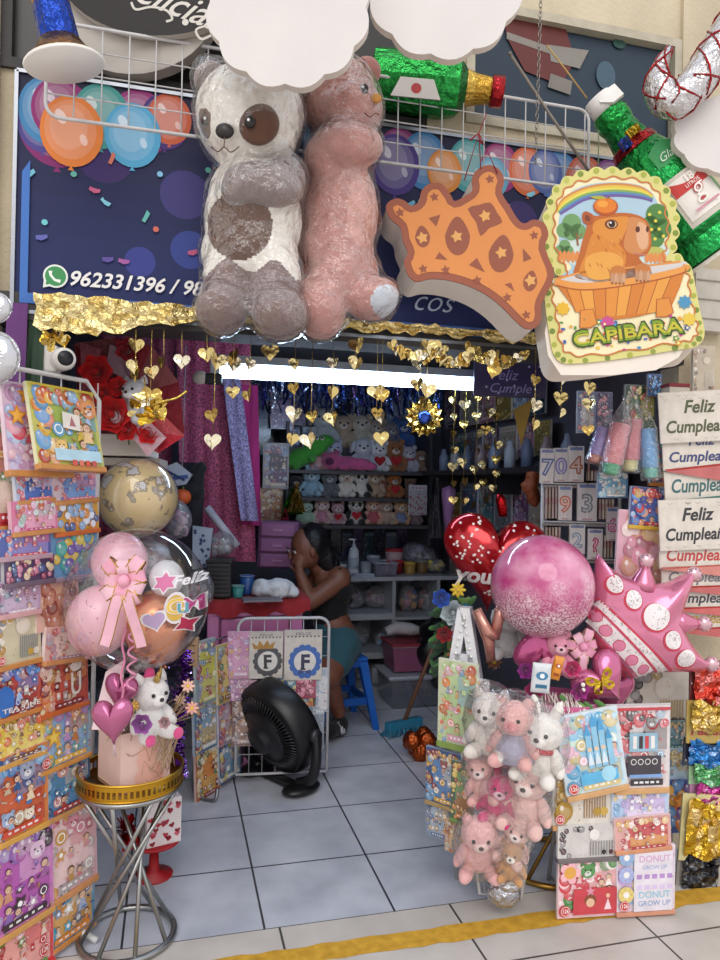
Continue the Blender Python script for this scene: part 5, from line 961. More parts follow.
tub(410, 5.25, .045, .08, '#a9823f', '#c9a548', 'small gold lidded tub right of the clear bin'); tub(422, 5.3, .05, .09, '#7f5f35', '#8f8a85', 'brown lidded tub at the right of the back counter')
def bin_(px, Y, w, d, h, col, label, z=None, fin='glass', lid=None, name='storage_bin', rz=0.0, group=None):
    p = aty(px, 560, Y); t = thing(name, label, 'storage bin', (p.x, Y, zc if z is None else z), rz, group); m = MB(); q = .88
    vs = [(sx*w/2*k, sy*d/2*k, zz) for zz, k in ((0, q), (h, 1), (h, .95), (.01, q*.95)) for sx, sy in ((-1, -1), (1, -1), (1, 1), (-1, 1))]; fs = [(3, 2, 1, 0)]+[(a*4+i, a*4+(i+1) % 4, a*4+4+(i+1) % 4, a*4+4+i) for a in range(3) for i in range(4)]+[(12, 13, 14, 15)]
    m.add(vs, fs, col); part('bin_body', m, fin, t); m = MB(); m.tube([(sx*w/2, sy*d/2, h) for sx, sy in ((-1, -1), (1, -1), (1, 1), (-1, 1))], .008, mixc(col, '#ffffff', .25), 6, True); part('rim', m, 'plastic', t)
    if lid: m = MB(); m.box((0, 0, h+.012), (w*1.06, d*1.06, .022), lid, None, .008); part('lid', m, 'plastic', t)
    return t
bin_(383, 5.17, .17, .2, .1, '#a5a0b5', 'clear rectangular bin on the back counter in front of the red tubs')
lump('goods_bag', 418, 558, 5.4, 20, 16, ['#7f7f9f', '#a5a0b9', '#4f4a6a', '#c9c5d5'], 'large crumpled bag of violet goods on the back counter', 'bag of goods', 'bag', None, 51, zc, 14); lump('goods_bag', 436, 562, 5.25, 10, 8, ['#c9b23a', '#e0cf5a', '#5f5f55'], 'small bag of yellow goods at the right of the back counter', 'bag of goods', 'bag', None, 52, zc, 8)
m = MB(); m.box((0, 0, .006), (.17, .12, .01), '#b5bccb', None, .002); m.box((.01, .01, .016), (.15, .11, .008), '#c9ced9', None, .002); solo('paper_stack', m, 'paper', 'flat stack of pale papers in front of the white pump bottle', 'papers', (aty(362, 577, 5.13).x, 5.14, zc))
# ---- bins, bag, broom, foil balloon on the floor by the back
z0 = 0.0; p = aty(416, 690, 4.75)
t = bin_(414, 4.8, .42, .34, .2, '#8a8f9f', 'large clear bin with white lid on the floor at the back right', 0.0, 'glass', '#aeb2ba'); m = MB(); rn = random.Random(6)
for i in range(14): m.ell((rn.uniform(-.13, .13), rn.uniform(-.1, .1), rn.uniform(.04, .14)), rn.uniform(.03, .05), rn.choice(['#8f3f4a', '#3f5a8a', '#5a4a42', '#b59f8a', '#b9b9c0']), 8, 6)
part('contents', m, 'plastic', t)
bin_(409, 4.82, .3, .28, .17, '#8f4f6f', 'mauve bin with red rim standing on the clear lidded bin', .236, 'plastic', '#8f2f3a')
m = MB(); m.tube([(-.13, 0, 0), (-.05, .02, .02), (.05, .0, .01), (.13, -.02, .0)], [.03, .045, .045, .02], '#b9b2b5', 10); solo('rolled_bag', m, 'tissue', 'rolled white plastic bag on top of the mauve bin', 'bag', (aty(405, 620, 4.8).x, 4.82, .49))
f = At(438, 650, 4.7); m = blob([(f.u(438, 632), (.11, .1, .12)), (f.u(433, 652), (.13, .12, .14)), (f.u(442, 672), (.12, .11, .15)), (f.u(430, 630), (.08, .08, .07))], .022, 3, lambda c: '#121215', lambda p, n: n*.018*wrink(p, 9, 3)); f.solo('black_bag', m, 'latex', 'large black plastic bag slumped beside the bins', 'bag')
bt, bb = atz(404, 722, .07), aty(447, 612, 4.25); t = thing('broom', 'broom with brown handle and blue head leaning at the back right', 'broom', (bt.x, bt.y, 0)); v = bb-bt
m = MB(); m.tube([(0, 0, .07), tuple(v+Vector((0, 0, .07)))], .013, '#7a5238', 10); part('handle', m, 'paint', t)
D = Vector((-.12, -.02, 0)); m = MB(); m.box((0, 0, 0), (.26, .06, .05), '#2f7fa0', loc(0, 0, .06) @ rot(R_(20), 'Z'), .01); part('head', m, 'plastic', t)
m = MB(); rn = random.Random(7)
for i in range(90): x = rn.uniform(-.14, .14); y = rn.uniform(-.03, .03); m.tube([(x*.85, y, .05), (x*1.15+rn.uniform(-.01, .01), y*1.6, .004)], .004, rn.choice(['#2a7a9a', '#3f8fae', '#4f97b0']), 4, M=rot(R_(20), 'Z'))
part('bristles', m, 'plastic', t)
f = At(418, 737, 4.0); m = MB(); rn = random.Random(9)
o = atz(420, 757); 
for i in range(7): a = i*.9; m.ell((.05*math.cos(a), .04*math.sin(a), .075+.035*math.sin(i*2.2)), (.05, .045, .055), '#a34a1c', 12, 8, disp=lambda v: 1+.15*wrink(v, 3, i))
solo('crumpled_foil', m, 'crinkle', 'crumpled copper orange foil lying on the tiles beside the front grid', 'foil', (o.x, o.y, 0))
# ---- hanging cloths on the left
strip(176, 250, 335, 560, 4.4, '#a84a6c', 'maroon glitter cloth hanging behind the pink counter', 'glitter', 14, .02, skew=14, group='cloths hung on the left')
strip(222, 240, 375, 520, 4.3, '#8f86b0', 'narrow lavender glitter cloth hanging in front of the maroon one', 'glitter', 5, .02, skew=24, group='cloths hung on the left'); strip(240, 258, 385, 525, 4.32, '#a52a6f', 'narrow magenta cloth hanging at the right of the lavender one', 'fabric', 5, .02, skew=8, group='cloths hung on the left')
strip(100, 176, 335, 560, 4.2, '#7f3550', 'dark wine glitter cloth hanging behind the red rose bouquet', 'glitter', 12, .02, group='cloths hung on the left')
m = MB(); f = At(184, 400, 4.0); m.tube([f.u(184, 345), f.u(185, 520)], .0035, '#9a8f95', 6); f.solo('curtain_cord', m, 'fabric', 'thin pale cord hanging straight down in front of the maroon cloth', 'cord')
# ---- the pink counter
cy = 3.86; cx0, cx1 = aty(207, 650, 3.78).x, aty(303, 650, 3.78).x; ct = aty(255, 602, 3.78).z; CW = cx1-cx0
t = thing('counter', 'pink plastic counter cabinet with a red cloth over its top', 'counter', ((cx0+cx1)/2, cy+.2, 0)); pk = '#b5689a'
m = MB(); m.box((0, .02, ct/2), (CW-.04, .46, ct-.02), pk); part('cabinet_body', m, 'plastic', t)
m = MB()
for x in (-CW/2+.03, CW/2-.03): m.box((x, -.235, ct/2), (.06, .03, ct), '#c47aac', None, .006)
for z in (.04, ct*.62, ct-.05): m.box((0, -.235, z), (CW, .034, .06), '#c47aac', None, .006)
part('frame', m, 'plastic', t)
for z0, z1 in ((.08, ct*.6), (ct*.65, ct-.09)): m = MB(); m.box((0, -.225, (z0+z1)/2), (CW-.14, .03, z1-z0), '#bf72a6', None, .012); part('door_panel', m, 'plastic', t)
m = MB(); n = 30; vs = []; rn = random.Random(3)
for i in range(n+1):
    x = -CW/2-.02+(CW+.06)*i/n; wv = .01*math.sin(i*1.3)
    for y, z in ((.25, ct+.006), (-.24, ct+.008+.003*math.sin(i)), (-.265+wv*.5, ct-.006), (-.27+wv, ct-.075+.015*math.sin(i*.7)+rn.uniform(-.004, .004))): vs.append((x, y, z))
m.add(vs, [(i*4+j, (i+1)*4+j, (i+1)*4+j+1, i*4+j+1) for i in range(n) for j in range(3)], '#8f1f26', True); solo('table_cloth', m, 'fabric', 'red cloth spread over the top of the pink counter', 'tablecloth', ((cx0+cx1)/2, cy+.2, 0.004))
CT = ct+.016
p = aty(221, 585, 3.86); t = thing('plastic_basket', 'black ribbed plastic basket standing on the left of the red cloth', 'basket', (p.x, 3.9, CT), -.2); m = MB(); m.box((0, 0, .095), (.13, .16, .19), '#1b1a1d', None, .01); part('basket_body', m, 'plastic', t); m = MB(); [m.box((0, -.083, .02+.022*i), (.12, .008, .012), '#2f2d31') for i in range(8)]; part('ribs', m, 'plastic', t); m = MB(); m.box((0, 0, .193), (.14, .17, .014), '#29272b', None, .005); part('rim', m, 'plastic', t)
def cup(px, Y, r, h, c, label, name='cup'):
    p = aty(px, 585, Y); t = thing(name, label, 'cup', (p.x, Y, CT)); m = MB(); m.lathe([(r*.8, 0), (r*.82, .003), (r, h), (r*.92, h), (r*.75, .01), (0, .008)], c, 18); part('cup_body', m, 'plastic', t); m = MB(); m.tube([(r*math.cos(a), r*math.sin(a), h) for a in [2*PI*k/16 for k in range(16)]], .003, mixc(c, '#ffffff', .2), 6, True); part('rim', m, 'plastic', t)
cup(247, 3.95, .04, .1, '#1f4a85', 'dark blue cup on the red cloth behind the white bag'); cup(238, 3.85, .032, .06, '#2f7a78', 'small teal cup on the red cloth beside the black basket')
f = At(276, 578, 3.82); o = f.o; m = blob([((-.06, 0, .045), (.07, .06, .05)), ((.02, -.01, .05), (.08, .07, .055)), ((.08, 0, .03), (.05, .05, .035)), ((-.08, 0, .07), (.035, .03, .035))], .012, 2, lambda c: '#c2c5cc', lambda p, n: n*.014*wrink(p, 22, 5)); solo('plastic_bag', m, 'tissue', 'crumpled white plastic bag lying on the red cloth by the person', 'bag', (o.x, 3.84, CT-.004), -.2)
m = MB(); m.box((0, 0, .006), (.2, .12, .01), '#6f6a72', None, .002); solo('notebook', m, 'paper', 'thin grey notebook under the front edge of the white bag', 'notebook', (aty(262, 590, 3.72).x, 3.72, CT))
# clutter to the left of the counter
f = At(222, 527, 4.05); m = MB(); m.tube([f.u(206, 508), f.u(238, 546)], .022, '#b5b2bd', 14); f.solo('paper_roll', m, 'paper', 'white paper roll leaning above the black basket', 'paper roll')
lump('goods_bag', 222, 545, 4.0, 13, 14, ['#8f8a92', '#b5b0b5', '#a59f9a'], 'round pale bag hanging above the black basket', 'bag of goods', 'bag', None, 61, None, 12)
f = At(200, 546, 3.98); m = MB(); prism(m, [f.xz(192, 526), f.xz(212, 528), f.xz(209, 566), f.xz(193, 570)], .02, '#aeb9c9', '#8f9aa8'); rn = random.Random(2); [m.star(*f.xz(rn.uniform(194, 209), rn.uniform(530, 565)), .012, '#2f3f6a', .001, 5, .5) for i in range(14)]; f.solo('gift_bag', m, 'paper', 'pale gift bag with dark blue marks left of the paper roll', 'gift bag')
f = At(278, 545, 4.6); t = f.thing('drawer_tower', 'small pink drawer tower behind the head of the person', 'drawers'); m = MB(); m.box((0, .1, 0), (.26, .2, .3), '#8f5a85', None, .008); part('tower_body', m, 'plastic', t)
for i in range(3): m = MB(); m.box((0, -.008, -.1+.098*i), (.22, .03, .08), '#a56a95', None, .006); m.box((0, -.03, -.1+.098*i), (.06, .012, .012), '#c98ab5'); part('drawer', m, 'plastic', t)
strip(150, 205, 462, 640, 4.15, '#2b2630', 'dark cloth hanging behind the clutter at the left', 'fabric', 8, .02, group='cloths hung on the left')
# ---- wire stand of packs before the counter
WS = Plane(.5, 3.62, R_(-6)); a, b, top = WS.hit(236, 740), WS.hit(327, 740), WS.hit(290, 618)
t = thing('wire_stand', 'low white wire stand of packs in front of the pink counter', 'display rack', (a.x, a.y, 0), WS.a); L = (b-a).length; zt = top.z; m = MB(); k = .05; o = [(0, .10, .012), (0, 0, .06)]+[(p[0], 0, p[1]) for p in arc((k, zt-k), k, PI, PI/2, 5)]+[(p[0], 0, p[1]) for p in arc((L-k, zt-k), k, PI/2, 0, 5)]+[(L, 0, .06), (L, .10, .012)]
m.tube(o, .008, '#b9b9bd', 8); m.tube([(0, 0, .05), (L, 0, .05)], .007, '#b9b9bd', 8); part('rim', m, 'paint', t); m = MB()
for i in range(1, 7): m.tube([(L*i/7, 0, .05), (L*i/7, 0, zt)], .0025, '#a9a9ae', 6)
for i in range(1, 8): m.tube([(0, .005, .05+(zt-.05)*i/8), (L, .005, .05+(zt-.05)*i/8)], .0025, '#a9a9ae', 6)
part('wire_mesh', m, 'paint', t); SGp = 'packs on the low wire stand'
def fpack(crown, c):
    def ex(m, w, h):
        m.rect(0, 0, w*.97, h*.97, '#c9c2bb', .011); m.rect(0, h*.43, w*.95, h*.1, '#b9b2ad', .0113)
        for i in range(9): m.disc(-w*.4+w*.1*i, h*.38, w*.028, '#5f5a5f', .0115, 8)
        m.text('FELIZ', 0, h*.41, h*.05, '#55505a', .0116, 0, .01, width=w*.4)
        for i in range(14): a = 2*PI*i/14; m.disc(w*.05+w*.34*math.cos(a), -h*.12+w*.34*math.sin(a)*1.05, w*.1, c, .0116, 10)
        m.disc(w*.05, -h*.12, w*.38, c, .0117, 26); m.disc(w*.05, -h*.12, w*.29, '#d5d2cf', .0119, 26); m.text('F', w*.05, -h*.12-w*.19, w*.38, '#22222a' if crown else '#171f4a', .0122, .0 if not crown else -.05, .05)
        m.rect(w*.0, -h*.12-w*.2, w*.14, w*.045, '#22222a', .0122)
        if crown: m.poly([(-w*.36, h*.14), (-w*.42, h*.28), (-w*.26, h*.2), (-w*.2, h*.32), (-w*.08, h*.21), (w*.04, h*.33), (w*.1, h*.22), (w*.26, h*.3), (w*.2, h*.14)], '#a97a2a', .0125)
        else: m.poly([(-w*.12, -h*.38), (0.05*w, -h*.33), (w*.2, -h*.38), (w*.2, -h*.28), (.05*w, -h*.31), (-w*.12, -h*.28)], '#1f3f85', .0125)
    return ex
def wp(*a, **k): pack(WS, *a[:5], a[5], a[6], a[7], SGp, **k)
wp(239, 655, 23, 47, .012, ['#c98fb5', '#d9a5c5', '#b56fa5', '#e0c0d5', '#d9a56a', '#9f7fc0'], 201, 'pink and lilac pack at the upper left of the low wire stand', tray=None)
wp(266, 655, 34, 47, .016, ['#b9b2ad', '#c9c2bb', '#7f7a7a', '#5f5a5f'], 202, 'white pack with a crowned dark letter F on the low wire stand', tray=None, extra=fpack(True, '#3f4048')); wp(303, 655, 38, 50, .02, ['#b9b2ad', '#c9c2bb', '#4f6fb0', '#5f5a5f'], 203, 'white pack with a blue framed letter F on the low wire stand', tray=None, extra=fpack(False, '#2a5fae'))
wp(240, 690, 22, 22, .008, ['#b57fa5', '#cf95b5', '#d5a5c0', '#8f5f9f'], 204, 'small pink pack in the second row of the low wire stand, leftmost', tray=None); wp(256, 690, 14, 20, .014, ['#c99fb5', '#dfc0cf', '#d56a8a', '#b5a5b5'], 205, 'tiny pale pink pack in the second row of the low wire stand', tray=None)
wp(282, 690, 36, 26, .012, ['#4f8fc0', '#6fb5d5', '#d9c25a', '#3f72b0', '#c9d9e2'], 206, 'light blue and yellow pack in the second row of the low wire stand', tray=None, style='sea'); wp(306, 687, 20, 22, .024, ['#b54a6a', '#c95f7f', '#d98aa0', '#8f3a55'], 207, 'rose red pennant pack in the second row of the low wire stand', tray=None, style='balls'); wp(322, 690, 12, 44, .012, ['#a9aeb9', '#cfd2d9', '#7f9fc0', '#d9d5d9'], 208, 'narrow silver white pack at the right edge of the low wire stand', tray=None)
wp(296, 722, 34, 50, .008, ['#c98a4a', '#d9a55a', '#c9603a', '#e0c25a', '#5f8fb5', '#b59f8a'], 209, 'orange and yellow pack at the bottom of the low wire stand', tray=None, style=Fm); wp(318, 728, 12, 42, .018, ['#8f98a5', '#b9c2cc', '#dfe2e9', '#6f7f95'], 210, 'narrow silver pack at the bottom right of the low wire stand', tray=None, style='sachet'); wp(246, 720, 28, 52, .006, ['#7f5f5a', '#9f7f72', '#b58f7a', '#5f4a52', '#c9b5b0'], 211, 'brownish pack at the bottom left of the low wire stand, behind the fan', tray=None)
# ---- packs leaning on the left
LL = Plane(.096, 3.45, R_(49)); LLG = 'packs on the leaning left rack'
lt = [('#8fa0a5', '#c9c25a', '#a58fb5', '#d9cf8a', '#5f7fa5', '#b5485a'), ('#c2a55a', '#d9c27a', '#8f5f42', '#5f8f6a', '#d98a5a', '#7f95b5'), ('#5f7f9f', '#8fa9c0', '#d9b55a', '#a54a4f', '#d9d5cf', '#4f6f95'), ('#9f8a9f', '#b9a5b5', '#d9a54a', '#6f5f8a', '#c95f5a', '#d9cfc9'), ('#b5653f', '#d98a4a', '#e0b55a', '#8f3f35', '#5f7f5a', '#d9c9a5'), ('#4f6f8f', '#7f9fb9', '#c9b54a', '#d9d5d0', '#8f4f5a', '#3f5f85')]
lb6 = ['grey and yellow pack at the top left of the leaning left rack', 'gold and brown pack at the top right of the leaning left rack', 'blue grey pack in the middle left of the leaning left rack', 'mauve and orange pack in the middle right of the leaning left rack', 'orange pack at the bottom left of the leaning left rack', 'slate blue pack at the bottom right of the leaning left rack']
for i, (cx, cy_, w_, h_) in enumerate(((206, 672, 20, 64), (228, 672, 20, 58), (206, 722, 22, 56), (229, 716, 20, 52), (208, 772, 22, 50), (230, 756, 20, 44))): pack(LL, cx, cy_, w_, h_, .012+.012*(i % 2), list(lt[i]), 220+i, lb6[i], LLG, tray=None, style=Fm if i % 2 else 'mix', tilt=R_(-3))
a, b, tp = LL.hit(194, 780, -.01), LL.hit(242, 760, -.01), LL.hit(215, 640, -.01); t = thing('leaning_rack', 'dark wire rack of packs leaning inside the opening on the left', 'display rack', (a.x, a.y, 0), LL.a); L = (b-a).length; m = MB(); m.tube([(0, 0, .05), (L, 0, .05), (L, 0, tp.z), (0, 0, tp.z)], .007, '#6f7278', 8, True); part('rim', m, 'metal', t); m = MB(); [m.tube([(L*i/6, 0, .05), (L*i/6, 0, tp.z)], .0025, '#6f7278', 6) for i in range(1, 6)]; [m.tube([(0, .004, .05+(tp.z-.05)*i/7), (L, .004, .05+(tp.z-.05)*i/7)], .0025, '#6f7278', 6) for i in range(1, 7)]; part('wire_mesh', m, 'metal', t)
m = MB(); m.tube([tuple(q) for q in spline([(.02, 0, .3), (.02, .02, .06), (.02, -.03, .012), (.03, -.1, .012), (.05, -.1, .06)], 5)], .009, '#8f9096', 8); part('foot', m, 'metal', t)

# ---- shiny sachets hung between the plush shelves and the counter
for c in range(9):
    px = 336+c*11; i = [4, 0, 2, 6, 4, 1, 2, 0, 4][c]; cnn = ['deep blue', 'silver blue', 'violet', 'pale blue', 'dark navy', 'lilac', 'teal'][i]
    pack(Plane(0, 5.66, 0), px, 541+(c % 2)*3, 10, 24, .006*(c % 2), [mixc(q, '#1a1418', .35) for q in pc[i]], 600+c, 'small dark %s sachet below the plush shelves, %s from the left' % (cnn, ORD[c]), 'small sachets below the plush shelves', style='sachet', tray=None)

# ---- foil curtain and clutter
f = At(350, 378, 5.0); m = MB(); rn = random.Random(77)
for k in range(230):
    x = rn.uniform(262, 442); y1 = 380+rn.uniform(8, 36); c = rn.choice(['#5f86d0', '#8fb0e9', '#3a57a8', '#c9dcf5', '#7a6ab5', '#2f4590', '#aab9d9']); P = [Vector(f.u(x+rn.uniform(-4, 4)*q, 376+(y1-376)*q, .12*rn.random())) for q in (0, .35, .7, 1)]; w_ = Vector((rn.uniform(.004, .009), rn.uniform(-.006, .006), 0))
    m.add([tuple(p+w_*sg) for p in P for sg in (-1, 1)], [(0, 1, 3, 2), (2, 3, 5, 4), (4, 5, 7, 6)], c)
f.solo('foil_curtain', m, 'foil', 'blue and silver foil strip curtain hanging above the plush shelves', 'foil curtain', None, 'stuff')
def tuft(px, py, Y, cols, label, n, w_, h_, name='tinsel_tassel', cat='tassel', fin='foil'):
    f = At(px, py, Y); m = MB(); rn = random.Random(int(px+py))
    for k in range(n):
        x = rn.uniform(-.4, .4)*w_; P = [Vector(f.u(px+x*q*1.6+rn.uniform(-1, 1), py+h_*q, .04*rn.random())) for q in (0, .3, .65, 1)]; w = Vector((.003, .002, 0)); m.add([tuple(p+w*sg) for p in P for sg in (-1, 1)], [(0, 1, 3, 2), (2, 3, 5, 4), (4, 5, 7, 6)], rn.choice(cols))
    f.solo(name, m, fin, label, cat, None, 'stuff')
tuft(293, 488, 5.0, ['#4f9f2f', '#7fc93f', '#2f6f1f'], 'bright green tinsel tassel left of the plush shelves', 60, 16, 26); tuft(297, 482, 4.95, ['#c9a54a', '#e0c27a', '#9f7a2a'], 'gold tinsel tassel above the green one', 40, 14, 30); tuft(285, 508, 4.9, ['#b52a3a', '#8f1f2f', '#d95a6a'], 'red tinsel tassel under the green one', 36, 12, 26); tuft(437, 478, 4.7, ['#b9b5b9', '#8f8a95', '#d9d5d9'], 'silver tinsel tassel right of the plush shelves', 40, 10, 60)
f = At(192, 485, 3.95); m = blob([(f.u(192, 492), (.07, .06, .05)), (f.u(195, 478), (.05, .045, .06)), (f.u(200, 468), (.03, .03, .04))], .012, 2, lambda c: '#16151a', lambda p, n: n*.008*wrink(p, 20, 2)); f.solo('black_hat', m, 'fabric', 'black felt party hat among the clutter left of the maroon cloth', 'hat')
f = At(182, 497, 3.85); m = MB(); m.ell((0, 0, 0), (.045, .04, .04), '#c9541f', 18, 12, disp=lambda v: 1+.07*math.cos(8*math.atan2(v.y, v.x))); m.tube([(0, 0, .035), (.005, 0, .055)], .007, '#4a5a2a', 6); f.solo('paper_pumpkin', m, 'paper', 'small orange ribbed ball left of the maroon cloth', 'decoration')
f = At(172, 475, 3.9); m = MB(); prism(m, [f.xz(158, 470), f.xz(176, 462), f.xz(192, 474), f.xz(186, 484), f.xz(160, 488)], .02, '#b5bcc9', '#8f98a8'); m.line([f.xz(160, 480), f.xz(188, 476)], .02, '#3f5a95', .002); m.line([f.xz(165, 470), f.xz(185, 480)], .012, '#2f3f6a', .003); f.solo('folded_packet', m, 'sleeve', 'folded pale packet with blue stripes above the orange ribbed ball', 'packet')
lump('goods_bag', 178, 520, 3.8, 14, 20, ['#7f3f6a', '#b56f95', '#4f3a62', '#c9a5b9', '#8f2f4a'], 'clear bag of plum goods under the orange ribbed ball', 'bag of goods', 'bag', None, 81, None, 12)
lump('goods_bag', 200, 590, 3.7, 14, 22, ['#8f8a9f', '#c9c5d0', '#5f5a6f'], 'clear bag of grey goods at the left side of the pink counter', 'bag of goods', 'bag', None, 82, None, 12)
# ================================================================== the person, the stool and the fan
def limb(f, a, b, r0, r1, n=7):          # a tapering row of overlapping balls between two joints (pixel, pixel, depth in pixels)
    o = []
    for i in range(n):
        t = i/(n-1); p = [a[k]*(1-t)+b[k]*t for k in range(3)]; r = (r0*(1-t)+r1*t)*f.s; o.append((f.u(p[0], p[1], p[2]*f.s), (r, r, r)))
    return o
def person():
    f = At(335, 640, 4.36); t = f.thing('person', 'seated person in black top and teal shorts leaning an elbow on the counter', 'person'); s = f.s; u = lambda a, b, d=0: f.u(a, b, d*s)
    sk = '#7d4e3a'
    B = []
    B += [(u(303, 549, 10), (15*s, 16*s, 20*s), rot(-.25, 'Y')), (u(299, 559, 13), (11*s, 12*s, 12*s))]                           # head and jaw
    B += limb(f, (309, 560, 4), (322, 576, -2), 8.5, 9.5, 5)                                                                    # neck
    B += limb(f, (318, 578, -14), (337, 578, 8), 12, 12, 4)+limb(f, (328, 580, -4), (329, 612, -2), 17, 15, 6)+limb(f, (329, 610, -2), (339, 640, 0), 15.5, 19, 5)
    B += limb(f, (338, 580, 10), (309, 603, 26), 10.5, 8.5, 8)+limb(f, (309, 603, 26), (298, 577, 24), 8, 5.5, 7)                     # right arm: elbow on the counter, hand to the cheek
    B += limb(f, (316, 580, -16), (296, 598, -10), 10, 8, 7)+limb(f, (296, 598, -10), (278, 588, 6), 7.5, 5, 7)                       # left arm along the table
    B += limb(f, (339, 646, 8), (328, 676, 42), 19, 13.5, 9)+limb(f, (328, 676, 42), (341, 712, 22), 11.5, 6.8, 9)                     # right leg
    B += limb(f, (332, 646, -14), (306, 672, 26), 18, 13, 9)+limb(f, (306, 672, 26), (312, 712, 8), 11, 6.5, 9)                        # left leg
    # hands: palm, four fingers and a thumb
    def hand(wrist, d, up, side):
        P = Vector(u(*wrist)); d = Vector(d).normalized(); up = Vector(up).normalized(); sd = d.cross(up).normalized()*side; o = []
        for k in range(4): o.append((tuple(P+d*(.02+.014*k)), (.026, .02, .026)))
        for j in range(4):
            b = P+d*.07+sd*(-.027+.018*j); L = (.062, .074, .07, .055)[j]
            for k in range(7): q = k/6; o.append((tuple(b+d*L*q*(1-.25*q)+up*(-.028*q*q)), (.0095-.002*q,)*3))
        b = P+d*.02-sd*.024
        for k in range(5): q = k/4; o.append((tuple(b+(d*.7-sd*.6).normalized()*.055*q-up*.008*q), (.0105-.002*q,)*3))
        return o
    B += hand((298, 576, 24), (-.25, .1, .97), (-.3, -.9, .1), 1)+hand((279, 588, 6), (-1, -.25, -.05), (0, 0, 1), 1)
    part('body', blob(B, .0072, 3, lambda c: sk), 'skin', t)
    # face, turned to the left and down
    Mh = loc(*u(301, 551, 12)) @ rot(R_(-52), 'Z') @ rot(R_(14), 'X')
    for sx in (-1, 1):
        m = MB(); m.ell((sx*.034, -.092, .012), (.016, .008, .009), '#d9cfc6', 10, 8, Mh); m.ell((sx*.034, -.099, .012), (.007, .005, .0075), '#2a1a14', 8, 6, Mh); part('eye', m, 'plastic', t)
        m = MB(); m.tube([(sx*.015, -.1, .034), (sx*.036, -.1, .04), (sx*.054, -.088, .033)], .004, '#1d1310', 6, M=Mh); part('eyebrow', m, 'hair', t)
    m = MB(); m.ell((0, -.108, -.016), (.014, .018, .012), sk, 10, 8, Mh); m.tube([(0, -.095, .02), (0, -.112, -.012)], [.007, .011], sk, 8, M=Mh); part('nose', m, 'skin', t)
    m = MB(); m.ell((0, -.098, -.052), (.024, .01, .006), '#7a3a35', 10, 6, Mh); m.ell((0, -.096, -.06), (.02, .01, .006), '#86443d', 10, 6, Mh); part('mouth', m, 'skin', t)
    m = MB(); m.ell((.092, -.0, -.008), (.012, .022, .032), sk, 10, 8, Mh); part('ear', m, 'skin', t)
    # hair: cap on the back of the head and a long fall over the shoulder and back
    H = [(u(309, 543, 6), (16*s, 19*s, 20*s)), (u(316, 552, 0), (13*s, 16*s, 18*s))]+limb(f, (314, 546, 8), (338, 582, -6), 12, 9, 8)+limb(f, (322, 560, -8), (345, 600, -8), 10, 6, 8)
    part('hair', blob(H, .012, 3, lambda c: '#121013', lambda p, n: n*.008*wrink((p.x*2, p.y*2, p.z*.5), 16, 4)), 'hair', t)
    # clothes follow the body
    top = [(e[0], tuple(r*1.1+.004 for r in e[1])) for e in limb(f, (331, 590, -3), (329, 613, -2), 17.2, 15.8, 5)+limb(f, (322, 590, -12), (338, 590, 6), 11, 12, 3)]
    part('top', blob(top, .011, 3, lambda c: '#0f0e11', lambda p, n: n*.004*wrink(p, 18, 2)), 'fabric', t)
    for a, b in (((337, 568, 14), (334, 592, 14)), ((322, 566, -16), (320, 590, -14))): m = MB(); m.tube([u(a[0], a[1], a[2]), u(*[(a[k]+b[k])/2+(2 if k == 2 else 0) for k in range(3)]), u(*b)], .009, '#0f0e11', 8); part('strap', m, 'fabric', t)
    sh = [(e[0], tuple(r*1.06+.006 for r in e[1])) for e in limb(f, (331, 630, -2), (340, 646, 2), 16.5, 20, 5)+limb(f, (339, 646, 8), (333, 661, 25), 19.5, 17.5, 5)+limb(f, (332, 646, -14), (318, 659, 6), 18.5, 17, 5)]
    part('shorts', blob(sh, .012, 3, lambda c: '#2f5a66', lambda p, n: n*.004*wrink(p, 15, 7)), 'fabric', t)
    for (ax, ay, ad), (tx_, ty, td) in (((342, 721, 22), (333, 731, 44)), ((312, 722, 8), (302, 730, 26))):
        S_ = [(u(ax, ay+3, ad), (9*s, 11*s, 8.5*s))]+limb(f, (ax, ay+6, ad), (tx_, ty, td), 8.2, 6.8, 6); o = part('shoe', blob(S_, .009, 2, lambda c: '#17161a' if c.z > -97*s*.99 or True else '#222'), 'fabric', t)
        st = MB(); a3, b3 = Vector(u(ax, ay+6, ad)), Vector(u(tx_, ty, td)); dd = (b3-a3).normalized()
        for k in range(3): c3 = a3+dd*(.03+.022*k); w3 = Vector((.85, -.5, 0)).normalized(); st.tube([tuple(c3+w3*.052+Vector((0, 0, -.02))), tuple(c3+w3*.043+Vector((0, 0, .015))), tuple(c3+w3*.016+Vector((0, 0, .042)))], .0055, '#cfcfd2', 6)
        part('side_stripe', st, 'paint', o, 'three pale stripes on the shoe')
person()
# ---- blue plastic stool
p = atz(352, 728); sx, sy = p.x-.05, 4.45; H = .44; t = thing('stool', 'blue plastic stool under the seated person', 'stool', (sx-.02, sy, 0), R_(8)); bl = '#1f63c0'
m = MB(); m.box((0, 0, H-.015), (.29, .29, .03), bl, None, .01); m.box((0, 0, H-.045), (.27, .27, .04), '#1d5cb3', None, .006); part('seat', m, 'plastic', t)
for i in (-1, 1):
    for j in (-1, 1):
        m = MB(); a, b = Vector((i*.115, j*.115, H-.03)), Vector((i*.185, j*.185, 0)); vs = []
        for P, w_ in ((a, .045), (b, .03)): vs += [(P.x+dx*w_*.5*1.2, P.y+dy*w_*.5*1.2, P.z) for dx, dy in ((-1, -1), (1, -1), (1, 1), (-1, 1))]
        m.add(vs, [(3, 2, 1, 0), (4, 5, 6, 7)]+[(k, (k+1) % 4, 4+(k+1) % 4, 4+k) for k in range(4)], bl); part('leg', m, 'plastic', t)
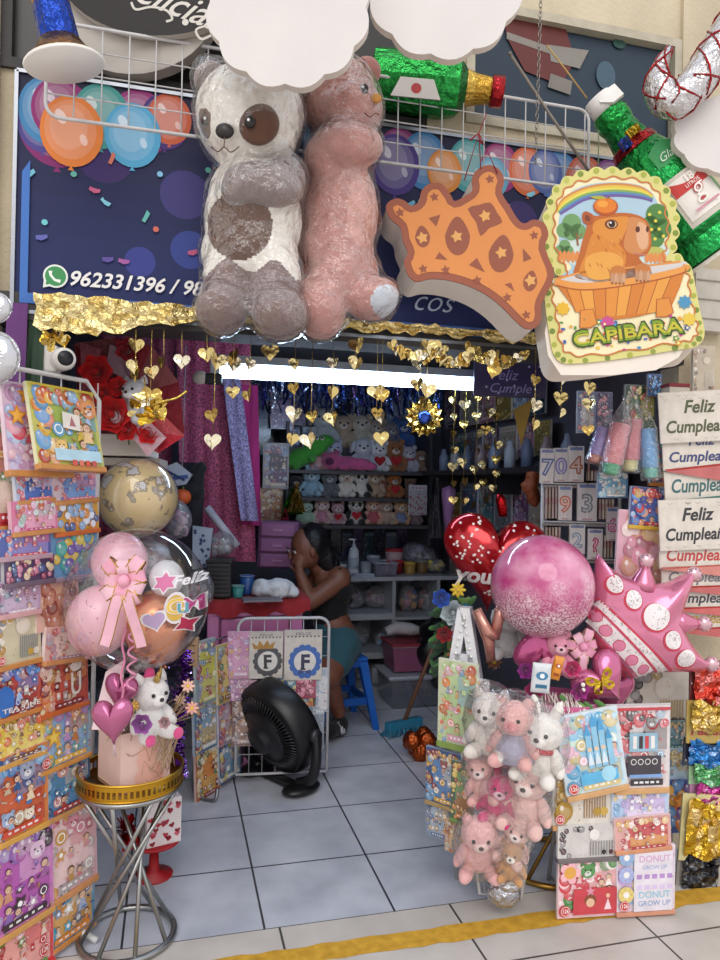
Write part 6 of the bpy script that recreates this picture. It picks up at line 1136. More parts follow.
for k in range(4): m = MB(); m.box((0, -.148, .17), (.27, .014, .045), '#1a56aa', rot(k*PI/2, 'Z')); part('stretcher', m, 'plastic', t)
# ---- black floor fan, seen from behind
g = atz(283, 784); t = thing('floor_fan', 'black round floor fan tilted back on the tiles before the wire stand', 'fan', (g.x-.02, g.y+.02, 0), R_(122)); bk = '#131215'
FR = .245; cz = .30; Mf = loc(0, 0, cz) @ rot(R_(-24), 'X')
m = MB(); rm = [(FR*math.cos(a), FR*math.sin(a)) for a in [2*PI*k/44 for k in range(44)]]
m.add([(x*q, y, z*q) for q, y in ((1, -.05), (1.03, -.03), (1.03, .03), (.98, .075), (.9, .095), (.88, .088), (.96, .06), (.97, -.04)) for x, z in rm], [(j*44+k, j*44+(k+1) % 44, ((j+1) % 8)*44+(k+1) % 44, ((j+1) % 8)*44+k) for j in range(8) for k in range(44)], bk, True, Mf); part('drum', m, 'plastic', t)
m = MB()
for k in range(72): a = 2*PI*k/72; m.tube([(FR*.6*math.cos(a), .115, FR*.6*math.sin(a)), (FR*.89*math.cos(a), .092, FR*.89*math.sin(a))], .0042, '#1b1a1e', 5, M=Mf)
m.lathe([(FR*.62, .09), (FR*.62, .112), (FR*.4, .125), (.075, .13), (.07, .155), (.05, .165), (0, .166)], '#17161a', 36, Mf @ rot(-PI/2, 'X')); m.lathe([(FR*.9, .05), (0, .052)], '#0b0b0d', 30, Mf @ rot(-PI/2, 'X')); part('rear_grille', m, 'plastic', t)
m = MB()
for q in (.3, .5, .7, .9): m.tube([(FR*q*math.cos(a), -.055-.02*(1-q), FR*q*math.sin(a)) for a in [2*PI*k/32 for k in range(32)]], .003, bk, 5, True, M=Mf)
for k in range(30): a = 2*PI*k/30; m.tube([(.06*math.cos(a), -.075, .06*math.sin(a)), (FR*.97*math.cos(a+.2), -.05, FR*.97*math.sin(a+.2))], .0022, '#1d1c20', 5, M=Mf)
m.disc(0, 0, .062, '#242327', .08, 24, M=Mf); part('front_grille', m, 'plastic', t)
m = MB()
for k in range(3):
    a0 = 2*PI*k/3; vs = []; n = 8
    for i in range(n+1):
        for j in range(5): a = a0+1.35*i/n; r = .05+.16*j/4; vs.append((r*math.cos(a), -.03+.05*i/n, r*math.sin(a)))
    m.add(vs, [(i*5+j, (i+1)*5+j, (i+1)*5+j+1, i*5+j+1) for i in range(n) for j in range(4)], '#2a2a33', True, Mf)
m.lathe([(.05, -.03), (.045, .03), (0, .035)], '#2a2a2f', 20, Mf @ rot(PI/2, 'X')); part('blades', m, 'plastic', t)
for sx_ in (-1, 1):
    m = MB(); P_ = [tuple(q) for q in spline([(sx_*.265, .0, cz), (sx_*.275, .0, cz-.11), (sx_*.24, .0, .09), (sx_*.15, .0, .04)], 5)]; m.tube(P_, [.022+.008*i/15 for i in range(len(P_))], bk, 10); m.lathe([(.03, -.02), (.034, 0), (.03, .02), (0, .022)], '#222126', 14, loc(sx_*.262, 0, cz) @ rot(sx_*PI/2, 'Y')); part('side_arm', m, 'plastic', t)
    m = MB(); m.ell((sx_*.17, .0, .026), (.07, .11, .03), bk, 16, 10); m.box((sx_*.08, .0, .022), (.17, .055, .035), bk, None, .01); part('foot', m, 'plastic', t)
# ================================================================== the right-hand displays
# ---- wall of number candles and packs on the inside of the right wall
RWG = 'packs hung along the right wall'
CR = Plane(1.78, 2.95, R_(-25))           # candle rack, turned to the aisle
def cq(px, py, off=0): return CR.hit(px, py, off)
def candle_rack():
    a, b = cq(541, 620), cq(618, 620); zt, zb = cq(575, 448).z, cq(575, 560).z; L = (b-a).length
    t = thing('candle_rack', 'narrow white wire rack of number candles on the right', 'display rack', (a.x, a.y, 0), CR.a); m = MB()
    for x in (0, L): m.tube([(x, .01, 0), (x, .01, zt)], .009, '#c9c8c9', 8)
    part('post', m, 'paint', t)
    for py in (484, 522, 558): m = MB(); z = cq(575, py).z; m.box((L/2, .03, z-.012), (L, .1, .012), '#8f8a88'); m.tube([(0, -.03, z+.0), (L, -.03, z)], .004, '#c9c8c9', 6); part('shelf_tray', m, 'paint', t)
candle_rack()
def candle_pack(px, py, w_, h_, ch, col, label, off=.02, bgc='#cfc9c8', top='#5f6f9f', roll=0.0):
    def ex(m, w, h):
        m.rect(0, 0, w*.96, h*.97, bgc, .0112); m.rect(0, h*.42, w*.8, h*.09, top, .0114); m.disc(0, h*.455, w*.07, '#6f6a6a', .0116, 10)
        k_ = min(h*.46, w*1.15); m.text(ch, 0, -k_*.55, k_, col, .0116, 0, .07); m.text(ch, 0, -k_*.54, k_*.97, mixc(col, '#ffffff', .45), .0118, 0, -.02); m.rect(0, -h*.34, w*.07, h*.18, '#e4ddd2', .0117); m.rect(0, -h*.45, w*.5, h*.035, '#b98a8f', .0117)
    return pack(CR, px, py, w_, h_, off, [bgc, bgc, col, '#d9d2cc'], int(px*3+py), label, 'number candle packs on the right rack', tray=None, extra=ex, th=.03, name='candle_pack', cat='candle pack', roll=roll)
candle_pack(547, 466, 14, 35, '7', '#2f4f8f', 'candle pack with a blue number 7 on the right rack', .03, roll=.02); candle_pack(561, 465, 14, 34, '0', '#6a5aa5', 'candle pack with a violet number 0 on the right rack', .02); candle_pack(576, 464, 16, 36, '4', '#95532a', 'candle pack with a brown number 4 on the right rack', .03)
candle_pack(565, 503, 14, 35, '9', '#c9633a', 'candle pack with an orange red number 9 on the right rack', .02); candle_pack(587, 502, 20, 38, '3', '#6f757f', 'candle pack with a grey number 3 on the right rack', .03)
candle_pack(577, 539, 16, 30, '2', '#7f90a5', 'candle pack with a pale blue number 2 at the bottom of the right rack', .02); candle_pack(595, 544, 15, 30, '?', '#b52a5f', 'candle pack with a pink question mark at the bottom of the right rack', .03); candle_pack(612, 524, 12, 34, '6', '#b5407f', 'candle pack with a magenta number 6 behind the floral pack', .02)
rn = random.Random(21)
for py, x0, n, hh in ((471, 588, 4, .09), (509, 599, 5, .09), (503, 546, 4, .14), (540, 546, 5, .12), (546, 604, 3, .1)):
    for k in range(n):
        p = cq(x0+k*3.2, py, -.005); col = mixc('#bfae9c', rn.choice(['#8f7a6a', '#d9cfc4', '#a58f9a']), .5); m = MB(); m.box((0, 0, 0), (.009, .06, hh), col); m.box((0, -.031, .01), (.0092, .003, .03), mixc(col, '#9a4a5a', .5))
        solo('card_packet', m, 'paper', 'thin beige candle card standing edge-on in the right rack', 'card packet', p, CR.a, 'edge-on candle cards in the right rack')
# ---- the shelf line and packs further back on the right wall
zs = atx(500, 472, 2.0).z
t = thing('wall_shelf', 'long dark shelf running back along the right wall', 'shelf', (2.2, 4.1, 0)); m = MB(); m.box((-.19, 0, zs), (.36, 2.5, .03), '#2f2d33'); part('shelf_board', m, 'paint', t)
for y in (-1.0, .0, 1.0): m = MB(); m.box((-.14, y, zs-.08), (.26, .02, .12), '#2a282d'); part('bracket', m, 'paint', t)
SX = Plane(1.86, 4.0, R_(-90)); SX2 = Plane(2.13, 4.0, R_(-90))
cn2 = ['plum', 'dusty blue', 'beige', 'dark teal', 'rose', 'grey', 'mustard']
pc2 = [['#4a2f4f', '#7a4f7a', '#a58fb5', '#c97f95', '#3a2a42'], ['#5f7595', '#8fa5c0', '#c9d2dc', '#4f6285', '#a55f6f'], ['#a5988a', '#c9bdac', '#8f6f5a', '#d9d0c4', '#6f8f8a'], ['#24424a', '#3f6a72', '#6f9fa0', '#b9c5c0', '#8f4f4a'], ['#a55f72', '#c98f9f', '#8f3f55', '#d9b5bd', '#6f4f5a'], ['#6f6f78', '#9a9aa2', '#b9b5b5', '#4f4f5a', '#a5605a'], ['#8f7a35', '#b59f4f', '#d9c47a', '#5f5a3a', '#a5633a']]
k = 0
for row, py_, hh in ((0, 408, 40), (1, 452, 34), (2, 505, 46), (3, 556, 44)):
    for c in range(6):
        px = 452+c*17+(row % 2)*5; i = (row*3+c*2) % 7
        slope = (px-452)*(-.16 if py_ < 487 else .05)
        pack(SX2 if row in (0, 2, 3) else SX2, px, py_+slope, 15.5, hh, .02+.02*(c % 2), pc2[i], 300+k, '%s pack on the right wall, %s row, %s from the back' % (cn2[i], ['topmost', 'second', 'third', 'lowest'][row], ORD[c]), RWG, style=['mix', 'sachet'][k % 2], tray=None); k += 1
# bottles and jars on the wall shelf
for c in range(9):
    Y = 5.1-.22*c; m = MB(); col = ['#8f9ab5', '#b5b9c5', '#6f7a95', '#a58f95'][c % 4]; m.lathe([(.035, 0), (.036, .11), (.02, .14), (.016, .17), (0, .172)], col, 14); solo('spray_can', m, 'plastic', 'dull coloured spray can on the dark shelf of the right wall, %s from the back' % ORD[c], 'spray can', (1.98, Y, zs+.016), 0, 'spray cans on the right wall shelf')
# hanging pieces in the dim right of the opening
def star_spinner():
    f = At(424, 418, 3.4); t = f.thing('foil_rosette', 'gold foil rosette with a blue centre hanging inside right of the lamp', 'decoration'); m = MB()
    for k in range(14): a = 2*PI*k/14; m.merge(heart_leaf(.04, ['#b08a3a', '#d9b862', '#8f6f2a'][k % 3], .4), loc(.055*math.cos(a), -.01*(k % 2), .055*math.sin(a)) @ rot(-a-PI/2, 'Y'))
    part('foil_petals', m, 'foil', t); m = MB(); m.ell((0, -.03, 0), (.035, .02, .035), '#3f5ab5', 14, 8); part('centre', m, 'foil', t); m = MB(); m.tube([(0, 0, .07), (0, 0, .33)], .002, '#b9a05a', 5); part('string', m, 'foil', t)
star_spinner()
rn = random.Random(31)
for i, (px, y0, y1) in enumerate(((455, 400, 500), (466, 405, 520), (478, 398, 505), (488, 395, 500), (497, 402, 488))):
    f = At(px, y0, 3.3+.05*i); t = f.thing('heart_strand', 'dark gold heart strand hanging deeper inside on the right, %s from the left' % ORD[i], 'garland strand', 'gold heart strands deeper inside'); m = MB(); m.tube([f.u(px, y0-30), f.u(px, y1)], .0015, '#8f7a3a', 5); part('string', m, 'foil', t)
    for k in range(7): o = part('foil_heart', HM[(i+k) % 3], 'foil', t); o.matrix_local = loc(*f.u(px+rn.uniform(-2, 2), y0+(y1-y0)*k/6, .004)) @ rot(rn.uniform(-1.2, 1.2), 'Z') @ scl(rn.uniform(.9, 1.3))
f = At(528, 420, 3.0); m = MB(); m.poly([f.xz(513, 410), f.xz(533, 398), f.xz(522, 446)], '#8f7433', 0); m.poly([f.xz(513, 410), f.xz(502, 420), f.xz(512, 412)], '#8f7433', 0); m.tube([f.u(502, 421), f.u(540, 392)], .002, '#7a6a3a', 5); f.solo('pennant', m, 'fabric', 'mustard triangular pennant hanging inside on the right', 'pennant')
f = At(510, 380, 3.1); m = MB(); m.box((0, .01, 0), (.34, .02, .16), '#2f2352'); m.text('Feliz', -.03, -.0, .05, '#8f85c0', .0015, .3); m.text('Cumple', .0, -.06, .045, '#8f85c0', .0015, .3); [m.star(random.Random(k).uniform(-.15, .15), random.Random(k+50).uniform(-.07, .07), .008, '#b9b0e0', .0014) for k in range(12)]; f.solo('party_banner', m, 'sleeve', 'dark violet foil banner with pale script hanging under the top edge on the right', 'banner')
f = At(528, 490, 3.25); m = blob([(f.u(532, 480), (.035, .04, .05)), (f.u(534, 496), (.035, .04, .05)), (f.u(527, 488), (.03, .04, .04))], .01, 2, lambda c: '#8a4320', lambda p, n: n*.016*wrink(p, 26, 5)); f.solo('orange_pompom', m, 'tissue', 'rust orange crumpled tissue hanging left of the candle rack', 'decoration')
f = At(387+26, 495, 5.0); 
pack(Plane(0, 4.95, 0), 418, 500, 18, 30, 0, ['#a5a2a8', '#b9b5b9', '#9f2a38', '#8f2430'], 411, 'pale pack with a dark red piece hanging right of the plush shelves', 'packs beside the plush shelves on the right', style='sachet', tray=None)
f = At(448, 512, 4.6); m = MB(); m.lathe([(.012, -.17), (.05, .12), (.045, .16), (0, .18)], '#9f6f9f', 14); f.solo('plastic_horn', m, 'plastic', 'mauve cone hanging right of the plush shelves', 'party horn')
# ---- large pastel tubes in clear bags
def tube_bag(px, py, w_, h_, col, tip, label, Y=2.52, lean=0.0):
    f = At(px, py, Y); t = thing('confetti_tube', label, 'confetti tube', f.o, -YAW, 'pastel tubes in clear bags', 0, lean); s = f.s; r = w_*s/2; h = h_*s/2
    m = MB(); m.lathe([(r*.9, -h*.55), (r, -h*.5), (r, h), (r*.9, h*1.02), (0, h*1.03)], col, 18); part('tube_body', m, 'plastic', t); m = MB(); m.lathe([(r*.55, -h*.98), (r*.8, -h*.9), (r*.85, -h*.55), (0, -h*.54)], tip, 16); part('tube_cap', m, 'plastic', t)
    m = MB(); m.lathe([(r*1.15, -h*1.05), (r*1.2, -h*.9), (r*1.12, 0), (r*1.15, h*1.0), (r*.7, h*1.5), (r*.25, h*1.95), (r*.5, h*2.1)], '#d9d9dd', 16); part('clear_bag', m, 'cello', t); return t
tube_bag(599, 446, 16, 36, '#8f7ab5', '#b5705f', 'lilac tube in a clear bag hanging on the right, leftmost', 2.56, .28); tube_bag(615, 450, 20, 52, '#cf7f85', '#3f9a6f', 'coral pink tube with a green end in a clear bag on the right', 2.5, .2); tube_bag(631, 446, 19, 52, '#cf7f88', '#c9c58f', 'coral pink tube with a cream end in a clear bag on the right', 2.53, .06); tube_bag(649, 454, 17, 50, '#6fa5d5', '#6fb5a5', 'sky blue tube with a mint end in a clear bag on the right', 2.5, -.1)
# ---- small things behind the capybara piñata
FR_ = Plane(1.8, 2.56, R_(-8)); UG = 'small goods along the top of the right display'
def rp(px, py, w_, h_, off, pal, seed, label, grp='packs on the right front display', **k): return pack(FR_, px, py, w_, h_, off, pal, seed, label, grp, **k)
rp(586, 412, 17, 42, -.05, ['#5f6f8f', '#b9b5b9', '#b5453a', '#3f4f7a', '#a5a5ad'], 401, 'grey blue pack with a dark figure hanging above the number candles', UG, tray=None); rp(604, 410, 17, 36, -.06, ['#4f4a72', '#7f7a9f', '#b5707f', '#3f3a5f'], 402, 'dark violet pack hanging above the lilac tube', UG, tray=None, style='balls')
rp(684, 400, 20, 30, .0, ['#b5a98f', '#c9bda5', '#5f5348', '#8f7f6a', '#c97f85', '#d9cfc0'], 403, 'beige and dark round patterned pack at the upper right', UG, tray=None, style='balls'); rp(704, 372, 22, 52, .01, ['#bdb09a', '#d5cab5', '#6f6052', '#a57f6a', '#d9d0c2'], 404, 'beige pack with dark flowers at the upper right edge', UG, tray='#a5603a', style='elegant'); rp(655, 385, 14, 22, -.02, ['#2f4f8f', '#3f6fb5', '#5f9fd9', '#24365f'], 405, 'small bright blue bow pack below the capybara piñata', UG, tray=None, style='balls')
f = At(678, 388, 2.45); 
t = thing('gift_box', 'small cream box with a dark red lid at the upper right', 'box', aty(675, 394, 2.5), -.1); m = MB(); m.box((0, 0, 0), (.085, .06, .055), '#c9c0b2'); m.disc(.02, -.01, .012, '#4a2f2a', .0305); part('box_body', m, 'card', t); m = MB(); m.box((0, 0, .032), (.09, .066, .014), '#7f2a2f'); part('lid', m, 'card', t)
f = At(705, 300, 2.5); t = thing('wall_box', 'white painted box unit on the wall at the right edge', 'cabinet', aty(712, 300, 2.545), 0); m = MB(); m.box((0, .03, 0), (.16, .06, .26), '#c5bdb0'); part('box_body', m, 'paint', t); m = MB(); [m.box((0, -.003, z), (.15, .006, .004), '#9a9186') for z in (-.08, 0, .08)]; part('panel_lines', m, 'paint', t)
# ================================================================== balloons, banners and packs at the right front
class Puff:                               # an inflated foil shape grown from a flat outline
    def __init__(s, pts, depth, c=None, p=.5):
        s.P = [Vector(q) for q in pts]; s.d = depth; s.p = p; n = len(s.P); s.c = Vector(c) if c else sum(s.P, Vector((0, 0)))/n
        s.A = sorted([(math.atan2((q-s.c).y, (q-s.c).x), (q-s.c).length) for q in s.P])
    def R(s, a):
        A = s.A; n = len(A)
        for i in range(n):
            a0, r0 = A[i]; a1, r1 = A[(i+1) % n]
            if i == n-1: a1 += 2*PI
            aa = a if a >= A[0][0] else a+2*PI
            if a0 <= aa <= a1: t = (aa-a0)/max(1e-9, a1-a0); return r0*(1-t)+r1*t
        return A[0][1]
    def y(s, x, z):
        v = Vector((x, z))-s.c; q = v.length/max(1e-6, s.R(math.atan2(v.y, v.x))); return -s.d*max(0, 1-q*q)**s.p
    def mesh(s, colf, rings=18):
        mb = MB(); n = len(s.A); pts = [(s.c.x+r*math.cos(a), s.c.y+r*math.sin(a)) for a, r in s.A]; fs = []; vs = []
        for sg in (1, -1):
            b = len(vs); vs.append((s.c.x, -sg*s.d, s.c.y))
            for j in range(1, rings+1):
                q = math.sin(j/rings*PI/2); 
                for i, (x, z) in enumerate(pts):
                    wv = 1+.06*math.sin(i*2.7)*max(0, q-.75); vs.append((s.c.x+(x-s.c.x)*q, -sg*s.d*max(0, 1-q*q)**s.p*wv, s.c.y+(z-s.c.y)*q))
            for i in range(n): k = (i+1) % n; fs.append((b, b+1+i, b+1+k) if sg > 0 else (b, b+1+k, b+1+i))
            for j in range(rings-1):
                for i in range(n): k = (i+1) % n; a0, a1 = b+1+j*n, b+1+(j+1)*n; fs.append((a0+i, a1+i, a1+k, a0+k) if sg > 0 else (a0+k, a1+k, a1+i, a0+i))
        cs = [colf(sum((Vector(vs[k]) for k in f), Vector())/len(f)) for f in fs]; mb.add(vs, fs, cs, True); return mb
    def drape(s, mb, off=.0022, L=.014):  # lay flat artwork over the front of the shape
        bm = bmesh.new(); cl = bm.faces.layers.int.new('c'); V = [bm.verts.new(v) for v in mb.v]; cols = []
        for f, c in zip(mb.f, mb.c):
            try: q = bm.faces.new([V[i] for i in f])
            except ValueError: continue
            q[cl] = len(cols); cols.append(c)
        bmesh.ops.triangulate(bm, faces=bm.faces[:])
        for _ in range(5):
            e = [e for e in bm.edges if e.calc_length() > L]
            if not e: break
            bmesh.ops.subdivide_edges(bm, edges=e, cuts=1); bmesh.ops.triangulate(bm, faces=[f for f in bm.faces if len(f.verts) > 3])
        bm.verts.index_update(); out = MB(); out.add([(v.co.x, s.y(v.co.x, v.co.z)-off+v.co.y, v.co.z) for v in bm.verts], [[v.index for v in f.verts] for f in bm.faces], [cols[f[cl]] for f in bm.faces], True); bm.free()
        mb.v, mb.f, mb.c, mb.sm = out.v, out.f, out.c, out.sm; return mb
def curl(mb, p0, L, r, turns, col, w=.004, n=60):
    mb.tube([(p0[0]+r*math.cos(2*PI*turns*i/n), p0[1]+r*math.sin(2*PI*turns*i/n), p0[2]-L*i/n) for i in range(n+1)], w, col, 5)
# ---- red heart balloon
f = At(494, 560, 2.95); t = f.thing('foil_balloon', 'red heart foil balloon with white dots reading you', 'balloon'); s = f.s
P = Puff([(x*s, z*s) for x, z in heart_pts(0, 4, 53, -.12, 72)], 26*s, (0, 4*s)); part('foil_skin', P.mesh(lambda c: '#b5161f'), 'balloon', t)
m = MB(); rn = random.Random(1); k = 0
while k < 90:
    x, z = rn.uniform(-50, 50)*s, rn.uniform(-48, 52)*s; q = (Vector((x, z))-P.c); 
    if q.length < .93*P.R(math.atan2(q.y, q.x)) and not (-44*s < x < 4*s and -28*s < z < -2*s): m.disc(x, z, 1.25*s, '#efe3df', 0, 8); k += 1
part('white_dots', P.drape(m), 'paper', t)['kind'] = 'stuff'; m = MB(); m.text('you', -22*s, -21*s, 15*s, '#efe6e2', 0, .12, .05); part('lettering', P.drape(m, .004), 'paper', t)
m = MB(); m.tube([(8*s, 0, 44*s), (5*s, 0, 60*s), (3*s, .0, 66*s)], [.02, .024, .012], '#a5141c', 10); part('filling_tail', m, 'foil', t); m = MB(); m.tube([(0, 0, -50*s), (.02, .02, -75*s), (.03, .03, -110*s)], .004, '#d9d5d2', 6); part('stick', m, 'plastic', t)
# ---- pink marbled ball balloon
f = At(542, 586, 2.45); t = f.thing('bubble_balloon', 'round glossy pink marbled balloon full of silver glitter', 'balloon'); s = f.s; R0 = 51*s; rn = random.Random(3)
m = MB(); m.ell((0, 0, 0), R0, '#d985a8', 64, 40); o = part('balloon_skin', m, 'marbled', t); m = MB(); m.lathe([(R0*.1, -R0*.99), (R0*.05, -R0*1.06), (R0*.1, -R0*1.16)], '#d98fae', 12); part('knot', m, 'latex', t)
m = MB(); m.tube([(0, 0, -R0*1.1), (.0, .02, -R0*1.6)], .003, '#e9c5d0', 6); m.tube([(0.005, 0, -R0*1.1), (.05, .02, -R0*1.7)], .003, '#e9c5d0', 6); part('ribbon', m, 'fabric', t)
# ---- pink crown balloon
f = At(642, 626, 2.36); s = f.s; q = lambda u, v: f.xz(550+u/4.235, 540+v/4.235); t = f.thing('foil_balloon', 'pink foil crown balloon with white speckled jewels and red stripes', 'balloon')
O = [(188, 66), (205, 85), (250, 125), (330, 165), (420, 184), (500, 172), (560, 140), (590, 130), (598, 150), (580, 215), (566, 255), (556, 315), (566, 372), (590, 420), (640, 480), (672, 510), (668, 532), (620, 547), (560, 552), (450, 557), (400, 570), (340, 588), (290, 565), (230, 515), (175, 450), (158, 380), (165, 320), (178, 255), (181, 160)]
P = Puff([tuple(p) for p in spline([q(*p) for p in O], 3, True)], 24*s, q(370, 370), .5); part('foil_skin', P.mesh(lambda c: '#d9809f', 20), 'balloon', t)
m = MB(); r_ = lambda v: v/4.235*s; rn = random.Random(4)
def jewel(u, v, ru, rv):
    m.disc(*q(u, v), r_(ru+6), '#c43a4f', 0, 22, r_(rv+6)); m.disc(*q(u+3, v-4), r_(ru), '#e6dede', .0008, 22, r_(rv))
    for k in range(26): a, rr = rn.uniform(0, 6.3), math.sqrt(rn.random())*.9; m.disc(*q(u+3+ru*rr*math.cos(a), v-4+rv*rr*math.sin(a)), r_(2.4), '#a5989a', .0014, 6)
for a in ((243, 186, 33, 36), (316, 245, 35, 37), (408, 312, 55, 54), (482, 405, 37, 37), (543, 482, 39, 38)): jewel(*a)
def band(a, b, w0, col, off, n=16): m.line([q(a[0]+(b[0]-a[0])*i/n, a[1]+(b[1]-a[1])*i/n) for i in range(n+1)], r_(w0), col, off)
band((186, 250), (505, 545), 9, '#c43a4f', .0004); band((183, 265), (470, 548), 34, '#e3d9d9', .0003); band((180, 285), (445, 550), 8, '#c43a4f', .0005); band((170, 330), (400, 560), 62, '#e3d9d9', .0003); band((165, 385), (345, 580), 7, '#c43a4f', .0005); band((160, 400), (320, 578), 7, '#c43a4f', .0005)
for u, v in ((178, 322), (212, 376), (265, 433), (320, 492), (374, 532)): m.disc(*q(u, v), r_(25), '#c43a4f', .001, 18); m.disc(*q(u, v), r_(22), '#d9809f', .0014, 18)
for k in range(150):
    i = rn.random(); w_ = rn.uniform(-24, 24); b_ = rn.random() < .5; u, v = (172+230*i+w_, 330+230*i-w_) if b_ else (183+287*i+w_*.4, 265+283*i-w_*.4); m.disc(*q(u, v), r_(2.4), '#a5989a', .0016, 6)
part('printed_pattern', P.drape(m), 'paper', t)
for (u0, v0, u, v) in ((385, 210, 400, 96), (520, 345, 650, 346)):
    x, z = q(u, v); xa, za = q(u0, v0); m = MB(); m.tube([(xa, .0, za), ((xa*2+x)/3, .0, (za*2+z)/3), ((xa+x*2)/3, .0, (za+z*2)/3), (x, .0, z)], [r_(62), r_(48), r_(26), r_(10)], '#d27896', 16); part('rear_spike', m, 'balloon', t)
for u, v in ((398, 88), (603, 138), (652, 346), (690, 515)):
    x, z = q(u, v); m = MB(); m.ell((x, 0, z), (r_(33), r_(26), r_(33)), '#d9b0b9', 16, 12, disp=lambda w: 1+.05*wrink(w, 5, 1)); [m.ell((x+r_(31)*math.cos(a)*.8, -r_(24)*.75, z+r_(31)*math.sin(a)*.8), r_(4), '#a5707f', 6, 4) for a in [k*.8 for k in range(8)]]; part('crown_bead', m, 'balloon', t)
# ---- basket arrangement with pink hearts and flowers
f = At(600, 680, 2.34); t = f.thing('foil_balloon', 'small pink heart foil balloon with a gold butterfly', 'balloon', 'small pink heart balloons'); s = f.s
P = Puff([(x*s, z*s) for x, z in heart_pts(0, 2, 29, .75, 40)], 15*s, (0, 0)); part('foil_skin', P.mesh(lambda c: '#c96a92'), 'balloon', t); m = MB()
for sx in (-1, 1):
    m.poly([tuple(p) for p in spline([(0, 0), (sx*5, 8), (sx*12, 11), (sx*14, 5), (sx*8, 0)], 3, True)], '#c9a52f', 0, scl(s)); m.poly([tuple(p) for p in spline([(0, 0), (sx*8, -1), (sx*11, -7), (sx*5, -10), (sx*1, -5)], 3, True)], '#d9b83f', 0, scl(s))
    m.disc(sx*8, 5.5, 2, '#c96a92', .0006/s*1, 8, M=scl(s)); m.disc(sx*6, -5, 1.5, '#c96a92', .0006/s, 8, M=scl(s))
M_ = rot(-.5, 'Y'); m.v = [tuple(M_ @ Vector(v)+Vector((-4*s, -17*s, 2*s))) for v in m.v]; m.tube([(-4*s, -17.5*s, 8*s), (-4*s, -17.5*s, -6*s)], .003, '#a5842a', 6); part('butterfly', m, 'foil', t, 'gold foil butterfly')
f = At(538, 648, 2.44); t = f.thing('foil_balloon', 'pink heart foil balloon standing point up under the marbled ball', 'balloon', 'small pink heart balloons'); s = f.s; P = Puff([(x*s, z*s) for x, z in heart_pts(0, 0, 26, PI+.15, 40)], 13*s, (0, 0)); part('foil_skin', P.mesh(lambda c: '#b94f80'), 'balloon', t); part('stick', MB().tube([(0, 0, -18*s), (0, 0, -60*s)], .003, '#d9b5c2', 6), 'plastic', t)
f = At(612, 690, 2.45); t = f.thing('foil_balloon', 'dark pink heart foil balloon half hidden under the crown balloon', 'balloon', 'small pink heart balloons'); s = f.s; P = Puff([(x*s, z*s) for x, z in heart_pts(0, 0, 24, .2, 40)], 11*s, (0, 0)); part('foil_skin', P.mesh(lambda c: '#b5557f'), 'balloon', t); part('stick', MB().tube([(0, 0, -18*s), (0, 0, -50*s)], .003, '#d9b5c2', 6), 'plastic', t)
f = At(557, 676, 2.40); t = thing('plush_toy', 'pink bear plush sitting among the flowers of the pink arrangement', 'plush toy', f.o, -YAW); plush_parts(t, 46*f.s, '#d98fa5', muz='#e6b5c2')
def bow(px, py, Y, k, col, edge, label, n=8, tails=3, name='ribbon_bow', grp=None):
    f = At(px, py, Y); t = f.thing(name, label, 'bow', grp); s = f.s*k; m = MB(); e = MB()
    for i in range(n):
        a = 2*PI*i/n+.3; L = (16+5*(i % 2))*s; w_ = 5*s; ux, uz = math.cos(a), math.sin(a); pts = [(0, 0), (.5, .75), (.95, .55), (1.0, 0), (.6, -.35), (0, -.1)]; vs = []
        for p_, h_ in spline(pts, 4): y = -h_*9*s; vs += [(ux*L*p_-uz*w_, y, uz*L*p_+ux*w_), (ux*L*p_+uz*w_, y, uz*L*p_-ux*w_)]
        m.add(vs, [(2*j, 2*j+2, 2*j+3, 2*j+1) for j in range(len(vs)//2-1)], mixc(col, '#ffffff', .12*(i % 3)), True)
        for sd in (0, 1): e.tube([vs[j] for j in range(sd, len(vs), 2)], .0016, edge, 4)
    m.ell((0, -6*s, 0), 5*s, col, 10, 8); part('loops', m, 'fabric', t); part('edging', e, 'foil', t)
    for i in range(tails):
        a = -PI/2+(i-(tails-1)/2)*.55; L = 55*s; vs = [];
        for j in range(9): q_ = j/8; vs += [(L*q_*math.cos(a)-4.5*s*math.sin(a)*1, -4*s-3*s*math.sin(q_*5), L*q_*math.sin(a)+4.5*s*math.cos(a)), (L*q_*math.cos(a)+4.5*s*math.sin(a), -4*s-3*s*math.sin(q_*5), L*q_*math.sin(a)-4.5*s*math.cos(a))]
        m = MB(); m.add(vs, [(2*j, 2*j+2, 2*j+3, 2*j+1) for j in range(8)], mixc(col, '#ffffff', .15), True); o_ = part('tail', m, 'fabric', t); e = MB(); [e.tube([vs[j] for j in range(sd, len(vs), 2)], .0016, edge, 4) for sd in (0, 1)]; part('edging', e, 'foil', o_)
    return t
bow(582, 646, 2.36, .85, '#d992ad', '#c9a58a', 'pink ribbon bow between the marbled ball and the crown balloon', 7, 1)
def rose(r, col, layers=4, seed=0):
    m = MB(); rn = random.Random(seed); n = 20
    for L in range(layers):
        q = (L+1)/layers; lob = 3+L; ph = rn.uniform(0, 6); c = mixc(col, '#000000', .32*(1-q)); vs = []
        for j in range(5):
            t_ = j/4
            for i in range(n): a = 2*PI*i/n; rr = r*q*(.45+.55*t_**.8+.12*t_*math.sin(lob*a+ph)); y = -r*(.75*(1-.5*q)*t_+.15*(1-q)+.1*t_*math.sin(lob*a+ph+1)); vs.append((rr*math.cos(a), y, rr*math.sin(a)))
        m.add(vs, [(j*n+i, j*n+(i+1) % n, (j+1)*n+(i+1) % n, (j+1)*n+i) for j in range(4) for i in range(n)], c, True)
    m.ell((0, -.5*r, 0), r*.25, mixc(col, '#000000', .4), 8, 6); return m
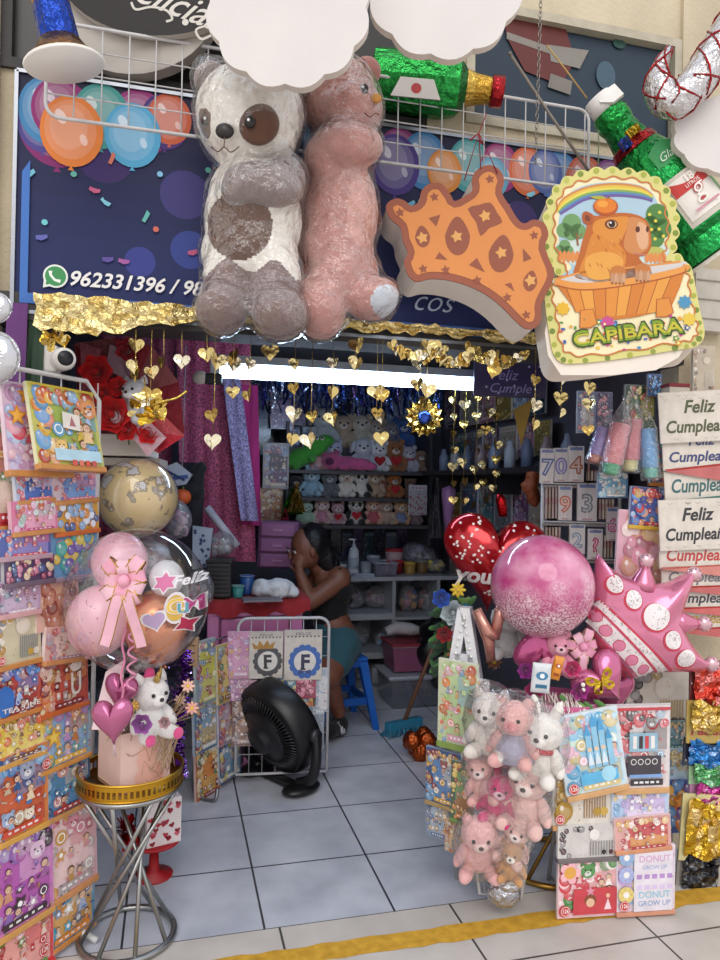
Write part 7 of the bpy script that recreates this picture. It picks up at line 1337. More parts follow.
def daisy(r, col, mid='#d9b83a', n=8):
    m = MB()
    for i in range(n): a = 2*PI*i/n; m.ell((0, 0, 0), (r*.5, r*.1, r*.22), col, 8, 5, rot(-a, 'Y') @ loc(r*.55, 0, 0))
    m.ell((0, -.1*r, 0), r*.24, mid, 8, 6); return m
def flower(px, py, Y, r, col, label, kind='rose', fin='flower', grp=None, cat='flower', rz=0.0, rx=0.0, seed=0):
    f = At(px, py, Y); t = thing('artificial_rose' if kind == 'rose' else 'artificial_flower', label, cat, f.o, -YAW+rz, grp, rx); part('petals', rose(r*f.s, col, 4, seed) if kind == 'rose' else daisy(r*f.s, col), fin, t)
    m = MB(); m.tube([(0, r*f.s*.1, 0), (0, r*f.s*.5, -r*f.s*.9), (0, r*f.s*.7, -r*f.s*1.3)], .003, '#3f6a35', 6); part('stem', m, 'plastic', t); return t
PA = 'flowers of the pink arrangement'
flower(525, 670, 2.34, 8, '#a02a8f', 'magenta purple flower at the left of the pink arrangement', grp=PA, seed=1); flower(579, 690, 2.28, 9, '#a52a85', 'purple flower under the gold butterfly in the pink arrangement', grp=PA, seed=2); flower(533, 690, 2.32, 9, '#c9357f', 'hot pink flower beside the white sachet', grp=PA, seed=3); flower(572, 668, 2.3, 8, '#d13a78', 'hot pink flower right of the orange sachet', grp=PA, seed=4)
def sachet(px, py, w_, h_, Y, c, c2, label, roll=0.0, txt=None):
    f = At(px, py, Y); t = thing('snack_sachet', label, 'sachet', f.o, -YAW, 'sachets in the pink arrangement', 0, roll); s = f.s; P = Puff([(x*s, z*s) for x, z in [(-w_/2+w_*i/8, h_/2) for i in range(9)]+[(w_/2, h_/2-h_*i/10) for i in range(1, 11)]+[(w_/2-w_*i/8, -h_/2) for i in range(1, 9)]+[(-w_/2, -h_/2+h_*i/10) for i in range(1, 10)]], 3.5*s, (0, 0)); part('wrapper', P.mesh(lambda p: c, 6), 'sleeve', t)
    m = MB(); m.disc(0, 3*s, w_*.32*s, c2, 0, 16, w_*.22*s); m.rect(0, -h_*.25*s, w_*.6*s, h_*.12*s, mixc(c2, '#000000', .3)); m.disc(0, 3*s, w_*.13*s, '#e9e9e9', .001, 10); part('printed_mark', P.drape(m), 'paper', t)
sachet(541, 678, 19, 30, 2.26, '#cfd2d5', '#3f7fa5', 'white sachet with a blue mark in the pink arrangement', .08); sachet(557, 668, 10, 24, 2.27, '#d98a1f', '#b5561f', 'narrow orange sachet in the pink arrangement', .25)
# ---- its basket, shredded paper, berries
f = At(562, 703, 2.38); s = f.s; t = f.thing('gift_basket', 'pink gift basket of flowers and hearts on the right wire crate', 'basket'); m = MB(); m.lathe([(30*s, -22*s), (36*s, 6*s), (34*s, 6*s), (28*s, -20*s), (0, -20*s)], '#c9608f', 24); part('basket_body', m, 'fabric', t); rn = random.Random(6); m = MB()
for k in range(46): x0 = rn.uniform(-30, 8)*s; y0 = -rn.uniform(20, 38)*s; m.tube([tuple(p) for p in spline([(x0, y0*.6, 14*s), (x0+rn.uniform(-4, 4)*s, y0, 4*s), (x0+rn.uniform(-6, 6)*s, y0-.004, -10*s), (x0+rn.uniform(-7, 7)*s, y0, rn.uniform(-26, -12)*s)], 3)], .0022, rn.choice(['#e0d5cf', '#d9c5bd', '#efe6e0']), 4)
part('shredded_paper', m, 'paper', t); m = MB()
for k in range(16): p = (rn.choice([-1, .3])*rn.uniform(26, 40)*s, -rn.uniform(22, 34)*s, rn.uniform(-10, 30)*s); m.ell(p, 2.2*s, '#e6e2d5', 8, 6); m.tube([p, (p[0]*.6, p[1]*.5, -8*s)], .0014, '#5f7f45', 4)
part('white_berries', m, 'flower', t)['kind'] = 'stuff'; m = MB()
for k in range(10): a = rn.uniform(0, 6.3); m.ell((0, 0, 0), (7*s, .8*s, 2.6*s), rn.choice(['#4f7f3a', '#6a9a4a']), 8, 5, loc(rn.uniform(-40, 30)*s, -30*s, rn.uniform(-6, 18)*s) @ rot(a, 'Y') @ rot(.5, 'Z'))
part('leaves', m, 'flower', t)
# ---- dark bouquet, letter A, letter balloon on the crate
BQ = 'flowers of the bouquet behind the letter A'
for i, (px, py, r, c, lb, kd) in enumerate(((441, 598, 9, '#2a55b5', 'deep blue flower at the top left of the bouquet behind the letter A', 'rose'), (458, 590, 8, '#d9b52f', 'yellow flower at the top of the bouquet behind the letter A', 'daisy'), (452, 612, 12, '#c5d0d5', 'large white and grey flower in the bouquet behind the letter A', 'rose'), (463, 612, 9, '#2f85a5', 'turquoise flower in the bouquet behind the letter A', 'rose'), (444, 634, 8, '#a5242c', 'dark red flower at the left of the bouquet behind the letter A', 'rose'), (460, 632, 11, '#dcd2dc', 'pale lilac flower in the middle of the bouquet behind the letter A', 'rose'), (456, 655, 9, '#b5603a', 'rust flower low in the bouquet behind the letter A', 'daisy'), (494, 662, 8, '#8f5a35', 'brown dried flower right of the letter A', 'daisy'))):
    flower(px, py, 2.72, r, c, lb, kd, grp=BQ, seed=i+20)
f = At(452, 640, 2.78); m = MB(); rn = random.Random(12)
for k in range(60): a = rn.uniform(0, 6.3); m.ell((0, 0, 0), (9*f.s, 1*f.s, 3*f.s), rn.choice(['#2f5a2f', '#4a7a3f', '#24452a', '#6f8f4a']), 8, 5, loc(rn.uniform(-18, 18)*f.s, rn.uniform(-.03, .06), rn.uniform(-35, 45)*f.s) @ rot(a, 'Y') @ rot(rn.uniform(-.8, .8), 'Z'))
f.solo('bouquet_foliage', m, 'flower', 'green leaves of the bouquet behind the letter A', 'foliage', None, 'stuff')
f = At(463, 650, 2.55); t = thing('marquee_letter', 'white standing letter A on the wire crate', 'letter', f.o, -YAW-.35); s = f.s; m = MB(); q = lambda x, z: (x*s, z*s)
for L in ([q(-17, -32), q(-7, -32), q(3, 30), q(-6, 42)], [q(9, -34), q(19, -34), q(6, 42), q(-4, 42)], [q(-9, -12), q(11, -12), q(9, -4), q(-7, -4)]): prism(m, L, .05, '#dcdcdf', '#b9b9c0')
m.box((-13*s, .02, -34*s), (14*s, .07, 5*s), '#cfcfd5'); m.box((14*s, .02, -36*s), (14*s, .07, 5*s), '#cfcfd5'); part('letter_body', m, 'plastic', t); m = MB()
for k in range(9): m.ell((-12*s+1.6*k*s, -.004, (-26+7.5*k)*s), 1.6*s, '#efefe9', 8, 6); m.ell((13*s-1.5*k*s, -.004, (-28+7.5*k)*s), 1.6*s, '#efefe9', 8, 6)
part('bulbs', m, 'plastic', t)
f = At(483, 628, 2.5); s = f.s; m = MB(); m.tube([f.u(492, 660), f.u(489, 640), f.u(476, 610)], [.018, .022, .02], '#b57a6f', 14); m.tube([f.u(476, 610, .02), f.u(488, 632, .025), f.u(495, 636, .02)], [.018, .02, .02], '#c98f80', 14); m.tube([f.u(495, 638, .01), f.u(498, 618, .01), f.u(500, 604, .01)], [.02, .021, .018], '#b57a6f', 14); f.solo('foil_balloon', m, 'balloon', 'rose gold foil letter balloon right of the letter A', 'balloon')
f = At(506, 640, 2.62); t = thing('plush_toy', 'white plush half hidden between the red heart and the marbled ball', 'plush toy', f.o+Vector((0, 0, -.07)), -YAW); plush_parts(t, 58*f.s, '#c9c7c5', 'bunny')
# ---- the wire crate and the leaning wire panel of bagged plush toys
GP = Plane(1.16, 2.40, R_(-24))
a, b, c3 = GP.hit(455, 700), GP.hit(553, 700), GP.hit(515, 918); zt = GP.hit(520, 708).z; L = (b-a).length
t = thing('plush_display_rack', 'white wire grid panel of bagged plush toys leaning at the right of the opening', 'display rack', (a.x, a.y, .0), GP.a, None, R_(-4), .0); m = MB(); x1 = L; o = [(0, 0, zt), (x1, 0, zt), (x1-.10, 0, .03), (.10, 0, .03)]; m.tube(o, .006, '#cfcdcb', 8, True); part('rim', m, 'paint', t); m = MB()
for i in range(1, 8): k = i/8; m.tube([(x1*k, 0, zt), (.10+(x1-.2)*k, 0, .03)], .0022, '#c5c3c2', 6)
for i in range(1, 15): z = .03+(zt-.03)*i/15; e = .10*(1-i/15); m.tube([(e, .004, z), (x1-e, .004, z)], .0022, '#c5c3c2', 6)
part('wire_mesh', m, 'paint', t)
f = At(500, 690, 2.55); t = thing('wire_crate', 'white wire crate holding flowers and letters at the right of the opening', 'crate', (f.o.x+.05, 2.66, 0), R_(-14)); zc_ = aty(500, 715, 2.5).z; m = MB(); w2, d2 = .22, .15
for z in (zc_-.14, zc_-.07, zc_): m.tube([(-w2, -d2, z), (w2, -d2, z), (w2, d2, z), (-w2, d2, z)], .004, '#b9b7b7', 6, True)
for i in range(9): x = -w2+2*w2*i/8; m.tube([(x, -d2, zc_), (x, -d2, zc_-.14), (x, d2, zc_-.14), (x, d2, zc_)], .0022, '#b9b7b7', 5)
for i in range(6): y = -d2+2*d2*i/5; m.tube([(-w2, y, zc_), (-w2, y, zc_-.14), (w2, y, zc_-.14), (w2, y, zc_)], .0022, '#b9b7b7', 5)
part('wire_basket', m, 'paint', t); m = MB(); [part('leg', MB().tube([(x, y, zc_-.14), (x*.8, y*.8, 0)], .008, '#a9a7a7', 8), 'paint', t) for x in (-w2, w2) for y in (-d2, d2)]
BP = 'plush toys in clear bags on the leaning wire panel'
def bagged(px, py, hp, off, c, label, yaw=0.0, rx=0.0, ry=0.0, **k):
    o = GP.hit(px, py, off); s = o.length/FOC*.97; h = hp*s; R3 = rot(GP.a+yaw, 'Z') @ rot(rx, 'X') @ rot(ry, 'Y'); o = o-(R3 @ Vector((0, 0, h*.5)))
    t = thing('plush_toy', label, 'plush toy', o, GP.a+yaw, BP, rx, ry); plush_parts(t, h, c, lo=False, **k)
    m = MB(); m.ell((0, -.06*h, .52*h), (.42*h, .36*h, .62*h), '#e2e0e0', 22, 14, disp=lambda v: .97+.11*wrink(v, 2.6, px)); part('clear_bag', m, 'cello', t)
bagged(491, 722, 66, .09, '#dcd3cb', 'white cat plush with pink ears in a bag, top left of the wire panel', -.3, kind='cat', muz='#e9e2dc')
bagged(514, 730, 66, .13, '#e0aaa5', 'bagged pink pig plush in a lilac grey dress on the wire panel', -.25, kind='pig', extra='#a9a5b9', muz='#d98f92'); bagged(541, 744, 70, .12, '#e9e4dc', 'white bunny plush with brown trim in a bag, top right of the wire panel', -.35, ry=.12, kind='bunny', extra='scarf', muz='#efeae4')
bagged(482, 776, 50, .07, '#d9a59f', 'dusty pink bear plush in a bag at the left of the wire panel', -.2, ry=-.2); bagged(499, 796, 50, .10, '#c9356f', 'hot pink plush in a bag in the middle of the wire panel', -.1, ry=.2, kind='bunny'); bagged(527, 792, 72, .10, '#e2b9b2', 'pale pink bear plush in a bag at the right of the wire panel', -.3, ry=.1, muz='#efd9d2')
bagged(479, 842, 66, .11, '#dfaaa8', 'pink round headed plush in a bag at the lower left of the wire panel', .1, rx=.25, kind='cat', muz='#e9c5c0'); bagged(515, 838, 48, .12, '#e3bab0', 'peach pink plush lying under the pale pink bear', -.2, ry=.3); bagged(512, 860, 40, .14, '#c28f5f', 'tan and white plush in a bag near the bottom of the wire panel', -.2, kind='bear', muz='#efe6da', belly='#efe6da')
o = GP.hit(503, 892, .08); m = MB(); m.ell((0, 0, 0), (.06, .045, .05), '#b9b9bd', 20, 14, disp=lambda v: 1+.14*wrink(v, 3.2, 4)); m.ell((.02, -.02, .045), (.045, .035, .03), '#cfcfd3', 14, 10, disp=lambda v: 1+.14*wrink(v, 3.2, 8)); solo('foil_bag', m, 'crinkle', 'silver foil bag at the bottom of the leaning wire panel', 'bag', o, GP.a)
# packs facing the aisle on the crate side
AP = Plane(1.015, 2.56, R_(-52)); AG = 'packs on the aisle side of the wire crate'
def ap(*a, **k): pack(AP, a[0], a[1], a[2], a[3], a[4], a[5], a[6], a[7], AG, **k)
ap(457, 704, 38, 86, .03, ['#c9cfae', '#b9cf9a', '#d9603f', '#e08a4a', '#7fa5c9', '#a5c56a', '#d9a5b5'], 501, 'large orange and green animal pack on the aisle side of the wire crate', tray='#7f9a4a', style=Fm); ap(478, 712, 18, 66, .02, ['#cfc9c9', '#dcd5d2', '#8f8a95', '#b5a5a5', '#d9a54a'], 502, 'narrow pale grey pack right of the large animal pack on the crate', tray=None)
ap(443, 778, 34, 56, .02, ['#3f5f8f', '#5f85b5', '#c99a3a', '#d9c9b5', '#8f3f35', '#6f9fc5'], 503, 'blue and gold pack at the lower left of the aisle side of the crate', tray='#a58a5a', style='sea'); ap(462, 792, 22, 60, .035, ['#4f6a5a', '#7f9f6f', '#d98a3a', '#b54a35', '#e0c25a'], 504, 'green and orange pack at the lower right of the aisle side of the crate', tray='#6f8f4a'); ap(437, 818, 22, 40, .01, ['#7f8fa5', '#a5b5c5', '#c9a56a', '#5f6f8f'], 505, 'greyish pack at the bottom of the aisle side of the crate', tray=None); ap(456, 838, 22, 32, .03, ['#c98f5a', '#d9b58a', '#a5603f', '#b5a58f'], 506, 'small tan and orange pack at the bottom right of the aisle side', tray=None)
# brass stand behind the panel
g = atz(548, 872); t = thing('brass_stand', 'round brass tube stand on the floor behind the wire panel', 'stand', (g.x+.03, g.y+.05, 0)); m = MB(); R1 = .19; m.tube([(R1*math.cos(a), R1*math.sin(a), .012) for a in [2*PI*k/28 for k in range(28)]], .011, '#a5803f', 8, True); part('base_ring', m, 'metal', t); m = MB(); m.tube([(R1*.85*math.cos(a), R1*.85*math.sin(a), .42) for a in [2*PI*k/28 for k in range(28)]], .01, '#a5803f', 8, True); part('top_ring', m, 'metal', t)
for k in range(5): a = 2*PI*k/5; m = MB(); m.tube([(R1*math.cos(a), R1*math.sin(a), .012), (R1*.85*math.cos(a+2.2), R1*.85*math.sin(a+2.2), .42)], .008, '#a5803f', 8); part('rod', m, 'metal', t)
# ---- birthday banners in bags at the right edge
BN = Plane(2.0, 2.44, R_(-14)); 
def banner(px, py, w_, h_, off, col, tas, label, two=True, roll=0.0):
    p = BN.hit(px, py, off); w = (BN.hit(px+w_/2, py)-BN.hit(px-w_/2, py)).length; h = (BN.hit(px, py+h_/2)-BN.hit(px, py-h_/2)).length
    t = thing('banner_pack', label, 'banner pack', p, BN.a, 'birthday banner packs at the right edge', 0, roll); m = MB(); m.box((0, .003, 0), (w, .006, h), '#cfc6ba'); m.rect(0, 0, w*.98, h*.97, '#d5ccc0', .0004)
    if two: m.text('Feliz', -w*.06, h*.08, h*.24, col, .0012, .25, .035, tall=1.05); m.text('Cumpleaños', -w*.02, -h*.30, h*.24, col, .0012, .2, .035, width=w*.84)
    else: m.text('Cumpleaños', 0, -h*.2, h*.45, col, .0012, .2, .03, width=w*.86)
    rn = random.Random(int(px*7+py))
    for k in range(14): x = rn.uniform(-.46, .46)*w; z = rn.choice([.36, .42, -.43])*h; m.line([(x-.01, z+.004), (x, z-.004), (x+.01, z+.003)], .002, mixc(col, '#d5ccc0', .55), .0008)
    part('printed_card', m, 'sleeve', t)
    if tas:
        m = MB(); n = 9
        for k in range(n): z = -h*.5-.002*k; m.poly([(-w*.5+.02*k*w*.1, -h*.5+.006-.001*k), (w*.52, -h*.38+.05*h*(k % 2)), (w*.52, -h*.62-.04*h*k)], mixc(tas, ['#ffffff', '#000000'][k % 2], .12), .003+.0006*k)
        part('tassels', m, 'fabric', t)
banner(704, 416, 88, 50, .05, '#4a4f2a', None, 'birthday banner pack with olive lettering, topmost at the right edge', True, -.07)
banner(706, 448, 86, 42, .03, '#2f3a6f', '#b53a35', 'birthday banner pack with navy lettering at the right edge, second down', True, -.06); banner(706, 485, 82, 30, .025, '#2f5f62', '#3f7a75', 'birthday banner pack with teal lettering at the right edge, third down', False, -.07)
banner(702, 524, 84, 50, .055, '#22222a', None, 'birthday banner pack with black lettering in the middle of the right edge', True, -.06); banner(703, 555, 86, 26, .04, '#b5342f', '#c96a5a', 'birthday banner pack with red lettering at the right edge', False, -.03); banner(704, 577, 84, 22, .03, '#6f6a72', '#b5342f', 'birthday banner pack with grey lettering above a red tassel', False, -.02); banner(706, 598, 84, 22, .02, '#2f2f3a', '#c23a32', 'birthday banner pack with dark lettering behind the crown balloon', False, -.02); banner(706, 618, 84, 24, .01, '#b5933a', '#b82f2c', 'birthday banner pack with gold lettering, lowest at the right edge', False, -.02)
# ---- packs beside and above the crown balloon
rp(668, 463, 36, 42, .0, ['#5f8fb5', '#7fb0c9', '#c9433f', '#3f6fa5', '#d9d2c9', '#4f9fb5'], 421, 'blue pack with red fish shapes left of the birthday banners', sticker=True, tray='#cf8035', style='sea'); rp(657, 508, 54, 40, .03, ['#3f4a85', '#4f5fa5', '#c9433f', '#e0b53f', '#d98a5a', '#5f8fd0'], 422, 'dark blue pack with colourful figures and a yellow edge', tray='#d9b03a', style=Fm, roll=.06); rp(646, 548, 58, 74, .02, ['#d9a5b5', '#e3bfc5', '#d98fa5', '#c98f7a', '#efd9d5', '#b5707f', '#d9b58a'], 423, 'large pink floral pack behind the crown balloon', tray=None, style='balls', roll=.05)
rp(613, 485, 30, 26, -.06, ['#3f6f9f', '#5f95b5', '#8fc5cf', '#d9d5cf'], 424, 'blue pack behind the pastel tubes', tray=None, style='sea'); rp(640, 415, 30, 60, -.05, ['#2f4a35', '#3f6a45', '#c9433f', '#d9c56a', '#a5a58f'], 425, 'dark green pack behind the pastel tubes', tray=None); 
# ---- the front rack of packs
FP = Plane(1.55, 2.26, R_(-7)); FG = 'packs on the low front rack at the right'
def fp(*a, **k): return pack(FP, a[0], a[1], a[2], a[3], a[4], a[5], a[6], a[7], FG, **k)
a, b = FP.hit(563, 905), FP.hit(668, 905); zt = FP.hit(610, 706).z; t = thing('grid_rack', 'white wire grid rack of packs at the lower right', 'display rack', (a.x, a.y, 0), FP.a); L = (b-a).length; m = MB(); m.tube([(0, .012, .02), (L, .012, .02), (L, .012, zt), (0, .012, zt)], .006, '#cbc9c8', 8, True); part('rim', m, 'paint', t); m = MB(); [m.tube([(L*i/7, .012, .02), (L*i/7, .012, zt)], .0022, '#c5c3c2', 6) for i in range(1, 7)]; [m.tube([(0, .016, .02+(zt-.02)*i/9), (L, .016, .02+(zt-.02)*i/9)], .0022, '#c5c3c2', 6) for i in range(1, 9)]; part('wire_mesh', m, 'paint', t)
m = MB(); m.tube([(.05, .02, .02), (.05, .25, .01)], .006, '#cbc9c8', 8); m.tube([(L-.05, .02, .02), (L-.05, .25, .01)], .006, '#cbc9c8', 8); part('feet', m, 'paint', t)
def castle_extra(m, w, h):
    for x, hh in ((-.05, .5), (.06, .62), (.17, .55), (.28, .4)): m.rect(w*x, -h*.18+h*hh*.4, w*.09, h*hh*.8, '#8fc5e2', .0108); m.poly([(w*(x-.06), -h*.18+h*hh*.8), (w*(x+.06), -h*.18+h*hh*.8), (w*x, -h*.1+h*hh*.95)], '#4f9fd0', .011)
    for x in (-.05, .06, .17): m.disc(w*x, h*.05, w*.035, '#e6c5a5', .0114, 10); m.poly([(w*(x-.05), -h*.14), (w*(x+.05), -h*.14), (w*x, h*.03)], '#d9e6f0', .0112)
    m.rect(w*.05, -h*.3, w*.6, h*.14, '#5fb5e0', .0108); m.disc(w*.2, -h*.28, w*.12, '#a5d9ee', .011, 16)
fp(582, 790, 58, 72, .022, ['#dcd5c9', '#e6e0d5', '#b58f3a', '#c9a54a', '#8f6f2a', '#e0cf9a', '#a5805a'], 431, 'white pack with gold balloons behind the blue castle pack', sticker=True, style='elegant', tray='#cf9a62', extra=lambda m, w, h: ([ball(m, w*x, h*z, w*r, c, .0104+.0002*i) for i, (x, z, r, c) in enumerate(((-.42, .3, .05, '#c9a04a'), (-.4, .12, .07, '#b98a3a'), (-.36, -.05, .05, '#d9b565'), (-.42, -.1, .04, '#a57f35'), (-.32, -.27, .15, '#b08a2f'), (-.44, .22, .04, '#e0c27a')))]))
fp(592, 752, 62, 82, .06, ['#cfe0e9', '#a5d5ee', '#8fc9e6', '#5fb0dc', '#e6b5c9', '#c9e2d5', '#d9c58a'], 432, 'large pale blue castle pack tilted at the top left of the front rack', sticker=True, extra=castle_extra, roll=-.17, tray='#cf9f6a')
def redblack(m, w, h): m.rect(0, h*.475, w*.98, h*.035, '#c2404a', .0112); m.rect(w*.0, h*.08, w*.52, h*.22, '#8fb5c9', .0106); [m.rect(w*(-.16+.11*i), h*.08, w*.07, h*.15, ['#e6e2df', '#3a2f35', '#c9434a', '#e6e2df'][i], .011) for i in range(4)]; m.rect(w*.02, -h*.2, w*.62, h*.24, '#3f3a42', .0106); [m.ring(w*(-.18+.13*i), -h*.15, w*.04, w*.055, '#d9d5d5', .0112, 12) for i in range(4)]; m.rect(w*.05, -h*.32, w*.6, h*.04, '#7fa5d9', .0112)
fp(642, 748, 54, 84, .045, ['#e0d5d5', '#d5cccc', '#b5303a', '#3a3035', '#c9545f', '#8fb0c9', '#5f5055'], 433, 'red, black and white pack at the top right of the front rack', extra=redblack, tray='#cf9f6a')
fp(640, 806, 56, 32, .03, ['#b5c9e6', '#c5b5d9', '#7fb0d9', '#d9c58a', '#e6dcec', '#a58fc9'], 434, 'pale blue and lilac pack in the middle right of the front rack', tray='#b59fb0', style='sea')
fp(588, 842, 60, 34, .035, ['#cfcac6', '#e9e5e0', '#2f2528', '#4f2f3a', '#1f1a1c', '#8f8a8a'], 435, 'black and white pack with dark balloons in the front rack', tray='#6f6566', style='elegant'); fp(643, 833, 56, 33, .045, ['#d9a5a0', '#c95f62', '#e6c5bd', '#b53a45', '#efd9cf', '#e0b56a'], 436, 'red and cream candy pack in the front rack', tray='#cf8f6a', roll=-.05)
def berry(m, w, h): m.rect(w*.1, -h*.22, w*.72, h*.42, '#c9404a', .0106); m.disc(w*.02, -h*.2, w*.1, '#8a4a2f', .011, 14); m.disc(w*.02, -h*.24, w*.07, '#e6bd9a', .0112, 12); m.poly([(w*.25, -h*.36), (w*.37, -h*.36), (w*.31, -h*.18)], '#efd5d9', .0112); m.disc(w*.31, -h*.14, w*.035, '#e6bd9a', .0114, 10); m.star(w*.02, -h*.06, w*.08, '#d98fa5', .0112); m.disc(-w*.32, h*.25, w*.1, '#e0a54a', .0108, 12); [m.disc(-w*.32+w*.11*math.cos(a), h*.25+w*.11*math.sin(a), w*.07, '#efb5bd', .0107, 10) for a in [k*1.256 for k in range(5)]]
fp(588, 886, 60, 62, .03, ['#e6bfc5', '#d9606a', '#c9303a', '#efc5c9', '#4f8f4a', '#d94a52', '#efe0dc'], 437, 'red and pink strawberry pack at the bottom left of the front rack', sticker=True, extra=berry, tray=None)
def donut(m, w, h):
    m.rect(w*.1, 0, w*.66, h*.92, '#e3dbe3', .0104)
    for z, tx, c, k in ((.28, 'DONUT', '#d5a5c9', .1), (.17, 'GROW UP', '#a5b5dc', .06), (-.26, 'DONUT', '#8fc5d9', .1), (-.38, 'GROW UP', '#8fa5c9', .08)): m.text(tx, w*.12, h*z, h*k, c, .0108, 0, .02)
    for z, c in ((.06, '#b58fc9'), (-.1, '#d9c5e6')): [m.rect(w*(-.14+.13*i), h*z, w*.09, h*.07, c, .0108) for i in range(5)]
    for z, c in ((.36, '#8fb5d9'), (.1, '#a5b5e0'), (-.2, '#e0cf7a')): m.disc(-w*.36, h*z, w*.13, c, .0109, 18); m.disc(-w*.36, h*z, w*.05, '#efe9e6', .0112, 12); [m.rect(-w*.36+w*.09*math.cos(a), h*z+w*.09*math.sin(a), w*.03, w*.01, '#d96a8f', .0113, a) for a in [k*.9 for k in range(7)]]
fp(646, 879, 58, 66, .04, ['#e3d5e0', '#ece4ec', '#d9b5d0', '#a5c5e0', '#e0d5a5', '#c9a5d9'], 438, 'pastel pack reading DONUT GROW UP at the bottom right of the front rack', sticker=True, extra=donut, tray='#cf8f72')
rp(658, 702, 62, 66, .02, ['#cfc8be', '#dcd6cc', '#2f2428', '#4a353a', '#8f8a88', '#b59a62'], 441, 'white pack with black flowers and grey stripes under the crown balloon', style='elegant', tray='#9a9490'); rp(676, 735, 36, 28, .03, ['#5f8f85', '#7fa5b5', '#d9a56a', '#3f6f72', '#c9b59a'], 442, 'teal pack with an orange edge right of the front rack', tray='#cf9048'); rp(677, 770, 36, 44, .04, ['#a5c5d9', '#b9d5e2', '#c9a54a', '#7fb0d0', '#e0cf9a'], 443, 'pale blue pack with gold balls right of the front rack', tray='#cf9048'); rp(678, 806, 36, 54, .05, ['#3f5fa5', '#5a4a8f', '#d97a2f', '#4f8fd0', '#6f4f9f', '#e0a53f'], 444, 'deep blue balloon pack with an orange star right of the front rack', style='balls', sticker=True, tray=None, extra=lambda m, w, h: (m.star(w*.02, h*.1, w*.24, '#d9742a', .0115), m.star(w*.02, h*.1, w*.15, '#efa54a', .0117)))
# ---- foil packs at the far right
XP = Plane(1.97, 2.36, R_(-12)); XG = 'foil packs at the right edge'
def xp(px, py, w_, h_, off, bgc, fcol, label, txt=None, roll=0.0):
    p = XP.hit(px, py, off); w = (XP.hit(px+w_/2, py)-XP.hit(px-w_/2, py)).length; h = (XP.hit(px, py+h_/2)-XP.hit(px, py-h_/2)).length; t = thing('foil_pack', label, 'foil pack', p, XP.a, XG, 0, roll); m = MB(); m.box((0, .004, 0), (w, .008, h), bgc); rn = random.Random(int(px+py)); [m.disc(rn.uniform(-.45, .45)*w, rn.uniform(-.45, .45)*h, w*.03, mixc(bgc, '#ffffff', .3), .0005, 8) for _ in range(8)]
    if txt: m.text(txt, 0, -h*.3, h*.26, '#a5302f', .001, .3, .03)
    part('backing_card', m, 'sleeve', t); m = MB(); n = 7; hh = h*(.34 if txt else .42); zc0 = h*.14 if txt else 0; vs = [(x, -.008-.022*rn.random(), z) for j in range(n+1) for i in range(n+1) for x, z in [(-w*.42+w*.84*i/n+rn.uniform(-.003, .003), zc0-hh+2*hh*j/n+rn.uniform(-.003, .003)+.012*math.sin(i*1.1)*(j in (0, n)))]]; m.add(vs, [(j*(n+1)+i, j*(n+1)+i+1, (j+1)*(n+1)+i+1, (j+1)*(n+1)+i) for j in range(n) for i in range(n)], [mixc(fcol, rn.choice(['#ffffff', '#000000']), rn.uniform(0, .2)) for _ in range(n*n)]); part('folded_foil', m, 'crinkle', t)
    return t
xp(708, 683, 36, 44, .03, '#5f1f1f', '#c9402f', 'foil pack with red foil at the top of the right edge stack'); xp(706, 722, 38, 42, .045, '#b59a4f', '#c9a548', 'foil pack with gold foil and red script at the right edge', 'Fabul'); xp(704, 752, 40, 28, .03, '#2a2f3f', '#2f75b5', 'foil pack with blue foil at the right edge', None, .03); xp(707, 772, 36, 24, .02, '#9fc59a', '#5fa56a', 'foil pack with green foil at the right edge'); xp(708, 794, 36, 24, .015, '#c98fb5', '#c9409a', 'foil pack with magenta foil at the right edge'); xp(703, 828, 44, 66, .035, '#d5c98f', '#d0a52a', 'large cream pack with yellow gold foil at the lower right edge', None, .06); xp(698, 872, 42, 40, .02, '#9a9590', '#2f3035', 'pack with black foil at the bottom of the right edge stack', None, .06)
# ================================================================== the left front: bouquet, bubble balloons, gift arrangement, stand
# ---- white box shelf and the rose bouquet on it
f = At(114, 446, 3.0); t = thing('white_box', 'white shallow box under the red rose bouquet', 'box', (f.o.x, 3.02, f.o.z), -.15); s = f.s; m = MB(); m.box((0, .1, 0), (66*s, .3, 20*s), '#d9d2c9', None, .004); part('box_body', m, 'card', t); m = MB(); m.box((0, .1, 9*s), (69*s, .31, 5*s), '#e6e0d7', None, .003); part('lid', m, 'card', t)
m = MB(); m.box((0, 0, 0), (.34, .3, .03), '#b9b0a5'); p = aty(120, 462, 3.05); solo('shelf_plank', m, 'paint', 'pale wooden plank under the white shallow box', 'shelf', (p.x, 3.14, p.z), -.1)
f = At(125, 400, 2.98); t = f.thing('rose_bouquet', 'bouquet wrapping of red and pink paper behind the gold leaves', 'bouquet'); s = f.s; q = lambda x, y, d=0: f.u(x, y, d)
def sheet(pts, col, d0=0.0, nm='paper_wrap'):
    m = MB(); P = [q(x, y, d0+dd*s) for x, y, dd in pts]; c = sum((Vector(p) for p in P), Vector())/len(P)+Vector((0, .02, 0)); vs = [tuple(c)]+P; m.add(vs, [(0, 1+i, 1+(i+1) % len(P)) for i in range(len(P))], [mixc(col, ['#ffffff', '#000000'][i % 2], .08) for i in range(len(P))]); part(nm, m, 'tissue', t)
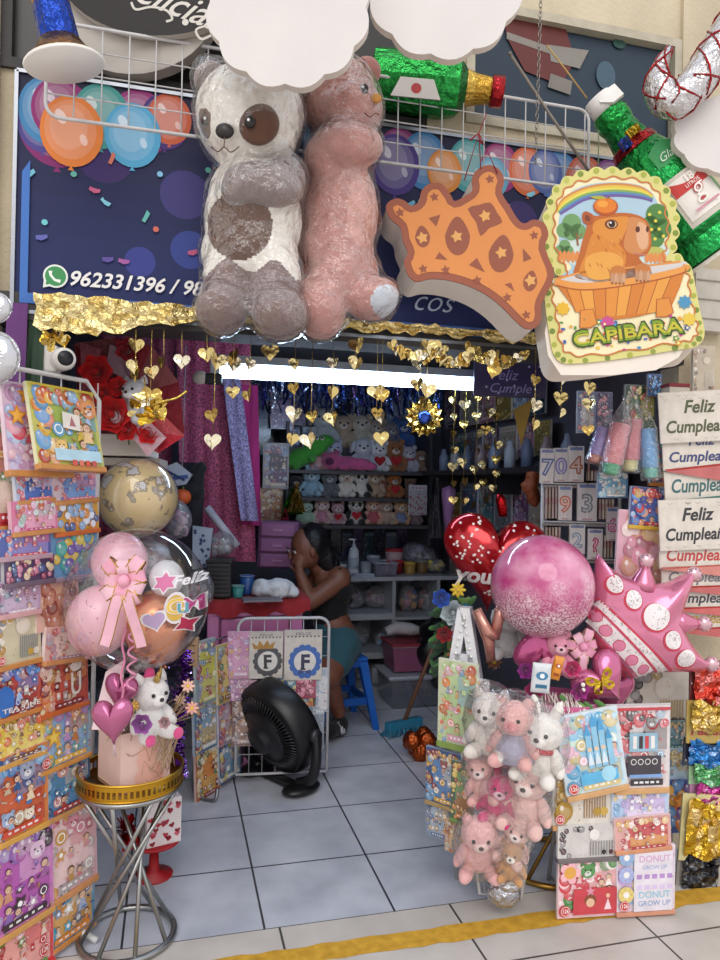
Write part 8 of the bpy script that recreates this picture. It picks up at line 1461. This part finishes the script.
sheet([(72, 345, 0), (110, 338, 8), (150, 345, 4), (178, 380, 10), (186, 432, 18), (150, 452, 10), (108, 448, 6), (80, 420, 0)], '#8f1f2f', -.04); sheet([(150, 400, 12), (186, 434, 18), (160, 452, 12), (138, 440, 10)], '#c2283a', .02); sheet([(78, 344, 8), (100, 350, 14), (110, 390, 14), (92, 440, 10), (82, 400, 8)], '#a53a50', -.01); sheet([(108, 345, 4), (132, 352, 10), (128, 380, 12), (104, 370, 8)], '#b58f9f', 0, 'tissue_wrap'); sheet([(128, 430, 16), (150, 420, 20), (168, 436, 18), (150, 456, 14)], '#c9a0ac', .03, 'tissue_wrap')
RB = 'red roses of the bouquet'
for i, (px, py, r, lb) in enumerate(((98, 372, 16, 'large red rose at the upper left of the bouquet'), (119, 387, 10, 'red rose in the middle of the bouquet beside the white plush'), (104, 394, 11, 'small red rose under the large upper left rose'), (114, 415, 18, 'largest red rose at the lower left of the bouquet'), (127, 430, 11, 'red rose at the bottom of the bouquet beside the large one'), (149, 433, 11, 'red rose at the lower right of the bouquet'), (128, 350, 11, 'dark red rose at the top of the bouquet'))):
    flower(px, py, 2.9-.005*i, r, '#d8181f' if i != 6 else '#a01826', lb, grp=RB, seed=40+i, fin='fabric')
f = At(135, 398, 2.9); t = thing('plush_toy', 'white plush with blue marks peeking out of the rose bouquet', 'plush toy', f.o-Vector((0, 0, 28*f.s)), -YAW-.3); plush_parts(t, 50*f.s, '#cfd0d6', 'cat')
# ---- cream bubble balloon behind
f = At(138, 498, 2.86); t = f.thing('bubble_balloon', 'clear bubble balloon with cream and gold print behind the large one', 'balloon'); s = f.s; R0 = 40*s
m = MB(); m.ell((0, 0, 0), R0*.97, '#dcc593', 48, 30); part('printed_skin', m, 'creamprint', t); m = MB(); m.ell((0, 0, 0), R0, '#e9e9ee', 40, 26); part('clear_skin', m, 'bubble', t); m = MB(); m.lathe([(.012, -R0), (.008, -R0*1.08), (.016, -R0*1.15)], '#d9d5cf', 10); m.tube([(0, 0, -R0*1.1), (.02, .02, -R0*2.6)], .004, '#c9c5c0', 6); part('knot', m, 'plastic', t)
lump('goods_bag', 150, 560, 3.0, 22, 20, ['#6f5a6a', '#a58f9f', '#b54a55', '#4a4252', '#c9b5c0'], 'clear bag of mauve goods behind the large bubble balloon', 'bag of goods', 'bag', None, 71)
# ---- the large bubble balloon with balloons inside
f = At(137, 599, 2.42); t = f.thing('bubble_balloon', 'large clear bubble balloon holding pink and rose gold balloons', 'balloon'); s = f.s; R0 = 71*s; BI = 'small balloons inside the large bubble'
m = MB(); m.ell((0, 0, 0), R0, '#f0edf0', 64, 40, disp=lambda v: 1 if v.z > -.8 else 1+.12*(-v.z-.8)); part('clear_skin', m, 'bubble', t); m = MB(); m.lathe([(.016, -R0*1.0), (.012, -R0*1.06), (.02, -R0*1.12)], '#e0ccd2', 12); part('knot', m, 'latex', t)
def inner(px, py, r, d, col, label, fin='latex', speck=True, a=0.0):
    o = f.u(px, py, d*s); M4 = loc(*f.o) @ rot(-YAW, 'Z'); t2 = thing('latex_balloon', label, 'balloon', M4 @ Vector(o), -YAW, BI, 0, a); R1 = r*s; m = MB(); rn = random.Random(int(px)); m.ell((0, 0, 0), (R1, R1, R1*1.08), col, 32, 22, disp=lambda v: 1 if v.z > -.6 else 1+.14*(-v.z-.6)); part('balloon_skin', m, fin, t2)
    m = MB(); m.lathe([(.008, -R1*1.12), (.004, -R1*1.17), (.011, -R1*1.24)], mixc(col, '#000000', .15), 10); part('knot', m, fin, t2)
    if speck:
        m = MB()
        for k in range(34):
            a1, b1 = rn.uniform(-2.6, -.4), rn.uniform(-.9, 1.2); p = Vector((math.cos(b1)*math.cos(a1), math.cos(b1)*math.sin(a1), math.sin(b1)*1.08))*R1*1.004; d1 = Vector((rn.uniform(-1, 1), 0, rn.uniform(-1, 1)))*.006; m.tube([tuple(p), tuple(p+d1)], .0011, '#b5707f', 4)
        part('hair_lines', m, 'paper', t2)['kind'] = 'stuff'
inner(119, 562, 27, 12, '#e3aebd', 'pale pink latex balloon at the top inside the large bubble'); inner(101, 620, 32, 14, '#e6b0bd', 'pale pink latex balloon at the lower left inside the large bubble', a=.3); inner(158, 626, 34, 2, '#d68c68', 'rose gold latex balloon at the lower right inside the large bubble', 'chrome', False, -.2); inner(166, 578, 17, 6, '#cfcfd2', 'small white latex balloon at the right inside the large bubble', speck=False)
bow(126, 580, 2.13, 1.25, '#e3a0b5', '#c9a24a', 'pink ribbon bow with gold edges tied on the front of the large bubble', 9, 2)
# stickers on the bubble
P = lambda px, py: f.xz(px, py)
m = MB()
def st(poly, c, w=True):
    cx, cz = sum(p[0] for p in poly)/len(poly), sum(p[1] for p in poly)/len(poly); m.poly([(cx+(x-cx)*1.25, cz+(z-cz)*1.25) for x, z in poly], '#e9e2e4', 0); m.poly(poly, c, .0008)
st(star_pts(*P(178, 574), 9*s, 6, .6), '#d97aa5'); st(heart_pts(*P(172, 608), 9*s, .2), '#b9a0c5'); st(star_pts(*P(196, 615), 9*s, 4, .5, .4), '#b52a4f'); st([(P(188, 598)[0]+7*s*math.cos(a), P(188, 598)[1]+12*s*math.sin(a)) for a in [k*.4 for k in range(16)]], '#d9b04a')
m.text('Feliz', *P(196, 577), 9*s, '#e9e6ea', .001, .2, .04, a=.1); 
for k, (ch, c, x) in enumerate((('C', '#e9c45a', 188), ('u', '#5fa5b5', 194), ('M', '#b5407f', 201))): m.text(ch, *P(x, 603), 14*s, '#efe9ea', .0012, 0, .07, a=.05); m.text(ch, *P(x, 603), 14*s, c, .0018, 0, .02, a=.05)
m.v = [(x, -math.sqrt(max(0, R0*R0*1.006-x*x-z*z))+y, z) for x, y, z in m.v]; part('stickers', m, 'paper', t, 'colourful lettering stickers on the bubble')
# ---- ribbon curls under the bubble
g = At(125, 690, 2.2); m = MB(); curl(m, g.u(122, 628), .27, .004, 3, '#d985a5', .0035); curl(m, g.u(131, 628), .18, .012, 4, '#d98fae', .0035); g.solo('curled_ribbon', m, 'fabric', 'thin pink curled ribbon hanging down from the bow', 'ribbon')
# ---- plant stand of crossed silver rods
bc = atz(127, 941); sx, sy = bc.x, bc.y+.02; zt = .50; ss = 2.42/FOC*1.0; t = thing('rod_stand', 'silver stand of crossed metal rods carrying the gold rimmed tray', 'stand', (sx, sy, 0)); Rb, Rt = .150, .158
m = MB(); m.tube([(Rb*math.cos(a), Rb*math.sin(a), .012) for a in [2*PI*k/32 for k in range(32)]], .011, '#9fa09f', 10, True); part('base_ring', m, 'metal', t); m = MB(); m.tube([(Rt*math.cos(a), Rt*math.sin(a), zt) for a in [2*PI*k/32 for k in range(32)]], .010, '#a5a6a5', 10, True); part('top_ring', m, 'metal', t)
for k in range(8): a = 2*PI*k/8+.2; m = MB(); m.tube([(Rb*math.cos(a), Rb*math.sin(a), .012), (Rt*math.cos(a+2.65), Rt*math.sin(a+2.65), zt)], .0072, '#a9aaa8', 10); part('rod', m, 'metal', t)
t = thing('gold_tray', 'round gold tray with a pierced rim on top of the silver rod stand', 'tray', (sx, sy, zt+.011)); m = MB(); m.lathe([(.168, 0), (.168, .006), (0, .006)], '#a8823f', 40); part('tray_base', m, 'metal', t); m = MB(); n = 60
for k in range(n):
    a0, a1, a2 = 2*PI*k/n, 2*PI*(k+.42)/n, 2*PI*(k+1)/n; Q = lambda a, z, r=.168: (r*math.cos(a), r*math.sin(a), z)
    m.add([Q(a0, .0), Q(a2, .0), Q(a2, .013), Q(a0, .013), Q(a0, .034), Q(a2, .034), Q(a2, .052), Q(a0, .052), Q(a1, .013), Q(a1, .034)], [(0, 1, 2, 3), (4, 5, 6, 7), (3, 8, 9, 4)], '#c99a32', False)
m.tube([(.168*math.cos(a), .168*math.sin(a), .052) for a in [2*PI*k/40 for k in range(40)]], .004, '#d9ae45', 6, True); m.tube([(.168*math.cos(a), .168*math.sin(a), .002) for a in [2*PI*k/40 for k in range(40)]], .004, '#c2932f', 6, True); part('pierced_rim', m, 'metal', t, 'pierced gold rim')
TZ = zt+.018
# ---- marbled gift box with flowers
bx, bs, bh = sx+.01, .17, .19; t = thing('gift_box', 'pink and peach marbled square gift box full of flowers on the gold tray', 'gift box', (bx, sy-.005, TZ), R_(28)); m = MB(); h2 = bs/2
m.add([(x, y, z) for z in (0, bh) for x, y in ((-h2, -h2), (h2, -h2), (h2, h2), (-h2, h2))], [(3, 2, 1, 0), (0, 1, 5, 4), (1, 2, 6, 5), (2, 3, 7, 6), (3, 0, 4, 7)], '#e6c5bb'); m.add([(x*.95, y*.95, bh-.03) for x, y in ((-h2, -h2), (h2, -h2), (h2, h2), (-h2, h2))], [(0, 1, 2, 3)], '#8f6f62'); rn = random.Random(14)
for face in range(2):
    A = rot(0 if face == 0 else PI/2, 'Z') @ loc(0, -h2-.0006, 0)
    for k in range(6): c = rn.choice(['#e9b5a5', '#e0a89a', '#efd5cc', '#d9b0b0']); x, z = rn.uniform(-.05, .05), rn.uniform(.03, .14); m.poly([(max(-.084, min(.084, x+.045*math.cos(a)*rn.uniform(.5, 1.2))), max(.003, min(.175, z+.045*math.sin(a)*rn.uniform(.5, 1.2)))) for a in [i*.9 for i in range(7)]], c, .0001*k, A)
    for k in range(7):
        p = [rn.uniform(-.08, .08), rn.uniform(.0, .17)]; L_ = [tuple(p)]
        for i in range(4): p = [max(-.084, min(.084, p[0]+rn.uniform(-.03, .05))), max(.002, min(.176, p[1]+rn.uniform(-.05, .05)))]; L_.append(tuple(p))
        m.line(L_, .0024, '#b98a68', .0009+.00005*k, False, A)
part('marbled_sides', m, 'paper', t); m = MB(); m.box((0, 0, .006), (bs+.003, bs+.003, .004), '#c9a545'); part('gold_edge', m, 'metal', t)
m = MB(); rn = random.Random(15)
for k in range(42): a, r = rn.uniform(0, 6.28), rn.uniform(.02, .085); x, y = r*math.cos(a), r*math.sin(a); h_ = rn.uniform(.02, .12); m.tube([tuple(p) for p in spline([(x, y, bh-.02), (x*1.2+rn.uniform(-.02, .02), y*1.2-.01, bh+h_*.6), (x*1.5+rn.uniform(-.04, .04), y*1.5-.02, bh+h_*rn.uniform(-.6, 1.0))], 4)], .0016, rn.choice(['#a58a6a', '#8f6f4f', '#b59f7a', '#9f7f72']), 4)

inv = t.matrix_world.inverted()
for px_, py_, yy in ((188, 686, 2.30), (192, 708, 2.30), (180, 700, 2.38), (134, 706, 2.25)):
    g_ = inv @ (aty(px_, py_, yy)+Vector((0, .012, 0))); m.tube([tuple(p) for p in spline([(g_.x*.35, g_.y*.35, bh-.02), (g_.x*.7, g_.y*.7, bh+.05), tuple(g_)], 5)], .0022, '#8f7a52', 5)
    for k in range(5): m.tube([(g_.x*.6, g_.y*.6, bh+.02), (g_.x+rn.uniform(-.03, .03), g_.y+rn.uniform(-.02, .02), g_.z+rn.uniform(-.04, .03))], .0014, rn.choice(['#a58a6a', '#8f6f4f']), 4)
part('dried_twigs', m, 'paper', t)['kind'] = 'stuff'
m = MB()
for k in range(30): a = rn.uniform(0, 6.28); m.tube([tuple(p) for p in spline([(h2*.7+rn.uniform(-.05, .03), -h2*.9+rn.uniform(-.02, .0), bh), (h2*.8+rn.uniform(-.05, .04), -h2-.02, bh-.02), (h2*.7+rn.uniform(-.06, .05), -h2-.015, bh-rn.uniform(.06, .16))], 4)], .0013, rn.choice(['#b59a7a', '#a5896a', '#c9b08f']), 4)
part('hanging_fibre', m, 'paper', t)['kind'] = 'stuff'
GA = 'flowers in the marbled gift box'
flower(143, 723, 2.22, 10, '#a85fb0', 'lilac purple rose in the front of the marbled gift box', grp=GA, seed=61); flower(188, 686, 2.30, 7, '#e3b5a5', 'small peach flower at the upper right of the gift box', 'daisy', grp=GA); flower(192, 708, 2.30, 7, '#dba090', 'small peach flower at the right of the gift box', 'daisy', grp=GA); flower(180, 700, 2.38, 6, '#c9a59a', 'dusty pink flower behind the peach flowers of the gift box', 'daisy', grp=GA); flower(134, 706, 2.25, 6, '#c99a45', 'small gold flower beside the purple rose in the gift box', 'daisy', grp=GA); flower(165, 722, 2.24, 6, '#c9a0a5', 'small dusty rose beside the lilac purple rose', grp=GA, seed=66)
f = At(150, 700, 2.34); h_ = 66*f.s; t = thing('plush_unicorn', 'white unicorn plush with pink mane sitting in the marbled gift box', 'plush toy', f.o-Vector((0, 0, 38*f.s)), R_(35)); plush_parts(t, h_, '#dfdcda', 'cat', muz='#e9e6e3', limb='#e3e0dd')
m = MB(); m.lathe([(.012, 0), (.007, .03), (0, .06)], '#d9b86a', 10, loc(0, -.16*h_, .9*h_) @ rot(.5, 'X')); part('horn', m, 'foil', t); m = MB()
for k in range(7): m.ell((0, (.02+.04*k)*h_, (.97-.07*k)*h_), (.08*h_, .07*h_, .09*h_), '#d94a85', 10, 7)
part('mane', m, 'plush', t, 'pink mane')
for sx_ in (-1, 1): m = MB(); m.ell((sx_*.24*h_, -.40*h_, .11*h_), (.09*h_, .04*h_, .09*h_), '#d9508a', 10, 7); part('paw_pad', m, 'plush', t, 'pink paw pad')
HB = 'pink heart foil balloons in the gift box'
for px, py, r, a, d, c, lb in ((113, 718, 21, .12, 2.18, '#b9628a', 'pink heart foil balloon at the front left of the gift box'), (121, 690, 17, -.2, 2.28, '#a54f7a', 'darker pink heart foil balloon behind the front left one')):
    f = At(px, py, d); s = f.s; t = f.thing('foil_balloon', lb, 'balloon', HB); P = Puff([(x*s, z*s*1.2) for x, z in heart_pts(0, 0, r, a, 44)], 10*s, (0, 0)); part('foil_skin', P.mesh(lambda p: c), 'balloon', t); part('stick', MB().tube([(0, .01, -r*s*.9), (.0, .03, -r*s*2.0)], .003, '#d9c5cc', 6), 'plastic', t)
f = At(108, 690, 2.36); m = MB(); prism(m, [f.xz(93, 730), f.xz(105, 672), f.xz(122, 660), f.xz(126, 730)], .004, '#e6ccd0', '#d9bcc2'); f.solo('greeting_card', m, 'paper', 'pale pink card standing at the back left of the gift box', 'card')
# ---- purple tinsel garlands
def tinsel(px, y0, y1, Y, cols, label, n=260, w=9, name='tinsel_garland', group=None):
    f = At(px, y0, Y); m = MB(); rn = random.Random(int(px)); s = f.s
    for k in range(n): t_ = k/n; a = rn.uniform(0, 6.28); c = Vector(f.u(px+3*math.sin(t_*7), y0+(y1-y0)*t_)); d = Vector((math.cos(a), math.sin(a), rn.uniform(-.5, .5)))*w*s*rn.uniform(.5, 1.1); u = Vector((-math.sin(a), math.cos(a), .4))*.006; m.add([tuple(c-u), tuple(c+u), tuple(c+d+u*.8), tuple(c+d-u*.8)], [(0, 1, 2, 3)], rn.choice(cols))
    return f.solo(name, m, 'foil', label, 'garland', group)
tinsel(181, 645, 780, 2.75, ['#8a3fb0', '#b56fd9', '#6a2f95', '#a55fc9', '#d9b0e9'], 'bright purple tinsel garland hanging behind the gift box', 380, 11); tinsel(162, 640, 700, 2.8, ['#8f6fa5', '#b5a0c9', '#6f5a85', '#c9b5d9'], 'pale violet tinsel hanging left of the bright purple one', 160, 10); tinsel(173, 690, 775, 2.85, ['#7a2f9f', '#9f4fc0'], 'dark purple tinsel close behind the gift box', 150, 8)
m = MB(); f = At(192, 652, 3.0); m.box((0, 0, 0), (.05, .03, .12), '#a98a6a', None, .003); [m.box((0, -.016, -.03+.03*k), (.03, .004, .004), '#5f4a38') for k in range(3)]; f.solo('wooden_block', m, 'card', 'small slotted wooden block right of the purple tinsel', 'block')
# ---- red cake stand with a heart box behind the rods
p = atz(150, 893); p.y += .12; p.x += .01; t = thing('cake_stand', 'red two level stand on the floor behind the silver rod stand', 'stand', (p.x, p.y, 0)); m = MB(); m.lathe([(.07, 0), (.072, .006), (.02, .02), (.016, .1)], '#a5141c', 24); part('foot', m, 'paint', t); m = MB(); m.lathe([(.016, .1), (.015, .13)], '#9f131a', 12); part('column', m, 'paint', t); m = MB(); m.lathe([(0, .128), (.095, .13), (.1, .138), (.096, .142), (0, .14)], '#ae161f', 28); part('top_plate', m, 'paint', t)
m = MB(); m.box((0, 0, .085), (.13, .11, .17), '#e3d9d9', None, .002); rn = random.Random(19); [m.heart(rn.uniform(-.055, .055), rn.uniform(.01, .16), .011, rn.choice(['#b5303f', '#c95f6f', '#8f1f2f']), .0556, rn.uniform(-.4, .4)) for _ in range(26)]; solo('heart_box', m, 'paper', 'white box printed with red hearts standing on the red stand', 'gift box', (p.x+.02, p.y-.01, .1415), .3)
f = At(126, 832, p.y-.02); m = MB(); rn = random.Random(22)
for k in range(160): a, b_ = rn.uniform(0, 6.28), rn.uniform(-1.2, 1.2); d = Vector((math.cos(a)*math.cos(b_), math.sin(a)*math.cos(b_), math.sin(b_)*1.3))*.055*rn.uniform(.5, 1); u = Vector((-math.sin(a), math.cos(a), .3))*.006; m.add([tuple(d*.2-u), tuple(d*.2+u), tuple(d+u), tuple(d-u)], [(0, 1, 2, 3)], rn.choice(['#c4161c', '#e0382f', '#9f1016']))
f.solo('red_tinsel', m, 'foil', 'ball of shiny red tinsel beside the heart box', 'tinsel'); tinsel(162, 810, 850, p.y-.02, ['#d9606f', '#c94a5a', '#e08a95'], 'pinkish red tinsel tuft right of the heart box', 90, 6)
